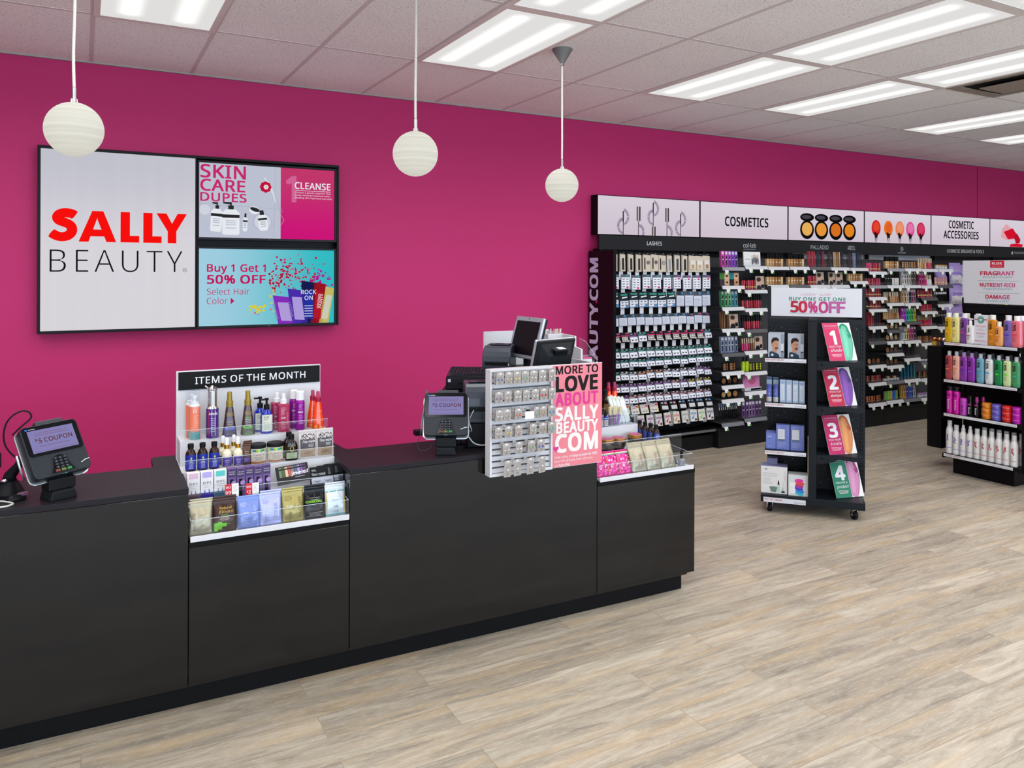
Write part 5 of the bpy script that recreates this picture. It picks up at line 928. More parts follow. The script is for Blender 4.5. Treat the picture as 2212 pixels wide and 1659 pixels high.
# ------------------------------------------------------------------ payment terminals
def rrect(x0, x1, z0, z1, r, n=4):
    p = []
    for cx, cz, a in ((x1-r, z0+r, -90), (x1-r, z1-r, 0), (x0+r, z1-r, 90), (x0+r, z0+r, 180)):
        p += [(cx+r*math.cos(R(a+90*i/n)), cz+r*math.sin(R(a+90*i/n))) for i in range(n+1)]
    return p
def terminal(label, u, v, rz, tilt, roll=0.0):
    t = thing('payment_terminal', label, 'payment terminal', C(u, v, .8425), CA+rz, 'payment terminals'); hs = M('#1d242c', .36, spec=.22); gl = M('#0b0c10', .12, spec=.2)
    MB().prism([(-.047, 0), (.047, 0), (.038, .034), (-.038, .034)], -.042, .042, M('#191c20', .35)).build('stand_base', t, .004)
    MB().box(-.046, .046, -.03, .03, .034, .075, M('#141619', .4)).box(-.02, .02, -.02, .02, .07, .10, M('#141619', .4)).build('stand_neck', t, .004)
    hd = MB(); T = (0, .005, .075, -tilt, roll, 0); hd.at(*T); zz = -.012
    hd.prism(rrect(-.098, .098, zz, zz+.20, .018), -.052, -.012, hs); o = hd.build('housing', t, .003)
    b = MB().at(*T); b.prism(rrect(-.104, .104, zz-.006, zz+.200, .022), -.0135, -.006, M('#b9bfc6', .25, .9)).build('silver_rim', t, .002)
    b = MB().at(*T); b.box(-.04, .055, -.05, -.014, zz+.198, zz+.214, M('#33383e', .4)).build('card_swipe_ridge', t, .003)
    b = MB().at(*T); b.poly(rrect(-.093, .093, zz+.083, zz+.196, .012), -.0535, gl); b.build('display_glass', t)
    b = MB().at(*T); z0 = zz+.094; lc = E('#9a94cf', .72); b.rect(-.078, .078, z0, z0+.086, -.0542, lc); bt = E('#8a4a46', .7)
    b.text('Join our Beauty Club with your email', 0, z0+.071, .0048, bt, -.0546, w=.112); b.text('address and get special savings and a', 0, z0+.063, .0048, bt, -.0546, w=.116)
    b.text('5 COUPON', .008, z0+.036, .0165, E('#7a3a36', .6), -.0546, w=.116, bold=.015); b.text('$', -.057, z0+.043, .011, E('#7a3a36', .6), -.0546, bold=.01)
    b.text('Ask an associate to sign you up', 0, z0+.021, .0048, bt, -.0546, w=.10); b.text('Coupon good on your next visit, redeem online or in store, subject to terms', 0, z0+.004, .0028, bt, -.0546, w=.14)
    b.text('Verifone', -.072, z0+.0895, .004, wht, -.0546, al='L'); b.rect(-.083, -.075, z0+.089, z0+.094, -.0546, M('#2a6ae0', .3)); b.build('lit_screen', t)
    b = MB().at(*T); bell = [(-.05, zz+.004), (.05, zz+.004), (.036, zz+.03), (.030, zz+.05)]+[(.030*math.cos(R(a)), zz+.053+.022*math.sin(R(a))) for a in range(0, 181, 30)]+[(-.030, zz+.05), (-.036, zz+.03)]
    b.poly(bell, -.0527, M('#22262c', .3)); b.poly([(x*.8, zz+.006+(z-zz)*.9) for x, z in bell], -.0532, gl); b.build('keypad_recess', t)
    b = MB().at(*T); kk = M('#23272d', .4)
    for r in range(5):
        for c in range(3):
            x = -.016+.016*c; z = zz+.011+.0115*r
            if r == 0: b.box(x*1.25-.0075, x*1.25+.0075, -.057, -.0532, z, z+.009, M(('#6a3028', '#5a6a2a', '#1f7a3a')[c], .4))
            else: b.box(x-.0065, x+.0065, -.057, -.0532, z, z+.0085, kk); b.rect(x-.0012, x+.0008, z+.003, z+.0058, -.0573, M('#9aa0a8', .4))
    b.build('keypad', t); b = MB().at(*T); b.stroke([(.066, zz+.026), (.082, zz+.034), (.098, zz+.036)], .003, -.0528, M('#d9dde2', .3)); b.stroke([(.066, zz+.026), (.067, zz+.03)], .003, -.0528, M('#d9dde2', .3))
    for q in (-.006, 0, .006): b.ell(q, zz+.001, .0012, .0012, -.0528, M('#9adcc0', .3), 6)
    b.build('card_slot_mark', t)
    return t
LOOP = [(-0.218, 0.110, 1.074), (-0.193, 0.110, 1.101), (-0.169, 0.110, 1.122), (-0.161, 0.110, 1.136), (-0.169, 0.110, 1.152), (-0.190, 0.110, 1.157), (-0.216, 0.110, 1.144), (-0.236, 0.110, 1.117), (-0.244, 0.110, 1.077), (-0.239, 0.110, 1.041), (-0.224, 0.110, 1.013), (-0.208, 0.110, 0.995)]
t1 = terminal('tilted payment terminal with a black cord looped above it, before the pink wall', -.075, .085, R(27), R(33), R(-3))
_iv = (Matrix.Translation((-.075, .085, .8425)) @ Matrix.Rotation(R(27), 4, 'Z')).inverted()
MB().tube([tuple(_iv @ Vector(p)) for p in LOOP], .0030, M('#0d0e12', .4), 8).build('looped_cord', t1)
MB().tube([(-.13, .02, .17), (-.115, .02, .11), (-.10, .03, .08)], .004, M('#b9bfc6', .3, .8), 8).build('stylus_holder', t1)
t2 = terminal('payment terminal facing straight out, beside the white slatwall', 1.425, .085, R(-24), R(30))
MB().tube([(-.112, -.03, .02+.075), (-.108, -.02, .13), (-.088, .07, .272)], .0042, M('#5a5f66', .35, .5), 8).build('stylus', t2)
MB().tube([(-.11, -.03, .10), (-.125, -.02, .045), (-.115, -.02, .02), (-.08, 0, .018), (-.06, .01, .04)], .0016, M('#3a3d44', .5), 6).build('stylus_cord', t2)
MB().tube([(.098, .02, .10), (.116, .06, .085), (.105, .07, .13), (.125, .09, .175)], .003, M('#c4c8ce', .3, .8), 8).build('wire_cradle', t2)
MB().tube([(.10, .02, .07), (.13, .03, .035), (.18, .05, .025), (.24, .09, .05)], .0032, M('#c9c9c6', .5), 8).build('white_cord', t2)
# scanner stand, hand scanner and cables on the first worktop
bk_ = M('#111216', .35)
t = thing('scanner_stand', 'black curved scanner stand arm beside the tilted payment terminal', 'stand', C(-.235, .19, .8425), CA)
MB().lathe([(.05, 0), (.05, .012), (.03, .05), (.028, .055)], bk_, 20).build('base', t)
MB().tube([(0, 0, .05), (.005, -.005, .075), (.03, -.02, .11), (.055, -.035, .155), (.07, -.04, .19)], [.026, .02, .014, .016, .02], bk_, 12).build('curved_arm', t)
MB().tube([(-.03, -.01, .055), (-.005, -.045, .065)], .006, chrome, 10).build('clamp_screw', t)
t = thing('hand_scanner', 'small black and mauve hand scanner lying beside the tilted payment terminal', 'scanner', C(-.205, .105, .8425), CA+R(30))
MB().loft([(0, .030, .018), (.006, .034, .02), (.016, .028, .016), (.022, .018, .010)], bk_, 2.2).build('body', t)
MB().loft([(.016, .022, .013), (.024, .017, .010), (.026, .008, .005)], M('#6a4a60', .25), 2.2, cx=.02).build('trigger_cover', t)
t = thing('white_cable', 'white cable curling across the worktop under the hand scanner', 'cable', C(0, 0, .8425), CA)
MB().tube([(-.30, .13, .004), (-.245, .10, .004), (-.215, .065, .004), (-.212, .045, .004), (-.235, .025, .004), (-.30, .022, .004)], .0035, M('#c7c6c2', .5), 8).build('cable_run', t)
t = thing('dark_monitor_edge', 'dark purple panel edge of a till screen at the picture edge, above the worktop', 'monitor', C(-.30, .25, .8425), CA); del t['label']; t['label'] = 'dark purple back of a till screen cut off beside the scanner stand'
t.name = 'till_screen'
MB().box(-.02, .035, 0, .02, .09, .145, M('#2c1a2c', .4)).build('casing', t, .004); MB().box(0, .02, .005, .018, 0, .09, bk_).box(-.03, .05, -.02, .05, 0, .008, bk_).build('stand', t)
# till machines behind the slatwall
prt = M('#333a47', .4, coat=.15)
def printer(label, u, v, z, w, d, h, rz=0.0, low=None):
    t = thing('receipt_printer', label, 'printer', C(u, v, z), CA+rz, 'receipt printers'); b = MB()
    pts = [(0, 0), (0, h*.45)]+[(d*.42-d*.42*math.cos(R(a)), h*.45+h*.53*math.sin(R(a))) for a in (20, 40, 60, 80)]+[(d, h), (d, 0)]
    b.prism(pts, -w/2, w/2, prt, 'yz').build('casing', t, .006)
    b = MB().box(-w*.40, w*.40, -.002, .03, h*.30, h*.42, blk).box(-w*.42, w*.42, -.006, .0, h*.14, h*.28, M('#2a303b', .4)); b.build('paper_slot', t, .001)
    b = MB().box(-w*.36, w*.36, d*.42, d*.8, h, h+.004, M('#2a303b', .4)).box(-.02, .02, d*.5, d*.62, h+.004, h+.006, blk); b.build('lid', t, .001)
    MB().rect(w*.30, w*.42, h*.08, h*.14, -.003, M('#e4e4e8', .4)).rect(w*.44, w*.47, h*.3, h*.38, -.003, M('#cfd3da', .4)).build('badge', t); return t
TR = CA+R(-30)
t = thing('till_pedestal', 'black pedestal under the cash drawer behind the payment terminal', 'pedestal', C(1.585, .50, .893), TR); MB().box(-.01, .36, .01, .28, 0, .165, M('#120e14', .4)).build('box', t, .002)
t = thing('cash_drawer', 'black cash drawer under the keyboard, behind the slatwall', 'cash drawer', C(1.598, .50, 1.0585), TR)
MB().box(0, .37, 0, .30, 0, .064, M('#17161d', .4)).build('casing', t, .003); MB().box(.01, .36, -.008, 0, .006, .058, M('#1d1c24', .4)).box(.06, .15, -.011, -.008, .033, .036, blk).build('drawer_front', t, .002); MB().box(.012, .026, -.011, -.008, .04, .055, M('#cfd3e0', .4)).build('badge', t)
t = thing('keyboard', 'black till keyboard with dense keys on the cash drawer', 'keyboard', C(1.602, .503, 1.1230), TR); MB().prism([(0, .004), (.19, .026), (.19, 0), (0, 0)], 0, .22, M('#1a181f', .4), 'yz').build('tray', t, .003); b = MB(); kc = M('#2c2a33', .45)
for r in range(7):
    for c in range(12):
        y0 = .012+.024*r; zz = .004+y0*.116; b.box(.006+.0172*c, .006+.0172*c+.0145, y0, y0+.019, zz, zz+.009, M('#5a1f2c', .45) if (r*5+c) % 17 == 0 else kc)
b.build('keys', t)
printer('large slate grey receipt printer between the payment terminal and slatwall', 1.622, .110, .956, .165, .17, .178, R(-20))
t = thing('printer_base', 'black lower unit under the large slate printer beside the slatwall', 'printer base', C(1.622, .110, .8425), CA+R(-20)); MB().box(-.075, .083, .0, .17, 0, .113, M('#101217', .4)).build('casing', t, .006)
printer('slate grey receipt printer standing on the cash drawer before the white board', 1.885, .51, 1.1225, .15, .19, .142, R(-38))
t = thing('puck_stand', 'round black puck stand between the payment terminal and printer', 'stand', C(1.525, .175, .8425), CA); MB().lathe([(.044, 0), (.044, .006), (.038, .014), (.014, .018), (.012, .05)], bk_, 24).build('foot', t); MB().lathe([(.03, .05), (.03, .062), (.02, .066)], bk_, 20).build('cup', t)
def monitor(label, u, v, z, ang, tilt, w=.27, h=.225, rev=False, stem=.1):
    "screen faces local -y"
    t = thing('till_monitor', label, 'monitor', C(u, v, z), CA+ang, 'till monitors'); T = (0, 0, 0, -tilt, 0, 0)
    MB().at(*T).box(-w/2, w/2, -.012, .004, 0, h, M('#b4bac3', .3, .6)).build('silver_bezel', t, .006); MB().at(*T).rect(-w/2+.022, w/2-.022, .02, h-.024, -.0125, M('#120a10', .08)).ell(0, h-.011, .004, .004, -.0125, blk, 10).build('dark_screen', t)
    b = MB().at(*T); bc = M('#202326', .4); b.box(-w/2+.003, w/2-.003, .004, .018, .003, h-.003, bc)
    b.add([(-w*.42, .018, h*.08), (w*.42, .018, h*.08), (w*.42, .018, h*.92), (-w*.42, .018, h*.92), (-w*.28, .05, h*.08), (w*.28, .05, h*.08), (w*.28, .05, h*.7), (-w*.28, .05, h*.7)], [(0, 1, 5, 4), (1, 2, 6, 5), (2, 3, 7, 6), (3, 0, 4, 7), (4, 5, 6, 7)], bc)
    b.build('back_shell', t, .004); b = MB().at(*T); b.box(-.045, .045, .018, .055, h*.70, h*.82, blk).box(-.05, .05, .018, .058, h*.81, h*.845, M('#2f3338', .35)).box(-.022, .022, .03, .059, h*.845, h*.852, paper)
    for i in range(8): b.box(w*.30, w*.40, .02, .034, h*.2+.008*i, h*.2+.008*i+.003, blk)
    for q in (-.05, .03): b.box(q-.003, q+.003, .049, .0515, h*.3, h*.3+.006, chrome)
    b.build('handle_and_vents', t, .001); MB().box(-.02, .02, .02, .045, -stem, h*.3, bc).box(-.08, .08, -.05, .09, -stem, -stem+.012, bc).build('stand', t, .003); return t
monitor('till monitor with dark screen and silver bezel, turned to the wide worktop', 2.035, .50, 1.195, R(-86), R(16), stem=.054)
monitor('till monitor seen from its black back, above the slatwall top edge', 1.988, .155, 1.115, R(180+17), R(14), stem=.2715)
# white step sided board behind the monitors with clear bins
t = thing('white_divider', 'white divider board with stepped side behind the till monitors', 'divider', C(0, 0, 0), CA)
MB().box(1.955, 2.375, .80, .812, .893, 1.318, wp).build('back_board', t, .001)
MB().prism([(.80, .893), (.80, 1.312), (.50, 1.302), (.50, 1.245), (.435, 1.236), (.435, 1.10), (.53, 1.08), (.53, .893)], 2.363, 2.375, wp, 'yz').build('stepped_side', t, .001)
t = thing('clear_bin', 'clear acrylic bin with scooped front, hung beyond the white divider', 'bin', C(2.377, .44, 1.13), CA); b = MB()
b.prism([(0, 0), (.16, 0), (.16, .15), (.09, .135), (.0, .07)], 0, .002, AC, 'yz').prism([(0, 0), (.16, 0), (.16, .15), (.09, .135), (.0, .07)], .08, .082, AC, 'yz').box(0, .082, 0, .002, 0, .07, AC).box(0, .082, 0, .16, 0, .002, AC)
for y0, z0_, y1, z1_ in ((0, .07, .09, .135), (.09, .135, .16, .15)): b.tube([(.081, y0, z0_), (.081, y1, z1_)], .0011, edge_mat(), 5)
b.box(0, .082, -.0005, .0022, .07, .0715, edge_mat()).build('bin_walls', t)
for i in range(4):
    q = thing('sample_card', 'pink and white sample card standing in the clear bin, %s from its front' % ORD[i], 'card', C(2.418, .452+.03*i, 1.133), 0, 'sample cards in the clear bin', (-.12, 0, CA)); b = MB(); b.box(-.032, .032, 0, .002, 0, .055, paper).rect(-.032, .032, .044, .055, -.0005, M('#d85a8c', .5)).rect(-.008, .012, .015, .028, -.0005, M('#8a7a80', .5)).rect(.014, .026, .018, .03, -.0005, M('#d0267a', .5)); b.build('card', q)
t = thing('pen_cup', 'small white cup of nail files on the white divider edge', 'cup', C(2.31, .64, 1.262), CA); MB().box(-.045, .052, -.02, .02, 0, .045, wp).build('cup', t, .002)
for i in range(7): q = thing('nail_file', 'pale nail file in the white cup, %s along it from the monitors' % ORD[i], 'nail file', C(2.275+.012*i, .64, 1.264), 0, 'nail files in the white cup', (.08*(i % 3-1), R(rnd(-12, 20)), CA)); MB().box(-.004, .004, -.001, .001, .046, .072, M(('#d9c9bf', '#cfc4c6', '#b98f7a')[i % 3], .6)).build('file_tip', q)

# ------------------------------------------------------------------ wall run: lit headers, black fascia, lash bay, cosmetics bays
LX = [4.0+1.2015*i for i in range(7)]; LY = 5.703
def art_lash(b, x0, w, z0, h, y):
    k = E('#1d1726', .5); pu = E('#4a3f78', .6); met = E('#6f6a66', .7); hi = E('#d9cfd6', .8); P = lambda fx, fz: (x0+w*fx, z0+h*(1-fz))
    def wand(fx, ft, fb): x, zt = P(fx, ft); _, zb = P(fx, fb); b.rect(x-.006, x+.006, zt-.10, zt, y, k); b.rect(x-.004, x+.004, zb, zt-.1, y, k)
    def curl(fx, fz, s, up):
        x, z = P(fx, fz)
        for i in range(15):
            a = R(-80+11.5*i); q = .045; px = x+s*q*math.cos(a)*.9; pz = z+q*math.sin(a)*(1.15); b.stroke([(px, pz), (px+s*.026*math.cos(a), pz+.024*math.sin(a)+.004)], .011, y, pu)
    def cap(fx, ft, l): x, zt = P(fx, ft); b.rect(x-.022, x+.022, zt-l, zt, y, met); b.rect(x-.006, x+.006, zt-l, zt, y-.0004, hi); b.rect(x+.012, x+.022, zt-l, zt, y-.0004, k)
    for fx, ft in ((.237, .38), (.525, .12), (.80, .38)): wand(fx, ft, 1); curl(fx+.002, ft+.16, 1, 1); curl(fx-.002, ft+.40, -1, 1)
    for fx, ft in ((.382, .24), (.662, .24)): cap(fx, ft, .13); x, z = P(fx, .6); b.rect(x-.004, x+.004, z0, z, y, k); curl(fx+.004, .93, 1, 1)
    cap(.53, .76, .085)
def art_cos(b, x0, w, z0, h, y): b.text('COSMETICS', x0+w*.515, z0+h*.35, h*.255, E('#17171c', .6), y, w=w*.497, bold=.03)
def art_pal(b, x0, w, z0, h, y):
    k = E('#0d0c0e', .6)
    for fx, c in ((.235, '#f0b45c'), (.42, '#ef9a3a'), (.61, '#df7420'), (.795, '#ec8a22')):
        x = x0+w*fx; b.ell(x, z0+h*.33, w*.088, h*.29, y, k, 24); b.ell(x, z0+h*.35, w*.066, h*.205, y-.0004, E(c, .9), 24); b.ell(x, z0+h*.71, w*.088, h*.125, y-.0002, k, 24); b.ell(x-.01, z0+h*.72, w*.06, h*.06, y-.0006, E('#4a4650', .8), 16); b.rect(x-.012, x+.012, z0+h*.58, z0+h*.64, y, k)
def art_fem(b, x0, w, z0, h, y):
    for i, (fx, c, c2) in enumerate(((.165, '#d8252a', '#e6492e'), (.345, '#ee7a22', '#e8622a'), (.515, '#ef8660', '#f09a70'), (.675, '#e0559a', '#e87ab0'), (.84, '#d0214e', '#d8436a'))):
        x = x0+w*fx; b.ell(x, z0+h*.48, w*.066, h*.26, y, E(c, .9), 18); b.ell(x+.004, z0+h*.52, w*.045, h*.16, y-.0003, E(c2, .9), 14)
        b.poly([(x-.010, z0), (x+.012, z0), (x+.022, z0+h*.18), (x+.040, z0+h*.34), (x+.012, z0+h*.29), (x-.008, z0+h*.36), (x-.038, z0+h*.33), (x-.022, z0+h*.17)], y-.0006, E('#2a201c', .6)); b.rect(x-.008, x+.010, z0, z0+h*.16, y-.0008, E('#cfc6c8', .8))
def art_acc(b, x0, w, z0, h, y):
    for st, fz, ww in (('COSMETIC', .60, .43), ('ACCESSORIES', .24, .60)): b.text(st, x0+w*.50, z0+h*fz, h*.255, E('#17171c', .6), y, w=w*ww, bold=.03)
def art_nail(b, x0, w, z0, h, y):
    r1 = E('#d8102c', .9); P = lambda fx, fz: (x0+w*fx, z0+h*(1-fz))
    b.poly([P(.22, .35), P(.30, .15), P(.48, .45), P(.46, .72), P(.30, .75), P(.2, .65)], y, E('#e9a8b0', .9)); b.poly([P(.25, .45), P(.42, .3), P(.49, .5), P(.47, .68), P(.33, .72)], y-.0003, r1); b.poly([P(.44, .6), P(.5, .48), P(.57, .72), P(.55, .85), P(.48, .86)], y-.0005, E('#b80f2a', .9)); b.poly([P(.38, .9), P(.5, .86), P(.62, .9), P(.6, .995), P(.36, .995)], y-.0006, r1); b.poly([P(.64, .6), P(.8, .35), P(.83, .45), P(.68, .72)], y, r1)
sg = glow_mat('#e1d4e1', 2, '#dccfdd', '#e4dae6', 2.0, 2.34, .86)
SIGNS = [(art_lash, 'lit header panel picturing mascara wands and curled lashes', 'sign'), (art_cos, 'lit header panel reading cosmetics in black', 'sign'), (art_pal, 'lit header panel picturing four open orange powder compacts', 'sign'), (art_fem, 'lit header panel picturing five brushes in red to pink powder', 'sign'), (art_acc, 'lit header panel reading cosmetic accessories in two lines', 'sign'), (art_nail, 'lit header panel picturing a spilled red nail polish bottle', 'sign')]
for i, (fn, lab, cat) in enumerate(SIGNS):
    t = thing('header_light_box', lab, cat, (0, LY, 0), 0, 'lit header panels along the wall'); x0, x1 = LX[i]+.003, LX[i+1]-.003
    MB().box(x0, x1, 0, .1, 1.985, 2.342, M('#120c12', .45)).build('case', t, .001); b = MB(); b.rect(x0+.006, x1-.006, 1.992, 2.336, -.0012, sg); fn(b, x0, x1-x0, 1.992, .344, -.0022); b.build('lit_face', t)
fas = M('#242427', .5, var=.05); ltx = M('#d5d8dc', .4)
FT = [[('LASHES', .515, .028, .018, None)], [('col·lab', .515, .034, .0, None)], [('PALLADIO', .36, .034, -.008, None), ('ARDELL', .78, .036, -.006, .14)], [('femme couture', .5, .011, .01, None)], [('COSMETIC BRUSHES & TOOLS', .52, .030, .012, .84)], [('FINGERPAINTS', .5, .024, -.01, None)]]
FL = ['black fascia rail lettered lashes', 'black fascia rail lettered for the first cosmetics line', 'black fascia rail with two thin white words', 'black fascia rail with a small round logo', 'black fascia rail lettered cosmetic brushes and tools', 'black fascia rail under the spilled polish panel']
for i in range(6):
    t = thing('fascia_rail', FL[i], 'fascia', (0, 5.655, 0), 0, 'black fascia rails under the lit headers'); x0, x1 = LX[i]-.01, LX[i+1]-.011; b = MB(); b.box(x0, x1, 0, .03, 1.853, 1.98, fas)
    for st, fx, h, bo, ww in FT[i]: b.text(st, x0+(x1-x0)*fx, 1.900 if i != 3 else 1.876, h*1.25, ltx, -.0006, bold=bo, w=None if ww is None else ww*(x1-x0)*.75)
    if i == 1: b.text('COLOR CREATE COMMUNITY', x0+.62, 1.878, .009, ltx, -.0006)
    if i == 3: xc = x0+.6; b.ring(xc, 1.925, .026, .004, -.001, ltx).text('fc', xc, 1.914, .022, ltx, -.001)
    if i == 5: b.ell(x0+.42, 1.912, .017, .020, -.001, ltx)
    b.build('rail', t, .001); MB().box(x0+.01, x0+.03, .0, .045, 1.80, 1.853, blk).build('bracket', t)
# end panel with vertical lettering
t = thing('end_panel', 'tall plum black end panel with vertical white web address lettering', 'end panel', (3.97, 5.79, 0), 0)
MB().box(0, .028, -.37, 0, .02, 1.840, M('#1d1019', .45)).build('panel', t, .002); MB().box(-.001, .03, -.375, -.37, .02, 1.842, blk).build('front_edge', t)
b = MB(); b.at(0, 0, 0, 0, 0, R(-90)); lt = M('#c3c9e6', .45, alb=1.0); m_ = -.0005
for st, za, zb in (('COM', 1.400, 1.778), ('BEAUTY', .650, 1.378), ('SALLY', .05, .632)): b.text(st, .145, za, .118, lt, m_, al='L', w=zb-za, rot=R(90), bold=.045)
b.heart(.128, 1.392, .02, -.0015, M('#c22a74', .5), R(0)); b.build('lettering', t)
# lash bay
t = thing('lash_bay', 'black wall bay hung with rows of false lash packs beside the lettered panel', 'display rack', (0, 0, 0)); kb = M('#0e0d10', .5)
MB().box(4.0, 5.215, 5.70, 5.76, .17, 1.862, kb).build('back_panel', t, .001); MB().box(4.0, 5.222, 5.53, 5.79, 0, .125, M('#161517', .4)).box(4.0, 5.222, 5.50, 5.79, .165, .178, kb).build('base', t, .002)
MB().box(4.0, 5.222, 5.492, 5.502, .160, .182, M('#8d8f93', .3, .8)).build('metal_edge', t, .001)
def hook_mesh(h, l):
    b = MB().tube([(0, 0, 0), (0, -.135, -.004), (0, -.142, .004)], .0022, chrome, 5)
    b.box(-.021, .021, -.101, -.099, -h-l, -.001, M('#d0d3da', .35, alb=.9)).rect(-.012, .012, -h-l+.008, -h-l+.013, -.1015, M('#6b6d74', .5)); return b.mesh('peg_hook')
GR, SILV, DARK = '#8d94a8', '#aab0c0', '#17171c'
teal, viol, pinkc, bluec, yel, oran = '#1f9a88', '#9a4fae', '#e0287a', '#2f8fd8', '#d0b22f', '#e0844a'
_pk = {}
def pack(kind, w, h, c1, n=1, c2=None):
    key = (kind, w, h, c1, n, c2)
    if key in _pk: return _pk[key]
    b = MB(); lk = M('#1a1a20', .5); win = M('#d3d5de', .35, alb=.95); c = M(c1, .4); d = .012
    if kind == 'lash':            # clear blister: dark header, coloured band, white window with lashes
        b.box(-w/2, w/2, -d/2, d/2, 0, h, M('#8f96aa', .2, alb=.95)); b.rect(-w/2, w/2, h*.60, h, -d/2-.0006, M(DARK, .25)); b.rect(-w/2, w*.15, h*.63, h*.72, -d/2-.001, c); b.ell(w*.27, h*.82, w*.13, h*.12, -d/2-.0012, c, 8); b.rect(-w*.36, -w*.12, h*.80, h*.90, -d/2-.0012, M('#b9bcc4', .4))
        b.rect(-w*.46, w*.46, h*.06, h*.54, -d/2-.0006, win)
        for r in range(n):
            for s in (-.21, .21): b.lash(s*w, h*(.36 if n == 1 else .50-.40*(r+.5)/n), w*.36, h*(.20 if n == 1 else .30/n), -d/2-.0014, lk)
    elif kind == 'multi':         # white card with many lash pairs
        b.box(-w/2, w/2, -d/2, d/2, 0, h, M('#9aa0b0', .25, alb=.95)); b.rect(-w/2, w/2, h*.82, h, -d/2-.0006, M('#55596a', .3)); b.ell(w*.2, h*.9, w*.16, h*.06, -d/2-.001, c, 8); b.rect(-w*.46, w*.46, h*.04, h*.80, -d/2-.0006, M('#d9dae2', .35, alb=.95))
        for r in range(4):
            for s in (-.21, .21): b.lash(s*w, h*(.72-.17*r), w*.36, h*.08, -d/2-.0014, lk)
        if c2: b.ell(w*.22, h*(.10 if c2 == 'low' else .72), w*.15, h*.06, -d/2-.0016, M(pinkc, .4), 8)
    elif kind == 'glue':          # teal header, glue tube picture, two rows of lashes, blue corner
        b.box(-w/2, w/2, -d/2, d/2, 0, h, M('#70829e', .2, alb=.95)); b.rect(-w/2, w/2, h*.48, h, -d/2-.0006, M('#1b2228', .25)); b.rect(-w*.4, w*.4, h*.80, h*.90, -d/2-.001, c); b.poly([(-w*.28, h*.60), (w*.4, h*.66), (w*.36, h*.74), (-w*.26, h*.70)], -d/2-.001, M('#e4e6ec', .4)); b.rect(-w*.46, w*.46, h*.05, h*.45, -d/2-.0006, win); b.poly([(w*.46, h*.05), (w*.46, h*.24), (w*.05, h*.05)], -d/2-.0012, M(bluec, .4))
        for r in range(2):
            for s in (-.21, .21): b.lash(s*w, h*(.40-.16*r), w*.34, h*.09, -d/2-.0014, lk)
    elif kind == 'back':          # reverse side: grey printed card in clear blister
        b.box(-w/2, w/2, -d/2, d/2, 0, h, M('#9aa2b6', .2, alb=.95)); b.rect(-w/2, w/2, h*.72, h, -d/2-.0006, M('#2b3038', .3)); b.ell(w*.25, h*.86, w*.13, h*.10, -d/2-.001, c, 8); b.rect(-w*.44, w*.44, h*.06, h*.68, -d/2-.0006, M('#c4c9d6', .4, alb=.95))
        for r in range(6): b.rect(-w*.38, w*(.36-.05*(r % 3)), h*(.12+.085*r), h*(.14+.085*r), -d/2-.001, M('#7e8494', .5))
    elif kind == 'tool':          # tall cream card holding a tool
        b.box(-w/2, w/2, -d/2, d/2, 0, h*.82, M('#d8cbb8', .5)); b.box(-w/2, w/2, -.002, .002, h*.82, h, M(DARK, .4)); b.poly([(-w/2, h*.8), (w/2, h*.74), (w/2, h*.86), (-w/2, h*.90)], -d/2-.0006, M('#d8cbb8', .5))
        if n == 1: b.box(-w*.30, -w*.18, -d/2-.004, -d/2, h*.12, h*.72, M('#222226', .3)); b.ell(w*.18, h*.48, w*.24, w*.24, -d/2-.003, M('#7a7d86', .3), 14); b.ell(w*.18, h*.48, w*.14, w*.14, -d/2-.0035, M(c1, .4), 12)
        elif n == 2: b.box(-w*.12, w*.2, -d/2-.006, -d/2, h*.08, h*.68, M(c1, .3))
        else: b.box(-w*.34, w*.34, -d/2-.010, -d/2, h*.14, h*.62, M('#e9e2d6', .3)); b.box(-w*.15, w*.22, -d/2-.012, -d/2, h*.18, h*.40, M(c1, .3))
    elif kind == 'stripe':        # black card with magenta stripe and wide lashes
        b.box(-w/2, w/2, -d/2, d/2, 0, h, M(DARK, .3)); b.rect(-w/2, w/2, h*.62, h*.70, -d/2-.0006, c); b.ell(w*.28, h*.88, w*.18, h*.08, -d/2-.001, c, 8); b.rect(-w*.4, w*.34, h*.08, h*.56, -d/2-.0006, M('#cfcbc6', .4)); b.ell(w*.4, h*.12, w*.10, w*.10, -d/2-.001, M('#e3c6c6', .4), 8)
        for r in range(2):
            for s in (-.19, .15): b.lash(s*w, h*(.50-.22*r), w*.32, h*.11, -d/2-.0014, lk)
    elif kind == 'white':         # white card with pink dot, yellow edge
        b.box(-w/2, w/2, -d/2, d/2, 0, h, M('#dcd8d4', .45)); b.ell(w*.30, h*.78, w*.16, h*.11, -d/2-.001, M(pinkc, .4), 10); b.rect(w*.44, w/2, 0, h, -d/2-.0008, M('#d6c94a', .4)); b.rect(-w*.35, w*.1, h*.60, h*.68, -d/2-.001, M('#d98aa0', .5)); b.stroke([(-w*.05, h*.92), (w*.1, h*1.02)], .006, -d/2-.002, lk)
        for s in (-.19, .17): b.lash(s*w, h*.32, w*.32, h*.14, -d/2-.0014, lk)
    elif kind == 'dark':          # black box with plain white panel
        b.box(-w/2, w/2, -.02, .02, 0, h, M('#121216', .35)); b.rect(-w*.30, w*.46, h*.10, h*.52, -.0206, M('#cfd0d4', .4)); b.ell(w*.2, h*.80, w*.16, h*.12, -.0206, c, 10); b.rect(-w*.35, -w*.1, h*.74, h*.88, -.0206, M('#c9c9cf', .4))
    elif kind == 'duo':           # white glue card
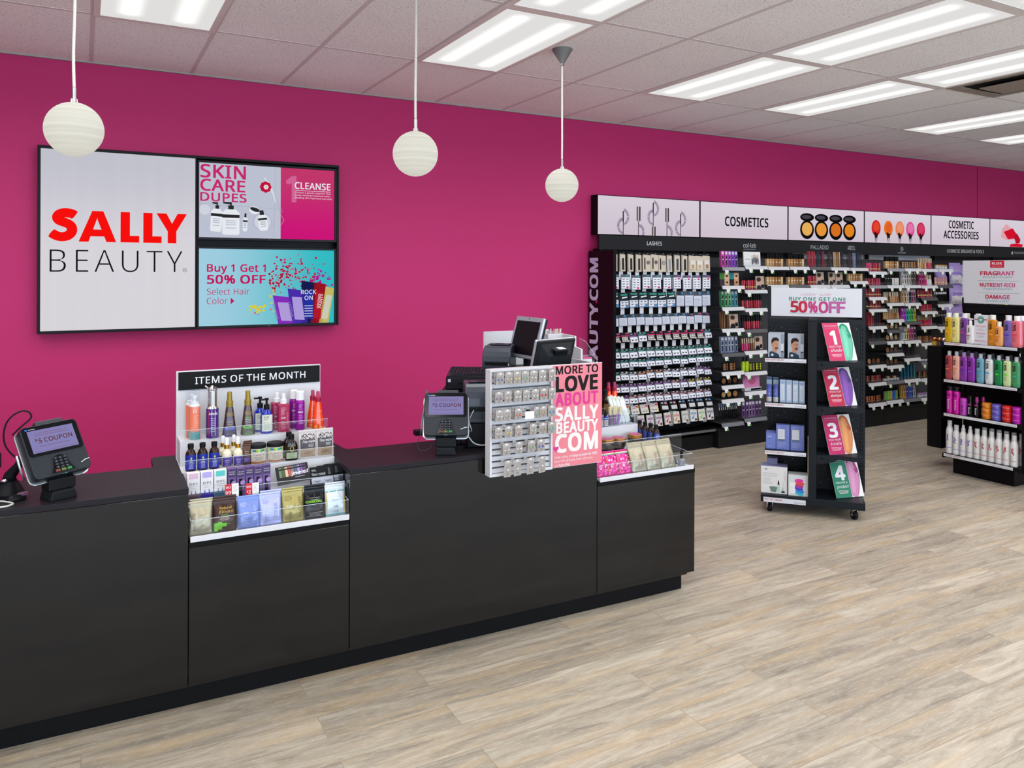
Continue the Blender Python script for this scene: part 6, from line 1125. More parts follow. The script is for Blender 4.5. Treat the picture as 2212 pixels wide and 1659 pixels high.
        b.box(-w/2, w/2, -d/2, d/2, 0, h, M('#dedcd8', .45)); b.text('DUO', 0, h*.60, h*.17, c, -d/2-.001, w=w*.78, bold=.04); b.ell(-w*.16, h*.30, w*.15, h*.10, -d/2-.001, c, 10); b.rect(-w*.1, w*.1, h*.40, h*.50, -d/2-.001, c); b.ell(w*.26, h*.16, w*.20, h*.11, -d/2-.001, M('#8a5a46', .5), 10); b.lash(w*.26, h*.18, w*.26, h*.07, -d/2-.0016, lk); b.stroke([(-w*.06, h*.86), (w*.12, h*.97)], .006, -d/2-.002, lk)
    _pk[key] = b.mesh(kind+'_pack'); return _pk[key]
# rows: z of pack bottom, height, packs (kind, colour, n, c2), tilt, front plane
def rep_(k, n): return [k]*n
LROWS = [
 (1.655, .172, [('tool', '#c88a2a', 2, None), ('tool', '#1f1f22', 2, None), ('tool', '#1f1f22', 2, None), ('tool', '#2a2a2e', 2, None), ('tool', '#8a5a3a', 1, None), ('tool', '#7a4a34', 1, None), ('tool', '#b8b0a4', 1, None), ('tool', '#9aa0ac', 2, None), ('tool', '#1f2a3a', 2, None), ('tool', '#14141a', 2, None), ('tool', '#c9a070', 3, None), ('tool', '#d0a878', 3, None), ('tool', '#a8744a', 3, None)], .04),
 (1.497, .13, rep_(('multi', teal, 1, 'low'), 6)+rep_(('multi', viol, 1, 'high'), 4), .03),
 (1.335, .14, rep_(('glue', teal, 1, None), 7)+rep_(('back', bluec, 1, None), 4), .03),
 (1.172, .10, rep_(('back', bluec, 1, None), 9)+[('back', viol, 1, None), ('back', pinkc, 1, None), ('back', '#c01f9a', 1, None)], .12),
 (1.028, .09, rep_(('stripe', pinkc, 1, None), 2)+[('lash', viol, 1, None), ('lash', teal, 1, None)]+rep_(('stripe', pinkc, 1, None), 7)+[('lash', '#3aa0a0', 1, None)], .25),
 (.886, .092, rep_(('lash', teal, 1, None), 12), .35),
 (.806, .076, rep_(('lash', teal, 1, None), 4)+[('lash', '#2f9ac0', 1, None)]+rep_(('lash', teal, 1, None), 7), .38),
 (.692, .082, [('lash', teal, 1, None)]+rep_(('lash', '#c9cbd2', 1, None), 2)+rep_(('lash', oran, 1, None), 3)+rep_(('lash', '#cfc9da', 1, None), 4)+rep_(('lash', viol, 1, None), 2), .38),
 (.586, .082, rep_(('lash', viol, 1, None), 7)+[('lash', '#e08a90', 1, None), ('lash', viol, 1, None)]+rep_(('lash', yel, 1, None), 3), .38),
 (.482, .082, [('lash', '#c93a5a', 1, None), ('lash', viol, 1, None)]+rep_(('lash', '#e39aa6', 1, None), 10), .38),
 (.388, .084, rep_(('white', pinkc, 1, None), 5)+[('dark', '#e08aa8', 1, None)]*2+[('dark', '#3a8ad0', 1, None)]*4, .38),
 (.268, .108, [('duo', viol, 1, None)]*3+[('duo', '#d0307a', 1, None), ('duo', '#ee8a3a', 1, None), ('duo', '#a8b0a8', 1, None), ('duo', '#2a9ad8', 1, None), ('duo', '#8ac84a', 1, None), ('duo', '#4a2a7a', 1, None)], .18)]
NM = {'tool': ('brow_tool_card', 'cream card holding a brow tool'), 'multi': ('lash_pack', 'white lash card with many pairs'), 'glue': ('lash_pack', 'lash and glue pack with blue corner'), 'back': ('lash_pack', 'clear lash pack showing its grey back'), 'stripe': ('lash_pack', 'black lash card with magenta stripe'), 'lash': ('lash_pack', 'clear lash pack'), 'white': ('lash_card', 'white lash card with pink dot'), 'dark': ('lash_box', 'black accessory box with white panel'), 'duo': ('glue_card', 'white lash glue card')}
CN = {teal: 'teal', viol: 'purple', pinkc: 'pink', bluec: 'blue', yel: 'yellow', oran: 'orange', '#c9cbd2': 'grey', '#cfc9da': 'pale', '#e39aa6': 'rose', '#2f9ac0': 'sky blue', '#3aa0a0': 'teal', '#e08a90': 'rose', '#c93a5a': 'red'}
nh = 0; HK = [hook_mesh(h_+.004, .058 if i_ < 5 else .016) for i_, (z_, h_, w_, t_) in enumerate(LROWS)]
for r, (zb, h, row, tilt) in enumerate(LROWS):
    n = len(row); x0 = 4.105 if r < 11 else 4.36; x1 = 5.175; w = min(.092, (x1-x0)/(n-1)*.95); yy = 5.585 if r < 4 else (5.55 if r < 11 else 5.52)
    for i, (kd, c, k, c2) in enumerate(row):
        x = x0+(x1-x0)*i/(n-1); nm, lb = NM[kd]; ww = w*(.80 if kd == 'duo' else .62 if kd == 'tool' and k == 2 else .92)
        lab = '%s%s, %s in %s row of the lash bay' % (lb, ' with %s header' % CN[c] if kd == 'lash' and c in CN else '', ORD[i], ORD[r])
        o = bpy.data.objects.new(nm, pack(kd, round(ww, 3), h, c, k, c2)); COL.objects.link(o); dz = rnd(-.004, .006); turn = rnd(-.10, .10)-(.16 if r < 4 else .05)
        put(o, (x, yy, zb+dz), rot=(-tilt, rnd(-.03, .03), turn)); tag(o, lab, 'lash pack' if nm == 'lash_pack' else nm.replace('_', ' '), 'false lash packs on the lash bay' if 'lash' in nm or nm == 'glue_card' else 'brow tool cards on the lash bay')
        for e_ in ((1, 2) if (kd in ('multi', 'glue') and i % 2 == 0) or (kd == 'duo' and i in (4, 6)) else ()):
            q = bpy.data.objects.new(nm, o.data); COL.objects.link(q); put(q, (x-.004*e_, yy+.018*e_, zb+dz), rot=(-tilt, 0, turn)); tag(q, '%s, %s behind %s in %s row of lash bay' % (lb, ORD[e_-1], ORD[i], ORD[r]), o['category'], o['group'])
        if (r < 5 or i % 2 == 0) and nh < 100:
            nh += 1; q = bpy.data.objects.new('peg_hook', HK[r]); COL.objects.link(q); q.parent = t; q.location = (x-(.014 if r % 2 else .006), 5.70-(0 if r < 4 else .02), zb+h-.008)
# cosmetics bays
bays = [(5.225, 6.43, 'grey cosmetics bay under the header reading cosmetics', '#47474b'), (6.43, 7.63, 'grey cosmetics bay under the orange compacts header', '#47474b'), (7.63, 8.83, 'grey cosmetics bay under the powder brushes header', '#47474b'), (8.83, 10.03, 'dark bay of brushes and cotton bags under the accessories header', '#2a282c'), (10.03, 11.2, 'dark nail bay under the spilled polish header', '#2a282c')]
BT = []
for x0, x1, lab, c in bays:
    t = thing('cosmetics_bay', lab, 'display rack', (0, 0, 0), 0, 'cosmetics bays along the wall'); BT.append(t)
    MB().box(x0, x1, 5.735, 5.775, .19, 1.80, M(c, .5)).build('back_panel', t); MB().box(x0+.002, x1-.002, 5.47, 5.78, 0, .19, M('#1b1b1d', .45, var=.05)).build('base_plinth', t, .002)
    b = MB(); b.box(x0, x1, 5.725, 5.78, 1.80, 1.862, M('#bdbdc4', .5)) if 6.4 < x0 < 8 else b.box(x0, x1, 5.73, 5.78, 1.80, 1.862, M('#1a181b', .5)); b.build('top_panel', t)
KC = {}
def item(kind, c):
    k = (kind, c)
    if k in KC: return KC[k]
    b = MB(); m = M(c, .3); bl = M('#0e0e11', .3); cl = M('#cfd3da', .1)
    if kind == 'tube': b.lathe([(.010, 0), (.0105, .002), (.0105, .060)], m, 10).lathe([(.0112, .060), (.0112, .108), (.010, .110)], bl, 10)
    elif kind == 'gloss': b.lathe([(.009, 0), (.0095, .002), (.0095, .055)], m, 10).lathe([(.0088, .055), (.0088, .095), (.008, .097)], M('#b9a48a', .25, .4), 10)
    elif kind == 'found': b.box(-.013, .013, -.011, .011, 0, .062, m).box(-.0125, .0125, -.0105, .0105, .064, .105, bl).rect(-.007, .007, .03, .038, -.0114, M('#efe6d8', .5))
    elif kind == 'lipstick': b.lathe([(.0085, 0), (.0085, .045), (.0095, .046), (.0095, .072), (.008, .074)], m, 10).lathe([(.0098, .018), (.0098, .026)], M('#c9a45a', .25, .8), 10)
    elif kind == 'pencil': b.lathe([(.0042, 0), (.0042, .098), (.0048, .099), (.0048, .128), (.003, .13)], m, 6)
    elif kind == 'compact': b.at(0, 0, .031, rx=R(90)); b.lathe([(.001, 0), (.029, 0), (.030, .004), (.029, .010), (.001, .0105)], bl, 18); b.T = Matrix(); b.ell(0, .031, .022, .022, -.0112, m, 16)
    elif kind == 'palette': b.box(-.040, .040, -.006, .006, 0, .075, bl); [b.rect(-.034+.0175*i, -.020+.0175*i, .008+.022*j, .026+.022*j, -.0066, M(q, .4)) for j in range(3) for i, q in enumerate((c, '#c98a5a', '#5a3a34', c))]
    elif kind == 'carton': b.box(-.0165, .0165, -.011, .011, 0, .125, m).rect(-.006, .005, .012, .085, -.0116, M('#17161c', .4)).rect(-.012, .012, .098, .118, -.0116, M('#d9d4dc', .5)).rect(-.007, .006, .055, .062, -.0119, M('#cfd0d8', .4))
    elif kind == 'card': b.box(-.055, .055, -.004, .004, 0, .13, m); b.ell(-.01, .075, .022, .030, -.0046, M('#d9a98a', .5), 14).ell(-.016, .098, .030, .022, -.0048, M('#3a2820', .5), 14).rect(.015, .05, .015, .05, -.0046, M('#141418', .5)).poly([(-.05, .001), (.02, .001), (.005, .04), (-.035, .04)], -.0047, M('#1c1c24', .5))
    elif kind == 'brush': b.lathe([(.003, 0), (.0042, .05), (.0042, .092)], bl, 6).lathe([(.005, .092), (.0055, .112)], M('#c9c4be', .2, .9), 8).lathe([(.0055, .112), (.010, .128), (.006, .148)], m, 8)
    elif kind == 'jar': b.lathe([(.018, 0), (.020, .003), (.020, .022)], cl, 12).lathe([(.0205, .022), (.0205, .036), (.019, .038)], m, 12)
    elif kind == 'bottle': b.loft([(0, .017, .012), (.003, .018, .013), (.070, .018, .013), (.080, .008, .008)], m, 3, 12).lathe([(.009, .080), (.009, .110), (.007, .112)], bl, 10)
    elif kind == 'sign': b.box(-.115, .115, -.004, .004, 0, .135, paper); [b.ell(.0+.020*i, .045+.006*(i % 3), .008, .038, -.0046, M(('#1a1a22', '#2a3a6a', '#101014', '#4a3a3a')[i % 4], .5), 10) or None for i in range(5)]; [b.ell(.0+.020*i, .092+.006*(i % 3), .007, .009, -.0050, M('#c99a80', .5), 8) for i in range(5)]; b.rect(-.1, -.03, .06, .066, -.0046, M('#8a8a92', .5))
    elif kind == 'poster': b.box(-.115, .115, -.004, .004, 0, .12, M('#26222a', .4)); [b.poly([(-.115+.058*i, .06*j), (-.057+.058*i, .06*j), (-.057+.058*i+(.0), .06*j+.06), (-.115+.058*i, .06*j+.06)], -.0046, M(q, .4)) for j in range(2) for i, q in enumerate((('#3a2a3a', '#e0b48a', '#232326', '#d89a70'), ('#4a8a3a', '#e8c0a0', '#2a8a92', '#e4b894'))[j])]; [b.ell(-.115+.058*i+.03, .06*j+.03, .014, .009, -.0052, M('#2a1a16', .4), 10) for j in (0, 1) for i in (1, 3)]
    elif kind == 'tray': b.box(-.115, .115, -.02, .02, 0, .03, M('#d9d6da', .4)); b.poly([(-.115, .03), (.115, .03), (.115, .15), (-.115, .15)], .0, m); b.ell(.01, .09, .05, .035, -.0006, M('#c9608f', .5), 14); [b.box(-.03+.028*i, -.012+.028*i, -.03, -.021, .006, .022, bl) for i in range(5)]
    KC[k] = b.mesh(kind); return KC[k]
NOUN = {'tube': ('lip_tube', 'black capped lip tube'), 'gloss': ('lip_gloss', 'lip gloss with bronze cap'), 'found': ('foundation_bottle', 'black capped foundation bottle'), 'lipstick': ('lipstick', 'lipstick'), 'pencil': ('makeup_pencil', 'makeup pencil'), 'compact': ('powder_compact', 'round powder compact'), 'palette': ('eyeshadow_palette', 'eyeshadow palette'), 'carton': ('liner_carton', 'slim cosmetics carton'), 'card': ('photo_card', 'portrait photo card'), 'brush': ('makeup_brush', 'makeup brush'), 'jar': ('pot', 'small round pot'), 'bottle': ('polish_bottle', 'small capped bottle'), 'sign': ('photo_card', 'white card picturing a group'), 'poster': ('photo_card', 'dark card picturing eyes'), 'tray': ('brush_tray', 'pink backed tray of puffs')}
WID = {'tube': .026, 'gloss': .025, 'found': .034, 'lipstick': .023, 'pencil': .016, 'compact': .064, 'palette': .086, 'carton': .037, 'card': .115, 'brush': .021, 'jar': .045, 'bottle': .04, 'sign': .24, 'poster': .24, 'tray': .24}
REDS = ['#8a1226', '#b01c3a', '#c8344a', '#7a1020', '#d04a5a', '#a02040', '#c01a30']; PNK = ['#d02a6a', '#b83a6a', '#e0508a', '#a02050']; NUDE = ['#d8b07a', '#cda06c', '#c2905a', '#b07c4a', '#9a6a3e', '#e0bc8a']; BRN = ['#7a4a2c', '#8f5c38', '#a8744a', '#5a3420']; PUR = ['#d04aa8', '#c04ab0', '#a04ab8', '#8a4ac0', '#7448b8']; GRN = ['#3f8a5a', '#5aa06a', '#6aa87a', '#4a90a0', '#4a9ab0', '#8fb0c0']; DRK = ['#26262c', '#3a2a2e', '#1c2a4a', '#4a2a24', '#2a2230']; SIL = ['#7a8aa8', '#8a94ac', '#6a7a9a']; NEO = ['#c02ad0', '#20a8c0', '#20c84a', '#c8b82a']; MIX = ['#c9a070', '#d0d0d8', '#2a2a30', '#b83a5a', '#8a6a9a']
COLS = [
 (0, 5.236, 5.522, [(1.691, 'carton', PUR), (1.516, 'poster', ['#888']), (1.315, 'carton', GRN), (1.112, 'pencil*7 card', BRN), (.88, 'carton', SIL), (.706, 'palette', BRN), (.578, 'compact', BRN), (.447, 'compact', NUDE), (.225, 'brush', SIL)]),
 (0, 5.526, 5.828, [(1.705, 'sign', ['#888']), (1.474, 'lipstick*7 card', REDS), (1.297, 'tube', REDS), (1.096, 'tube', DRK[1:]+REDS), (.889, 'gloss*6 card', PNK+BRN), (.688, 'bottle*2 palette', ['#b8d82a']), (.499, 'tray', ['#d98ab8']), (.245, 'carton', ['#6a4a7a', '#7a5a8a', '#5a4a6a'])]),
 (0, 5.83, 6.123, [(1.70, 'found', NUDE), (1.522, 'found', NUDE)]),
 (0, 6.131, 6.418, [(1.701, 'found', NUDE[2:]), (1.52, 'found', NUDE[1:])]),
 (1, 6.426, 6.727, [(1.699, 'pencil', REDS+DRK), (1.518, 'lipstick*5 card', REDS)]),
 (1, 6.732, 7.023, [(1.697, 'pencil', DRK+NUDE), (1.516, 'card*2', ['#8a4a2a'])]),
 (1, 7.028, 7.316, [(1.694, 'pencil', DRK+SIL), (1.555, 'found', NUDE)]),
 (1, 7.331, 7.627, [(1.656, 'lipstick', PNK+REDS), (1.507, 'tube', REDS+PNK), (1.381, 'lipstick', REDS), (1.253, 'lipstick', DRK+REDS), (1.069, 'pencil', DRK+REDS), (.905, 'pencil', DRK), (.651, 'compact', BRN), (.462, 'palette', REDS), (.242, 'palette', ['#d8642a'])]),
 (2, 7.631, 7.923, [(1.691, 'found', NUDE), (1.508, 'carton*3 found', ['#2a2622', '#e0dcd6']), (1.313, 'gloss', BRN+NUDE), (1.134, 'gloss', NUDE), (1.019, 'compact', NUDE), (.897, 'compact', ['#d9b08a']), (.763, 'compact', BRN), (.632, 'compact', BRN), (.462, 'jar', ['#2a2a30', '#c9a070']), (.25, 'bottle', ['#1a6ad0', '#7aa05a', '#8ac84a', '#c9b05a'])]),
 (2, 7.931, 8.221, [(1.692, 'palette', NUDE), (1.506, 'carton', ['#d9d6d2', '#bdb4ac', '#6a5a54']), (1.308, 'carton', MIX), (1.1, 'carton', NEO), (.891, 'carton', ['#e0e0e4', '#b8c83a', '#d02a8a', '#3a3a40']), (.696, 'pencil', DRK), (.462, 'pencil', ['#1a4a8a', '#20a0a8', '#2a2a30']), (.247, 'carton', ['#d8a83a', '#7a4ac0', '#3a6ad0', '#e0d8d0'])]),
 (2, 8.228, 8.525, [(1.687, 'gloss', NUDE+REDS), (1.501, 'carton*3 gloss', ['#d02a7a', '#e9e4e4']), (1.362, 'lipstick', REDS), (1.21, 'tube', BRN+REDS), (1.042, 'gloss', REDS+PNK), (.853, 'tube', BRN), (.641, 'jar', DRK), (.455, 'palette', BRN), (.237, 'jar', ['#b08ac0'])]),
 (2, 8.532, 8.813, [(1.688, 'jar', NUDE), (1.502, 'lipstick', ['#c98a9a', '#d09aa0']), (1.284, 'brush', DRK), (1.029, 'brush', DRK)])]
for k_ in WID:
    if k_ not in ('sign', 'poster', 'tray', 'palette', 'card'): WID[k_] *= 1.16
lipw = M('#cfd0d4', .35); gr_ = M('#4aa83a', .5); shm = M('#3a3a3f', .5); trimc = [M('#7a7c84', .3, .3), M('#4a4a50', .4)]
for ci, (bay, x0, x1, lv) in enumerate(COLS):
    for li, (z, kinds, cols_) in enumerate(lv):
        b = MB(); lm_ = lipw if (li+ci) % 4 else trimc[(li+ci) % 8 // 4]
        b.box(x0+.004, x1-.004, 5.45, 5.735, z+.006, z+.012, shm).prism([(5.452, z+.012), (5.440, z+.010), (5.425, z-.022), (5.437, z-.022)], x0+.004, x1-.004, lm_, 'yz').box(x0+.008, x1-.008, 5.448, 5.450, z+.012, z+.045, AC)
        for q in ((.05, .19) if (li+ci) % 2 else (.03,)): b.add([(x0+q, 5.421, z-.055), (x0+q+.045, 5.421, z-.055), (x0+q+.035, 5.424, z-.018), (x0+q-.010, 5.424, z-.018)], [(0, 1, 2, 3)], paper); b.add([(x0+q+.025, 5.4204, z-.054), (x0+q+.044, 5.4204, z-.054), (x0+q+.040, 5.4212, z-.040), (x0+q+.022, 5.4212, z-.040)], [(0, 1, 2, 3)], gr_)
        b.build('shelf', BT[bay])
        seq = []; parts = kinds.split()
        room_ = x1-x0-.03
        for pi, p in enumerate(parts):
            kd, _, cnt = p.partition('*')
            if cnt: n = int(cnt)
            else: n = max(1, int((room_-sum(WID[s] for s in seq))/WID[kd]))
            seq += [kd]*n
        tot = sum(WID[s] for s in seq); x = x0+.015+max(0, (room_-tot)/2); tiers_ = 1
        for k, kd in enumerate(seq):
            c = cols_[(k*len(cols_)//len(seq)) % len(cols_)] if kd in ('found', 'carton', 'gloss') else cols_[(k+li) % len(cols_)]
            if kd == 'card': c = '#c9b0a4'
            nm, lb = NOUN[kd]; o = bpy.data.objects.new(nm, item(kd, c)); COL.objects.link(o)
            o.scale = (1,)*3 if kd in ('sign', 'poster', 'tray', 'palette', 'card') else (1.16, 1.16, 1.22); put(o, (x+WID[kd]/2, 5.492+rnd(0, .006), z+.0125), rot=(-.06 if kd not in ('found', 'bottle', 'jar') else 0, 0, rnd(-.08, .08)))
            tag(o, '%s, %s on %s shelf down, %s cosmetics column from lash packs' % (lb, ORD[k], ORD[li], ORD[ci]), nm.replace('_', ' '), nm.replace('_', ' ')+' rows in the cosmetics bays'); x += WID[kd]
# cotton bags on the accessories bay
IC = CF.inverted()
pb = M('#a58fd0', .3, .05); cot = M('#e6e3e4', .9)
def cotton(kind):
    def f(b, w, W_, h):
        b.patch(-W_*.44, W_*.44, h*.04, h*.42, M('#d7d2d8', .7), w, 8, 3)
        rg = random.Random(kind)
        for i in range(26): x = rg.uniform(-W_*.4, W_*.4); z = rg.uniform(h*.06, h*.42); q = rg.uniform(.008, .014); b.ell(x, z, q, q*.8, w(x, z)-.0012-.0002*(i % 4), M(('#f0eef0', '#d4ced6', '#e4e0e4')[i % 3], .9), 9)
        b.text('cotton', 0, h*.62, .018, wht, wrap=w, w=W_*.6, eps=.001); b.patch(-W_*.38, W_*.38, h*.50, h*.54, M('#7a5fb0', .4), w, 6)
    return f
for i, (x, z) in enumerate(((8.90, 1.44), (9.12, 1.52), (9.12, 1.275), (9.28, 1.50), (8.99, 1.04), (9.2, 1.02), (9.3, 1.27))):
    y = (5.64, 5.60, 5.60, 5.66, 5.6, 5.62, 5.66)[i]
    pouch('cotton_bag', 'lilac bag of white cotton in the accessories bay, %s' % ('beside the pots, behind the brush column', 'upper one of a pair', 'lower one of a pair', 'upper one half hidden by the sign', 'under the brush column', 'just above the gondola top', 'lower one half hidden by the sign')[i], .22, .25, pb, cotton(i), .07, .03, 'cotton bags in the accessories bay', tuple(IC @ Vector((x, y, z))), -.04, -CA, 200+i, 'bag', .003)

# ------------------------------------------------------------------ wheeled four sided display
FR = R(-48.5); FM = Matrix.Translation((4.10, 3.885, 0)) @ Matrix.Rotation(FR, 4, 'Z')
def Fp(x, y, z): return tuple(FM @ Vector((x, y, z)))
nv = M('#0c1219', .42, var=.05, spec=.2); hol = M('#05070a', .8)
t = thing('rolling_display', 'navy black wheeled display rack with peg panels, price strips and sale sign', 'display rack', Fp(0, 0, 0), FR)
MB().box(.004, .664, 0, .62, .078, .128, nv).build('deck', t, .003)
MB().box(.311, .360, 0, .05, .128, 1.325, nv).box(.309, .362, -.002, .055, 1.325, 1.342, M('#20272f', .3)).build('centre_post', t, .002)
MB().box(.325, .345, .05, .62, .128, 1.325, nv).build('fin_panel', t)
for x0, x1 in ((.045, .311), (.36, .676)):
    b = MB(); b.box(x0, x1, .29, .305, .128, 1.325, nv).box(x0, x1, .283, .29, 1.29, 1.325, nv).box(x0, x0+.022, .283, .29, .128, 1.29, nv).box(x1-.022, x1, .283, .29, .128, 1.29, nv)
    for i in range(int((x1-x0-.06)/.0254)):
        for j in range(44): b.ell(x0+.038+.0254*i, .17+.0254*j, .0036, .0036, .2895, hol if (i*3+j) % 7 else M('#6a6252', .6), 6)
    for j in range(40): b.rect(x0+.005, x0+.012, .16+.028*j, .174+.028*j, .2825, hol); b.rect(x1-.014, x1-.007, .16+.028*j, .174+.028*j, .2825, hol)
    b.build('peg_panel', t)
for x in (.038, .662): MB().box(x, x+.022, .285, .31, .128, 1.558, nv).build('upright', t, .001)
b = MB(); gs = M('#d8d9df', .4); b.box(.062, .678, .286, .292, 1.343, 1.545, gs); y = .2855
gm_ = M('#12806a', .5); b.text('BUY ONE GET ONE', .370, 1.456, .024, gm_, y, w=.376, bold=.02, sp=1.1)
g5 = [M(c, .5) for c in ('#b0122c', '#c01640', '#c03a7c', '#b8589c')]
for st, x0, w, c, h in (('5', .192, .056, 0, .075), ('0', .246, .060, 1, .075), ('%', .310, .064, 2, .075), ('O', .380, .064, 2, .075), ('F', .446, .052, 3, .075), ('F', .498, .058, 3, .075)): b.text(st, x0, 1.374, h, g5[c], y, w=w, al='L', bold=.04)
b.text('color sale', .36, 1.491, .022, M('#d0708a', .5), y, w=.20, shear=.4, bold=-.02); b.text('SELECT HAIR COLOR & DIY ESSENTIALS', .185, 1.363, .0055, gm_, y, w=.23, al='L'); b.build('sale_sign', t)
def strip(parent, x0, x1, y, z0, z1):
    b = MB(); b.box(x0, x1, y, y+.003, z0, z1, M('#dadbe0', .4)); h = (z1-z0); b.text('BUY 1 GET 1 50% OFF', x0+(x1-x0)*.03, z0+h*.42, h*.34, red, y, al='L', w=min(.115, (x1-x0)*.45), bold=.02); b.rect(x0+(x1-x0)*.72, x1-.004, z0+h*.2, z0+h*.5, y-.0006, M('#b9bcc6', .5))
    b.build('price_strip', parent)
for z in (1.052, .744, .416):
    s_ = MB().box(.030, .294, .024, .29, z, z+.012, nv).box(.026, .297, .016, .024, z-.012, z+.014, nv).build('shelf', t); strip(s_, .028, .295, .0125, z-.012, z+.013)
    b = MB(); b.box(.362, .655, .05, .29, z-.004, z+.002, M('#1c232b', .12)); pts = [(.362, z), (.655, z), (.660, z-.012), (.66, z-.03), (.60, z-.028), (.5, z-.022), (.46, z-.045), (.43, z-.048), (.42, z-.058), (.408, z-.05), (.398, z-.062), (.362, z-.06)]
    b.prism(pts, .044, .048, nv).ell(.395, z-.022, .007, .007, .0435, hol, 10).ell(.43, z-.03, .003, .003, .0435, hol, 8); b.build('shelf', t)
strip(t, .022, .294, -.0045, .079, .111)
for i, (x, y) in enumerate(((.06, .06), (.60, .06), (.60, .56), (.06, .56))):
    c = MB(); c.at(x, y, .032, rz=R(20+10*i)); c.box(-.014, .014, -.02, .02, .034, .046, chrome).box(-.018, -.014, -.012, .012, -.008, .04, chrome).box(.014, .018, -.012, .012, -.008, .04, chrome).tube([(-.024, 0, 0), (.024, 0, 0)], .004, chrome, 8); o = c.build('caster', t)
    w_ = MB(); w_.T = Matrix.Translation((x, y, .032)) @ Matrix.Rotation(R(20+10*i), 4, 'Z') @ Matrix.Rotation(R(90), 4, 'Y'); w_.lathe([(.012, -.0125), (.028, -.0125), (.032, -.008), (.032, .008), (.028, .0125), (.012, .0125)], M('#141416', .5), 20); w_.build('wheel', o)
def smooth_(p): return [(q[0], q[1]) for q in smooth([(x, z, 0) for x, z in p], 4)]
# numbered signs leaning on the open shelves
SG = [('1', 'SELECT YOUR', 'shade', '#e0336e', '#7ad0b2', '#1f9f78', 1.054), ('2', 'CHOOSE YOUR', 'developer', '#d0144c', '#8a4fb8', '#5a2f8a', .746), ('3', 'PICK YOUR', 'tools', '#d0126a', '#e8985a', '#c05a1a', .418), ('4', 'PREPARE &', 'protect', '#128a68', '#d993bc', '#a8327e', .129)]
for i, (n, l1, l2, c, sm, sd, z) in enumerate(SG):
    lab = ['pink sign numbered one with green smear, on the top open shelf', 'red sign numbered two with purple smear', 'magenta sign numbered three with orange smear', 'green sign numbered four with pink smear, on the deck of the wheeled rack'][i]
    dx = .045 if i == 3 else 0
    t = thing('numbered_sign', lab, 'sign', Fp(.447+dx, .058, z+.002), 0, 'numbered step signs on the wheeled rack', (R(-20), 0, FR+R(34))); b = MB(); w, h = .217, .268
    b.box(0, w, 0, .003, 0, h, M('#f1f0ee', .6, alb=.62)); b.rect(.0005, w*.565, .0005, h-.0005, -.0006, M(c, .45, alb=.56)); y = -.0012; dk = M('#8f1238' if i < 3 else '#0d6a50', .5)
    b.text('DIY COLOR DONE RIGHT', w*.28, h*.905, .0065, wht, y, w=w*.46, bold=.01); b.rect(.008, w*.555, h*.865, h*.868, y, M('#f0b8c8', .5))
    b.text(n, w*.29, h*.44, h*.335, wht, y, bold=.045); b.text(l1, w*.29, h*.345, .0125, wht, y, w=w*.42); b.text(l2, w*.29, h*.235, .020, wht, y, w=w*.40, shear=.45)
    for q in range(3): b.rect(w*(.10+.02*q), w*(.48-.02*q), h*(.165-.03*q), h*(.175-.03*q), y, M('#f3ccd6', .5))
    S1, S2 = M(sm, .3, alb=.56), M(sd, .3, alb=.56); L_ = w*.575
    b.poly([(p[0], p[1]) for p in smooth([(q[0], q[1], 0) for q in ((L_, h*.03), (w*.80, h*.02), (w*.96, h*.40), (w*.97, h*.62), (w*.90, h*.86), (w*.80, h*.95), (w*.70, h*.96), (w*.60, h*.90), (L_, h*.80))], 3)], y, S1)
    b.stroke(smooth_([(w*.60, h*.84), (w*.66, h*.925), (w*.76, h*.945), (w*.86, h*.88), (w*.88, h*.78), (w*.93, h*.68), (w*.93, h*.62)]), .016, y-.0003, S2); b.stroke([(w*.84, h*.70), (w*.90, h*.60), (w*.95, h*.62)], .018, y-.0005, S2); b.stroke([(w*.80, h*.06), (w*.93, h*.36), (w*.965, h*.6)], .003, y-.0003, S2); b.poly([(w*.62, h*.1), (w*.72, h*.08), (w*.80, h*.5), (w*.74, h*.8), (w*.66, h*.82)], y-.0002, M('#%02x%02x%02x' % tuple(min(255, int(int(sm[k:k+2], 16)*1.08+8)) for k in (1, 3, 5)), .25, alb=.56))
    b.build('sign_board', t)
def fbox(name, label, x, y, z, w, d, h, m, face=None, group=None, cat='box', rz=0, top=None): return carton(name, label, Fp(x, y, z), w, d, h, m, face, rz+FR, 0, group, cat, top, False)
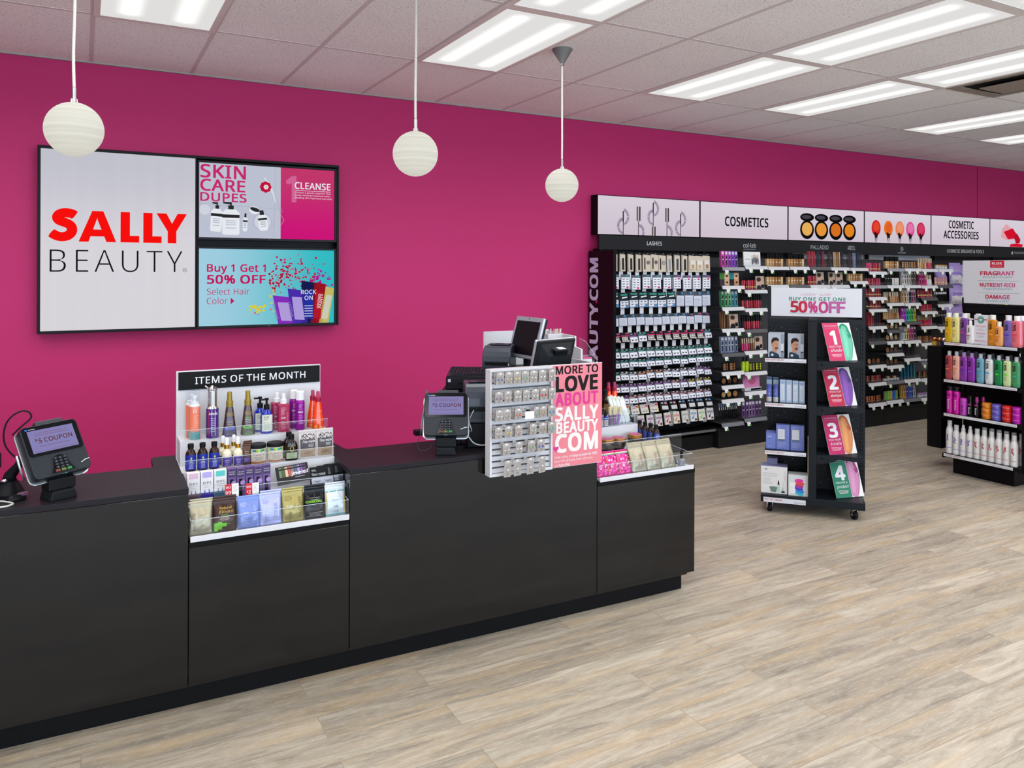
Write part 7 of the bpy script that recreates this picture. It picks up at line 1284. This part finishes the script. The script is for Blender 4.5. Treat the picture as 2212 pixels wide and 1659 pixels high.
def man(b, y, w, h):
    b.rect(-w/2, w/2, 0, h, y-.0004, M('#b4bcc8', .4)); b.rect(w*.30, w*.48, h*.02, h*.98, y-.0007, M('#8f99a8', .4)); b.rect(w*.30, w*.48, h*.28, h*.58, y-.001, M('#d5dae0', .4)); b.rect(w*.30, w*.48, h*.22, h*.26, y-.0011, M('#5a2a2a', .4))
    b.poly([(-w*.42, 0), (w*.22, 0), (w*.18, h*.12), (0, h*.20), (-w*.22, h*.26), (-w*.42, h*.22)], y-.0012, M('#1f3a4e', .5)); sk = M('#c98f70', .5); hr = M('#2f2018', .5)
    b.poly([(-w*.24, h*.24), (w*.02, h*.18), (w*.06, h*.34), (-w*.22, h*.44)], y-.0014, sk); b.ell(-w*.06, h*.52, w*.22, h*.21, y-.0016, sk, 18, tilt=.1); b.poly([(-w*.29, h*.56), (-w*.30, h*.72), (-w*.2, h*.82), (w*.02, h*.84), (w*.17, h*.77), (w*.17, h*.66), (w*.06, h*.70), (-w*.10, h*.69), (-w*.2, h*.62)], y-.0018, hr)
    b.ell(-w*.25, h*.52, w*.03, h*.05, y-.0018, M('#b97c60', .5), 8); [b.rect(-w*.10+w*.14*k, -w*.03+w*.14*k, h*.555, h*.57, y-.002, hr) for k in (0, 1)]; b.ell(w*.03, h*.38, w*.11, h*.055, y-.002, M('#6a4434', .5), 12); b.ell(w*.03, h*.385, w*.06, h*.012, y-.0022, M('#a8584e', .5), 8); b.stroke([(w*.03, h*.56), (w*.075, h*.48), (w*.03, h*.465)], .002, y-.002, M('#a9694e', .5)); b.ell(-w*.24, h*.10, w*.08, h*.05, y-.0016, wht, 12)
for i, x in enumerate((.099, .228)): fbox('hair_color_box', ('hair colour box picturing a dark haired man, at the outer upright', 'hair colour box picturing a dark haired man, beside the centre post')[i], x, .12, 1.0645, .104, .055, .166, M('#aab2bf', .4), man, 'hair colour boxes on the wheeled rack')
for i, x in enumerate((.10,)): fbox('hair_color_box', 'hair colour box behind the one at the outer upright', x+.002, .185, 1.0645, .104, .055, .168, M('#aab2bf', .4), None, 'hair colour boxes on the wheeled rack')
def vb(b): w = oval(.018, .018, 2); b.patch(-.016, .016, .030, .034, M('#d0d3d8', .4), w, 8); b.text('ion', -.002, .055, .007, wht, wrap=w)
for i, x in enumerate((.054, .098)):
    t = thing('developer_bottle', ('violet topped bottle at the outer upright, second shelf of the wheeled rack', 'violet topped bottle beside the pale blue boxes on the wheeled rack')[i], 'bottle', Fp(x, .075, .7565), FR, 'violet topped bottles'); b = MB(); b.lathe([(.017, 0), (.018, .003), (.018, .032, M('#b9bcb0', .4)), (.018, .086), (.0165, .092)], M('#5d68b4', .35), 18); vb(b); b.build('body', t); MB().lathe([(.0168, .092), (.0165, .118), (.014, .12)], M('#4a55a8', .35), 16).build('cap', t)
    fbox('pale_carton', ('pale blue carton behind the outer violet bottle', 'pale blue carton behind the inner violet bottle')[i], x, .15, .7565, .036, .036, .162, M('#9db3cc', .35), lambda b, y, w, h: b.rect(-w/2, w/2, h*.9, h, y-.0005, M('#3a5a80', .4)), 'pale blue cartons on the wheeled rack')
for i in range(4):
    def fc(b, y, w, h): b.rect(-w*.34, w*.30, h*.1, h*.8, y-.0005, M('#cfd8e4', .4)); b.rect(-w/2, w/2, h*.88, h*.9, y-.0005, M('#7f9ac0', .4)); b.text('ion', -w*.1, h*.86, .006, M('#5a78a8', .4), y); lines(b, -w*.25, w*.2, h*.2, h*.6, 6, M('#9fb2cc', .5), lambda x, z: y-.0006, h=.003)
    fbox('pale_carton', 'pale blue carton, %s of four counting from the violet bottles' % ORD[i], .1435+.0415*i, .08, .7565, .038, .034, .158-.002*i, M('#a9bdd8', .3, .1), fc, 'pale blue cartons on the wheeled rack')
peri = M('#6f7cc2', .4)
def pf(b, y, w, h):
    b.rect(-w*.38, w*.14, h*.42, h*.82, y-.0005, M('#d4d6dd', .4)); lines(b, -w*.32, w*.05, h*.5, h*.76, 6, M('#a3a8b8', .5), lambda x, z: y-.0006); b.rect(-w*.38, w*.14, h*.34, h*.42, y-.0005, M('#5a708a', .4)); b.text('ion', -w*.36, h*.88, .007, wht, y, al='L'); b.text('COLOR SYSTEM', w*.40, h*.55, .006, M('#c3c9ea', .5), y, rot=R(90), al='L', w=h*.38); lines(b, -w*.38, w*.35, h*.1, h*.28, 5, M('#aab2de', .5), lambda x, z: y-.0006, h=.0022)
for i, x in enumerate((.146, .240)): fbox('periwinkle_box', ('periwinkle carton in the middle of the third shelf, white label', 'periwinkle carton at the centre post side of the third shelf')[i], x, .10, .4285, .088, .045, .172, peri, pf, 'periwinkle cartons on the wheeled rack')
for i in range(4): fbox('slim_periwinkle_box', 'slim periwinkle carton at the outer upright, %s from the front' % ORD[i], .067, .085+.018*i, .4285, .064, .015, .108+.003*i, peri, (lambda b, y, w, h: (b.text('ion', -w*.2, h*.75, .010, wht, y), b.heart(-w*.02, h*.79, .006, y-.0006, M('#a9b2e0', .4)), lines(b, -w*.35, w*.2, h*.1, h*.18, 3, M('#a9b2e0', .5), lambda x, z: y-.0006))) if i == 0 else None, 'slim periwinkle cartons', rz=R(3))
def kit(b, y, w, h):
    g1, g2 = M('#6d8478', .4), M('#bcd0c4', .3); tx = M('#a7a7ad', .5); b.text('ion', -w*.40, h*.86, .010, M('#9a9ab0', .5), y, al='L'); b.heart(-w*.30, h*.885, .008, y-.0006, M('#9a9ab0', .5))
    for st, fz in (('PROFESSIONAL', .70), ('HAIR COLOR KIT', .62)): b.text(st, -w*.42, h*fz, .0095, tx, y, al='L', w=w*.55)
    lines(b, -w*.42, 0, h*.34, h*.55, 7, tx, lambda x, z: y-.0006); b.text('COLOR SYSTEM', w*.43, h*.5, .008, M('#b6b9d2', .5), y, rot=R(90), al='L', w=h*.35)
    b.ell(-.005, h*.22, w*.16, h*.04, y-.0007, g1, 16).poly([(-.005-w*.14, h*.20), (-.005-w*.09, h*.06), (-.005+w*.10, h*.05), (-.005+w*.15, h*.20)], y-.0006, g1); b.rect(w*.12, w*.22, h*.05, h*.34, y-.001, g2).poly([(w*.13, h*.34), (w*.21, h*.34), (w*.18, h*.50), (w*.16, h*.50)], y-.001, M('#15171a', .4)); b.poly([(w*.27, h*.05), (w*.41, h*.04), (w*.38, h*.22), (w*.35, h*.25), (w*.345, h*.5), (w*.335, h*.5), (w*.33, h*.25), (w*.29, h*.22)], y-.001, g2).rect(w*.28, w*.40, h*.04, h*.11, y-.0014, M('#1f3a2e', .4))
fbox('hair_color_kit', 'white hair colour kit box picturing a green bowl and brush', .090, .10, .1285, .172, .11, .185, M('#e3e0de', .45), kit, top=M('#8f92c0', .45))
fbox('slim_periwinkle_box', 'small periwinkle box tipped on the white kit box', .075, .14, .3143, .07, .06, .042, M('#77789a', .45), None)
def bowls(b, y, w, h):
    for i, (c, z) in enumerate((('#3ab8c8', .12), ('#2a8ad8', .24), ('#4a4ab8', .36), ('#a83aa0', .48), ('#e04a3a', .60), ('#e0359a', .74))): b.ell(w*.06+.004*math.sin(i*2), h*z, w*.22, h*.09, y-.0006-.0002*i, M(c, .35), 16, tilt=-.25+.05*i)
    b.rect(-w*.44, -w*.16, h*.12, h*.62, y-.0006, paper); lines(b, -w*.42, -w*.2, h*.2, h*.55, 5, M('#b0b0b6', .5), lambda x, z: y-.001)
fbox('bowl_set_box', 'white box picturing stacked rainbow mixing bowls on the wheeled rack', .246, .08, .1285, .128, .10, .142, M('#d3d6d6', .4), bowls)
t = thing('tall_carton', 'orange and white tube standing behind the wheeled rack edge', 'tube', Fp(.674, .40, .1285), FR); t.name = 'hair_tube'; MB().box(.664, .70, .38, .44, .078, .128, nv)
MB().loft([(0, .016, .012), (.11, .02, .008), (.14, .02, .003)], M('#e9e2d8', .4), 2.2).build('tube_body', t); MB().lathe([(.016, .14), (.016, .155)], M('#e07a2a', .4), 12).build('tube_end', t)

# ------------------------------------------------------------------ gondola with its end cap of coloured bottles
RM = Matrix.Translation((6.22, 3.912, 0)) @ Matrix.Rotation(R(-90), 4, 'Z')
def Rp(x, y, z): return tuple(RM @ Vector((x, y, z)))
t = thing('gondola', 'black gondola with an end cap of four bottle shelves', 'display rack', Rp(0, 0, 0), R(-90)); gk = M('#0f0e11', .42, var=.05)
MB().box(.012, .498, .11, 2.8, 0, .118, gk).build('base_plinth', t, .003)
MB().box(-.005, .62, .30, .315, .118, 1.378, gk).box(-.02, .9, .285, .315, 1.325, 1.378, gk).box(-.01, .0, .285, .30, .118, 1.36, gk).build('back_panel', t, .002)
MB().box(.592, .62, .03, .30, .13, 1.09, gk).build('side_panel', t, .002)
MB().box(.05, .60, .315, 2.8, .118, 1.36, gk).box(-.02, .62, .33, 2.8, 1.372, 1.384, gk).build('gondola_body', t)
for z in (1.067, .762, .484, .152):
    s_ = MB().box(.006, .582, .012, .30, z+.006, z+.018, gk).build('shelf', t)
    s_.location = (0, 0, 0)
    b = MB(); b.box(.004, .584, -.004, .012, z-.006, z+.022, gk).box(-.012, .004, -.001, .10, z-.016, z+.020, gk).box(.584, .60, -.001, .10, z-.016, z+.020, gk); b.build('shelf_lip', s_); b = MB(); strip(s_, .006, .578 if z > .2 else .55, -.0085, z-.001, z+.021)
MB().tube([(.60, .02, 1.05), (.60, -.01, 1.045), (.605, -.014, 1.03), (.60, -.008, 1.02)], .003, chrome, 6).build('hook', t)
t = thing('side_wing', 'narrow black side wing unit hung beside the bottle shelves', 'display rack', Rp(0, 0, 0), R(-90))
MB().box(-.262, -.134, .18, .20, .162, 1.028, gk).box(-.262, -.134, .20, .48, .162, .18, gk).box(-.262, -.134, .20, .48, 1.012, 1.028, gk).box(-.148, -.134, .20, .48, .18, 1.012, gk).build('casing', t, .002)
MB().box(-.20, -.01, .30, .32, .60, .68, gk).build('bracket', t)
for i, (x, c, c2) in enumerate(((-.235, '#c89a2a', '#a8653a'), (-.190, '#4a4548', '#b06a40'), (-.150, '#3a3054', '#b9bcc2'))):
    q = thing('round_cap_bottle', ('amber bottle with copper dome cap on the side wing', 'dark bottle with copper dome cap on the side wing', 'dark blue bottle with silver dome cap on the side wing')[i], 'bottle', Rp(x, .24, 1.0285), R(-90), 'dome capped bottles'); MB().lathe([(.018, 0), (.019, .003), (.019, .038)], M(c, .25), 16).build('body', q); MB().sphere((0, 0, .052), .0205, M(c2, .2, .85), 16).build('dome_cap', q)
t = thing('brand_sign', 'white sign with crimson fragrant, nutrient rich and damage lettering on the gondola', 'sign', Rp(0, 0, 0), R(-90)); b = MB()
b.box(-.012, .66, .275, .281, 1.405, 1.76, M('#d5d6dc', .4)); y = .2745; tl = M('#4a9aa0', .5); rr = M('#c01a40', .5); r2 = M('#cc4a8a', .5)
b.rect(.215, .325, 1.70, 1.757, y, M('#d01838', .4)).text('RUSK', .270, 1.725, .019, wht, y-.0006, w=.08, bold=.03).text('NOW AT SALLY', .27, 1.709, .007, wht, y-.0006, w=.08)
for (a, c, ww, z), (s2, z2) in zip((('FRAG', 'RANT', .148, 1.640), ('NUTRI', 'ENT-RICH', .142, 1.545), ('DAM', 'AGE', .104, 1.448)), (('botanicals', 1.615), ('ingredients', 1.520), ('protectant', 1.422))):
    x0 = {'FRAG': .135, 'NUTRI': .132, 'DAM': .178}[a]; wA = {'FRAG': .5, 'NUTRI': .42, 'DAM': .52}[a]; tot = {'FRAG': .270, 'NUTRI': .275, 'DAM': .19}[a]
    b.text(a, x0, z, .030, rr, y, al='L', w=tot*wA, bold=.035).text(c, x0+tot*wA+.002, z, .030, r2, y, al='L', w=tot*(1-wA), bold=.035); b.text(s2, .27, z2, .018, tl, y, w=.23 if a != 'DAM' else .18, shear=.5, bold=-.012)
for z in (1.592, 1.493): b.rect(.11, .44, z, z+.002, y, tl)
b.build('sign_board', t); MB().box(-.015, -.002, .272, .30, 1.37, 1.45, gk).box(-.012, .66, .282, .295, 1.378, 1.40, gk).build('sign_holder', t)
def rusk(h, col, w, capc, band, z, x, y, lab, grp, neck=.02, full=True):
    q = thing('shampoo_bottle', lab, 'bottle', Rp(x, y, z), R(-90), grp); b = MB(); d = w*.62; ry = d/2; rx = w/2
    m = M(col, .22, coat=.3); b.loft([(0, rx*.80, ry*.80), (.006, rx*.92, ry*.92), (.03, rx, ry), (h*.86, rx*.98, ry*.98), (h*.95, rx*.93, ry*.92), (h, rx*.80, ry*.8), (h+.002, neck*.7, neck*.7)], m, 3.2, 20)
    if full:
        wr = oval(rx*.98, ry*.98, 3.2); k = ink; b.text('RUSK', -rx*.25, h*.90, .0055, k, wrap=wr, w=rx*.75, bold=.02); b.text('RUSK', rx*.02, h*.64, h*.075, k, wrap=wr, rot=R(90), al='L', w=h*.22, bold=.06)
        b.patch(-rx*.72, -rx*.62, h*.62, h*.86, k, wr, 1); b.patch(-rx*.72, -rx*.34, h*.62, h*.64, k, wr, 2)
        b.patch(-rx*.72, rx*.22, h*.42, h*.475, M(band, .4), wr, 5); b.text('Brilliance', -rx*.2, h*.49, .005, k, wrap=wr, w=rx*.9, shear=.3); lines(b, -rx*.62, rx*.15, h*.22, h*.37, 5, M('#4a4048', .5), wr, h=.0022)
    b.build('body', q); c = MB(); c.lathe([(neck, h+.001), (neck, h+.036), (neck*.92, h+.038)], M(capc, .3), 18); c.build('cap', q); return q
FG = 'bottles on the end cap top shelf'
R1 = [(.024, .002, '#d2a81c', .064, '#f0f0ec', '#f0b92a', 'amber yellow bottle, white cap, nearest the side wing on end cap top shelf', .205), (.083, .002, '#e6dc8a', .066, '#f0efd8', '#eebc2a', 'pale yellow lotion bottle with cream cap on end cap top shelf', .205), (.153, .008, '#7e4aa0', .068, '#ece9f0', '#d02aa0', 'deep violet bottle, white cap, beside the white pump bottle', .205), (.374, .008, '#d98a22', .068, '#f0ece6', '#f09a2a', 'orange amber bottle with white cap beside the white card box', .205), (.494, .008, '#7c68b4', .068, '#ece9f0', '#5a3ad0', 'soft lavender bottle between orange and pink bottles', .205), (.556, .006, '#e2707e', .076, '#f4ecec', '#f0405a', 'coral pink bottle, white cap, front of top shelf', .205)]
for x, y, c, w, cc, bd, lab, h in R1: rusk(h, c, w, cc, bd, 1.0855, x, y+.03, lab, FG)
for x, c, cc, lab in ((.110, '#e0d888', '#f0efd8', 'pale yellow bottle standing behind the front yellow pair'), (.200, '#8a5ab0', '#ece9f0', 'violet bottle standing behind the white pump bottle'), (.434, '#d98a22', '#f0ece6', 'orange bottle standing behind the small peach one'), (.535, '#8a78bc', '#ece9f0', 'lavender bottle standing behind the front lavender one')): rusk(.203, c, .066, cc, c, 1.0855, x, .14, lab, FG, full=False)
rusk(.155, '#e8a05c', .062, '#efe8dc', '#f07a1a', 1.0855, .431, .022, 'small peach bottle with white cap before the orange ones', FG, neck=.015)
q = rusk(.150, '#e6e4e2', .062, '#eeeeee', '#d01a9a', 1.0855, .207, .022, 'white pump bottle with magenta band beside the card box', FG, neck=.012); MB().lathe([(.006, .185), (.006, .197)], wht, 10).box(-.012, .02, -.008, .008, .197, .206, wht).build('pump', q)
def feel(b, y, w, h):
    b.ell(0, h*.84, .028, .028, y-.001, M('#1f9078', .5), 20).ring(0, h*.84, .020, .002, y-.0014, wht).ell(0, h*.84, .010, .010, y-.0016, wht, 6); [b.rect(a, c_, h*.83, h*.865, y-.0005, M('#d02a6a', .5)) for a, c_ in ((-w*.46, -w*.2), (w*.2, w*.46))]
    pk_ = M('#d84a86', .5); b.text('FEEL-GOOD', 0, h*.60, .010, pk_, y, w=w*.66, bold=.01); b.text('PROTECTIVE', 0, h*.36, .010, pk_, y, w=w*.66, bold=.01); lines(b, -w*.3, w*.3, h*.48, h*.54, 3, M('#a9aab4', .5), lambda x, z: y-.0006, 'C'); lines(b, -w*.3, w*.3, h*.26, h*.31, 3, M('#a9aab4', .5), lambda x, z: y-.0006, 'C'); b.rect(-w*.48, w*.48, h*.13, h*.145, y-.0006, pk_)
carton('promo_card_box', 'white feel good card box with green round seal on end cap top shelf', Rp(.289, .045, 1.0855), .104, .05, .238, M('#dadae0', .45), feel, R(-90), cf=False)
R2 = [('#a8474e', '#f0803a', 'brick red'), ('#ecaf9c', '#f08a3a', 'pale peach'), ('#8b3aa8', '#5a2ac0', 'purple'), ('#8f34a8', '#7a5ad8', 'bright purple'), ('#6fa9bc', '#1fa8d8', 'sky blue'), ('#dfe3e2', '#1fa8d8', 'white'), ('#148a4c', '#4ad83a', 'emerald'), ('#cfe2a4', '#6ae03a', 'pale lime'), ('#4a9a68', '#1fb8a0', 'sea green')]
X2 = [.022, .083, .145, .208, .278, .347, .419, .484, .550]
for (c, bd, nm), x in zip(R2, X2):
    rusk(.196, c, .060, '#bfc3c8' if nm not in ('purple', 'bright purple') else '#a88ac0', bd, .7805, x, .04, '%s bottle in the front row of the end cap second shelf' % nm, 'bottles on the end cap second shelf', neck=.0145)
    rusk(.196, c, .060, '#6a6e74', bd, .7805, min(x+.032, .55), .15, '%s bottle in the back row of the end cap second shelf' % nm, 'bottles on the end cap second shelf', neck=.0145, full=False)
mgn = M('#d81aa8', .2, .15, coat=.3)
def rk3(x, y, h, r, m, txt, lab, cap, tm):
    q = thing('spray_can', lab, 'can', Rp(x, y, .5025), R(-90), 'styling bottles on the end cap third shelf'); b = MB(); b.lathe([(r*.95, 0), (r, .003), (r, h-.012), (r*.86, h)], m, 20); w = oval(r, r, 2); b.text('RUSK', 0, h*.78, .011, ink if m is mgn else M('#e04ab0', .4), wrap=w, w=r*1.3, bold=.03); b.text(txt, r*.2, h*.18, .011, tm, wrap=w, rot=R(90), al='L', w=h*.45, bold=.02); b.build('body', q)
    c = MB(); cap(c, h, r); c.build('cap', q); return q
clr = acrylic((.80, .78, .82), 'smoke_cap')
ccap = lambda c, h, r: c.lathe([(r*.9, h), (r*.9, h+.035), (r*.8, h+.037)], clr, 18)
for i, x in enumerate((.021, .078)): rk3(x+.002, .05, .185, .026, mgn, 'being strong', ('magenta spray can with smoky cap, nearest the side wing', 'magenta spray can with smoky cap, second along')[i], ccap, wht)
rk3(.137, .05, .135, .027, M('#c24ac0', .25, .1), 'being sexy', 'short orchid can beside the magenta pair', lambda c, h, r: c.lathe([(r*.95, h), (r*.9, h+.004)], M('#c22aa8', .3), 18), ink)
for i, (x, y, pc_) in enumerate(((.189, .05, '#17161a'), (.243, .05, '#d03aa0'), (.262, .105, '#d03aa0'), (.212, .12, '#17161a'))): rk3(x, y, .115, .020, M('#121114', .2, coat=.3), 'being', ('slim black bottle with pink dot beside the orchid can', 'slim black spray with pink pump beside the orange tubs', 'black spray with pink pump, rear one', 'slim black bottle, rear one')[i], lambda c, h, r, p=pc_: c.lathe([(.010, h), (.010, h+.012), (.013, h+.013), (.010, h+.045)], M(p, .3), 14).lathe([(.016, h), (.016, h+.05)], clr, 14), wht)
for j, (x, c, nm) in enumerate(((.316, '#e0821a', 'orange'), (.392, '#6a5fc0', 'periwinkle'), (.471, '#d8281e', 'red'), (.547, '#c01ab0', 'magenta'))):
    for k in range(3):
        q = thing('styling_tub', '%s styling tub, %s of its stack of three' % (nm, ('bottom', 'middle', 'top')[k]), 'tub', Rp(x, .06, .5025+.0425*k), R(-90), 'stacked styling tubs'); m = M(c, .35)
        b = MB(); b.lathe([(.031, 0), (.034, .003), (.034, .024), (.033, .026)], m, 24); w = oval(.034, .034, 2); lines(b, -.022, .02, .006, .016, 3, M('#3a2a2a', .5), w); b.build('tub_body', q); b = MB(); b.lathe([(.035, .026), (.0352, .040), (.033, .042)], m, 24); b.patch(-.026, .026, .026, .0275, M('#efe0e0', .4), oval(.0352, .0352, 2), 8).build('lid', q)
def wbot(x, y, lab, h, spray, c, full=True):
    q = thing('white_bottle', lab, 'bottle', Rp(x, y, .1705), R(-90), 'white bottles on the end cap bottom shelf'); b = MB(); r = .0285; m = M('#e2e0dd', .35)
    b.lathe([(r*.92, 0), (r, .004), (r, h*.74), (r*.96, h*.80), (r*.80, h*.89), (.0165, h*.965), (.0145, h)], m, 20); w = oval(r, r, 2)
    if full:
        cm = M(c, .4); b.patch(-r*.9, r*.9, h*.20, h*.215, cm, w, 8); rg = random.Random(int(x*1000))
        for i in range(9): a = rg.uniform(-.009, .009); z = h*(.44+.026*i); b.patch(a-.004, a+.004, z, z+.006, cm, w, 2)
        for i in range(4): b.text('*', rg.uniform(-.008, .008), h*(.45+.06*i), .014, cm, wrap=w)
        b.text('BIOTERA', -r*.6, h*.42, .005, M('#6a6a70', .5), wrap=w, rot=R(90), al='L', w=h*.3); lines(b, -.018, .006, h*.26, h*.36, 3, M('#77777c', .5), w); b.text('ion', 0, h*.80, .005, cm, wrap=w)
    b.build('body', q); k = MB()
    if spray: k.lathe([(.016, h), (.016, h+.016), (.012, h+.018), (.009, h+.045), (.006, h+.047)], m, 16)
    else: k.lathe([(.0178, h-.004), (.0172, h+.033), (.0155, h+.036)], M('#d9d9d8', .3), 16)
    k.build('cap', q)
for i in range(10):
    x = .018+.0566*i; pv = i < 4
    if i < 4: lab = ('white bottle with purple flowers, tallest, at the side wing end', 'white bottle with purple flowers and plain cap', 'white spray bottle with purple flowers beside the plain capped one', 'white spray bottle with purple flowers beside the red flowered ones')[i]
    else: lab = 'white bottle with red flowers, %s from the purple flowered ones' % ORD[i-4]
    wbot(x, .055, lab, .235 if i == 0 else .205, i in (2, 3), '#5a3fc0' if pv else '#c01a3a')
for i in range(6): wbot(.262+.0565*i, .125, 'white bottle in the back row of the bottom shelf, %s from the flowers change' % ORD[i], .212, False, '#c01a3a', i == 5)
for i in range(7):
    q = thing('stored_carton', 'small carton on the gondola top behind the white sign, %s from the side wing' % ORD[i], 'box', Rp(.06+.03*i, .42, 1.384), R(-90), 'small cartons on the gondola top'); MB().box(-.012, .012, 0, .04, 0, .035, M(('#6a4a9a', '#e0dcd4', '#2a2a34', '#b8c0d8', '#d8c86a', '#d8c86a', '#d8c86a')[i], .45)).build('carton', q)
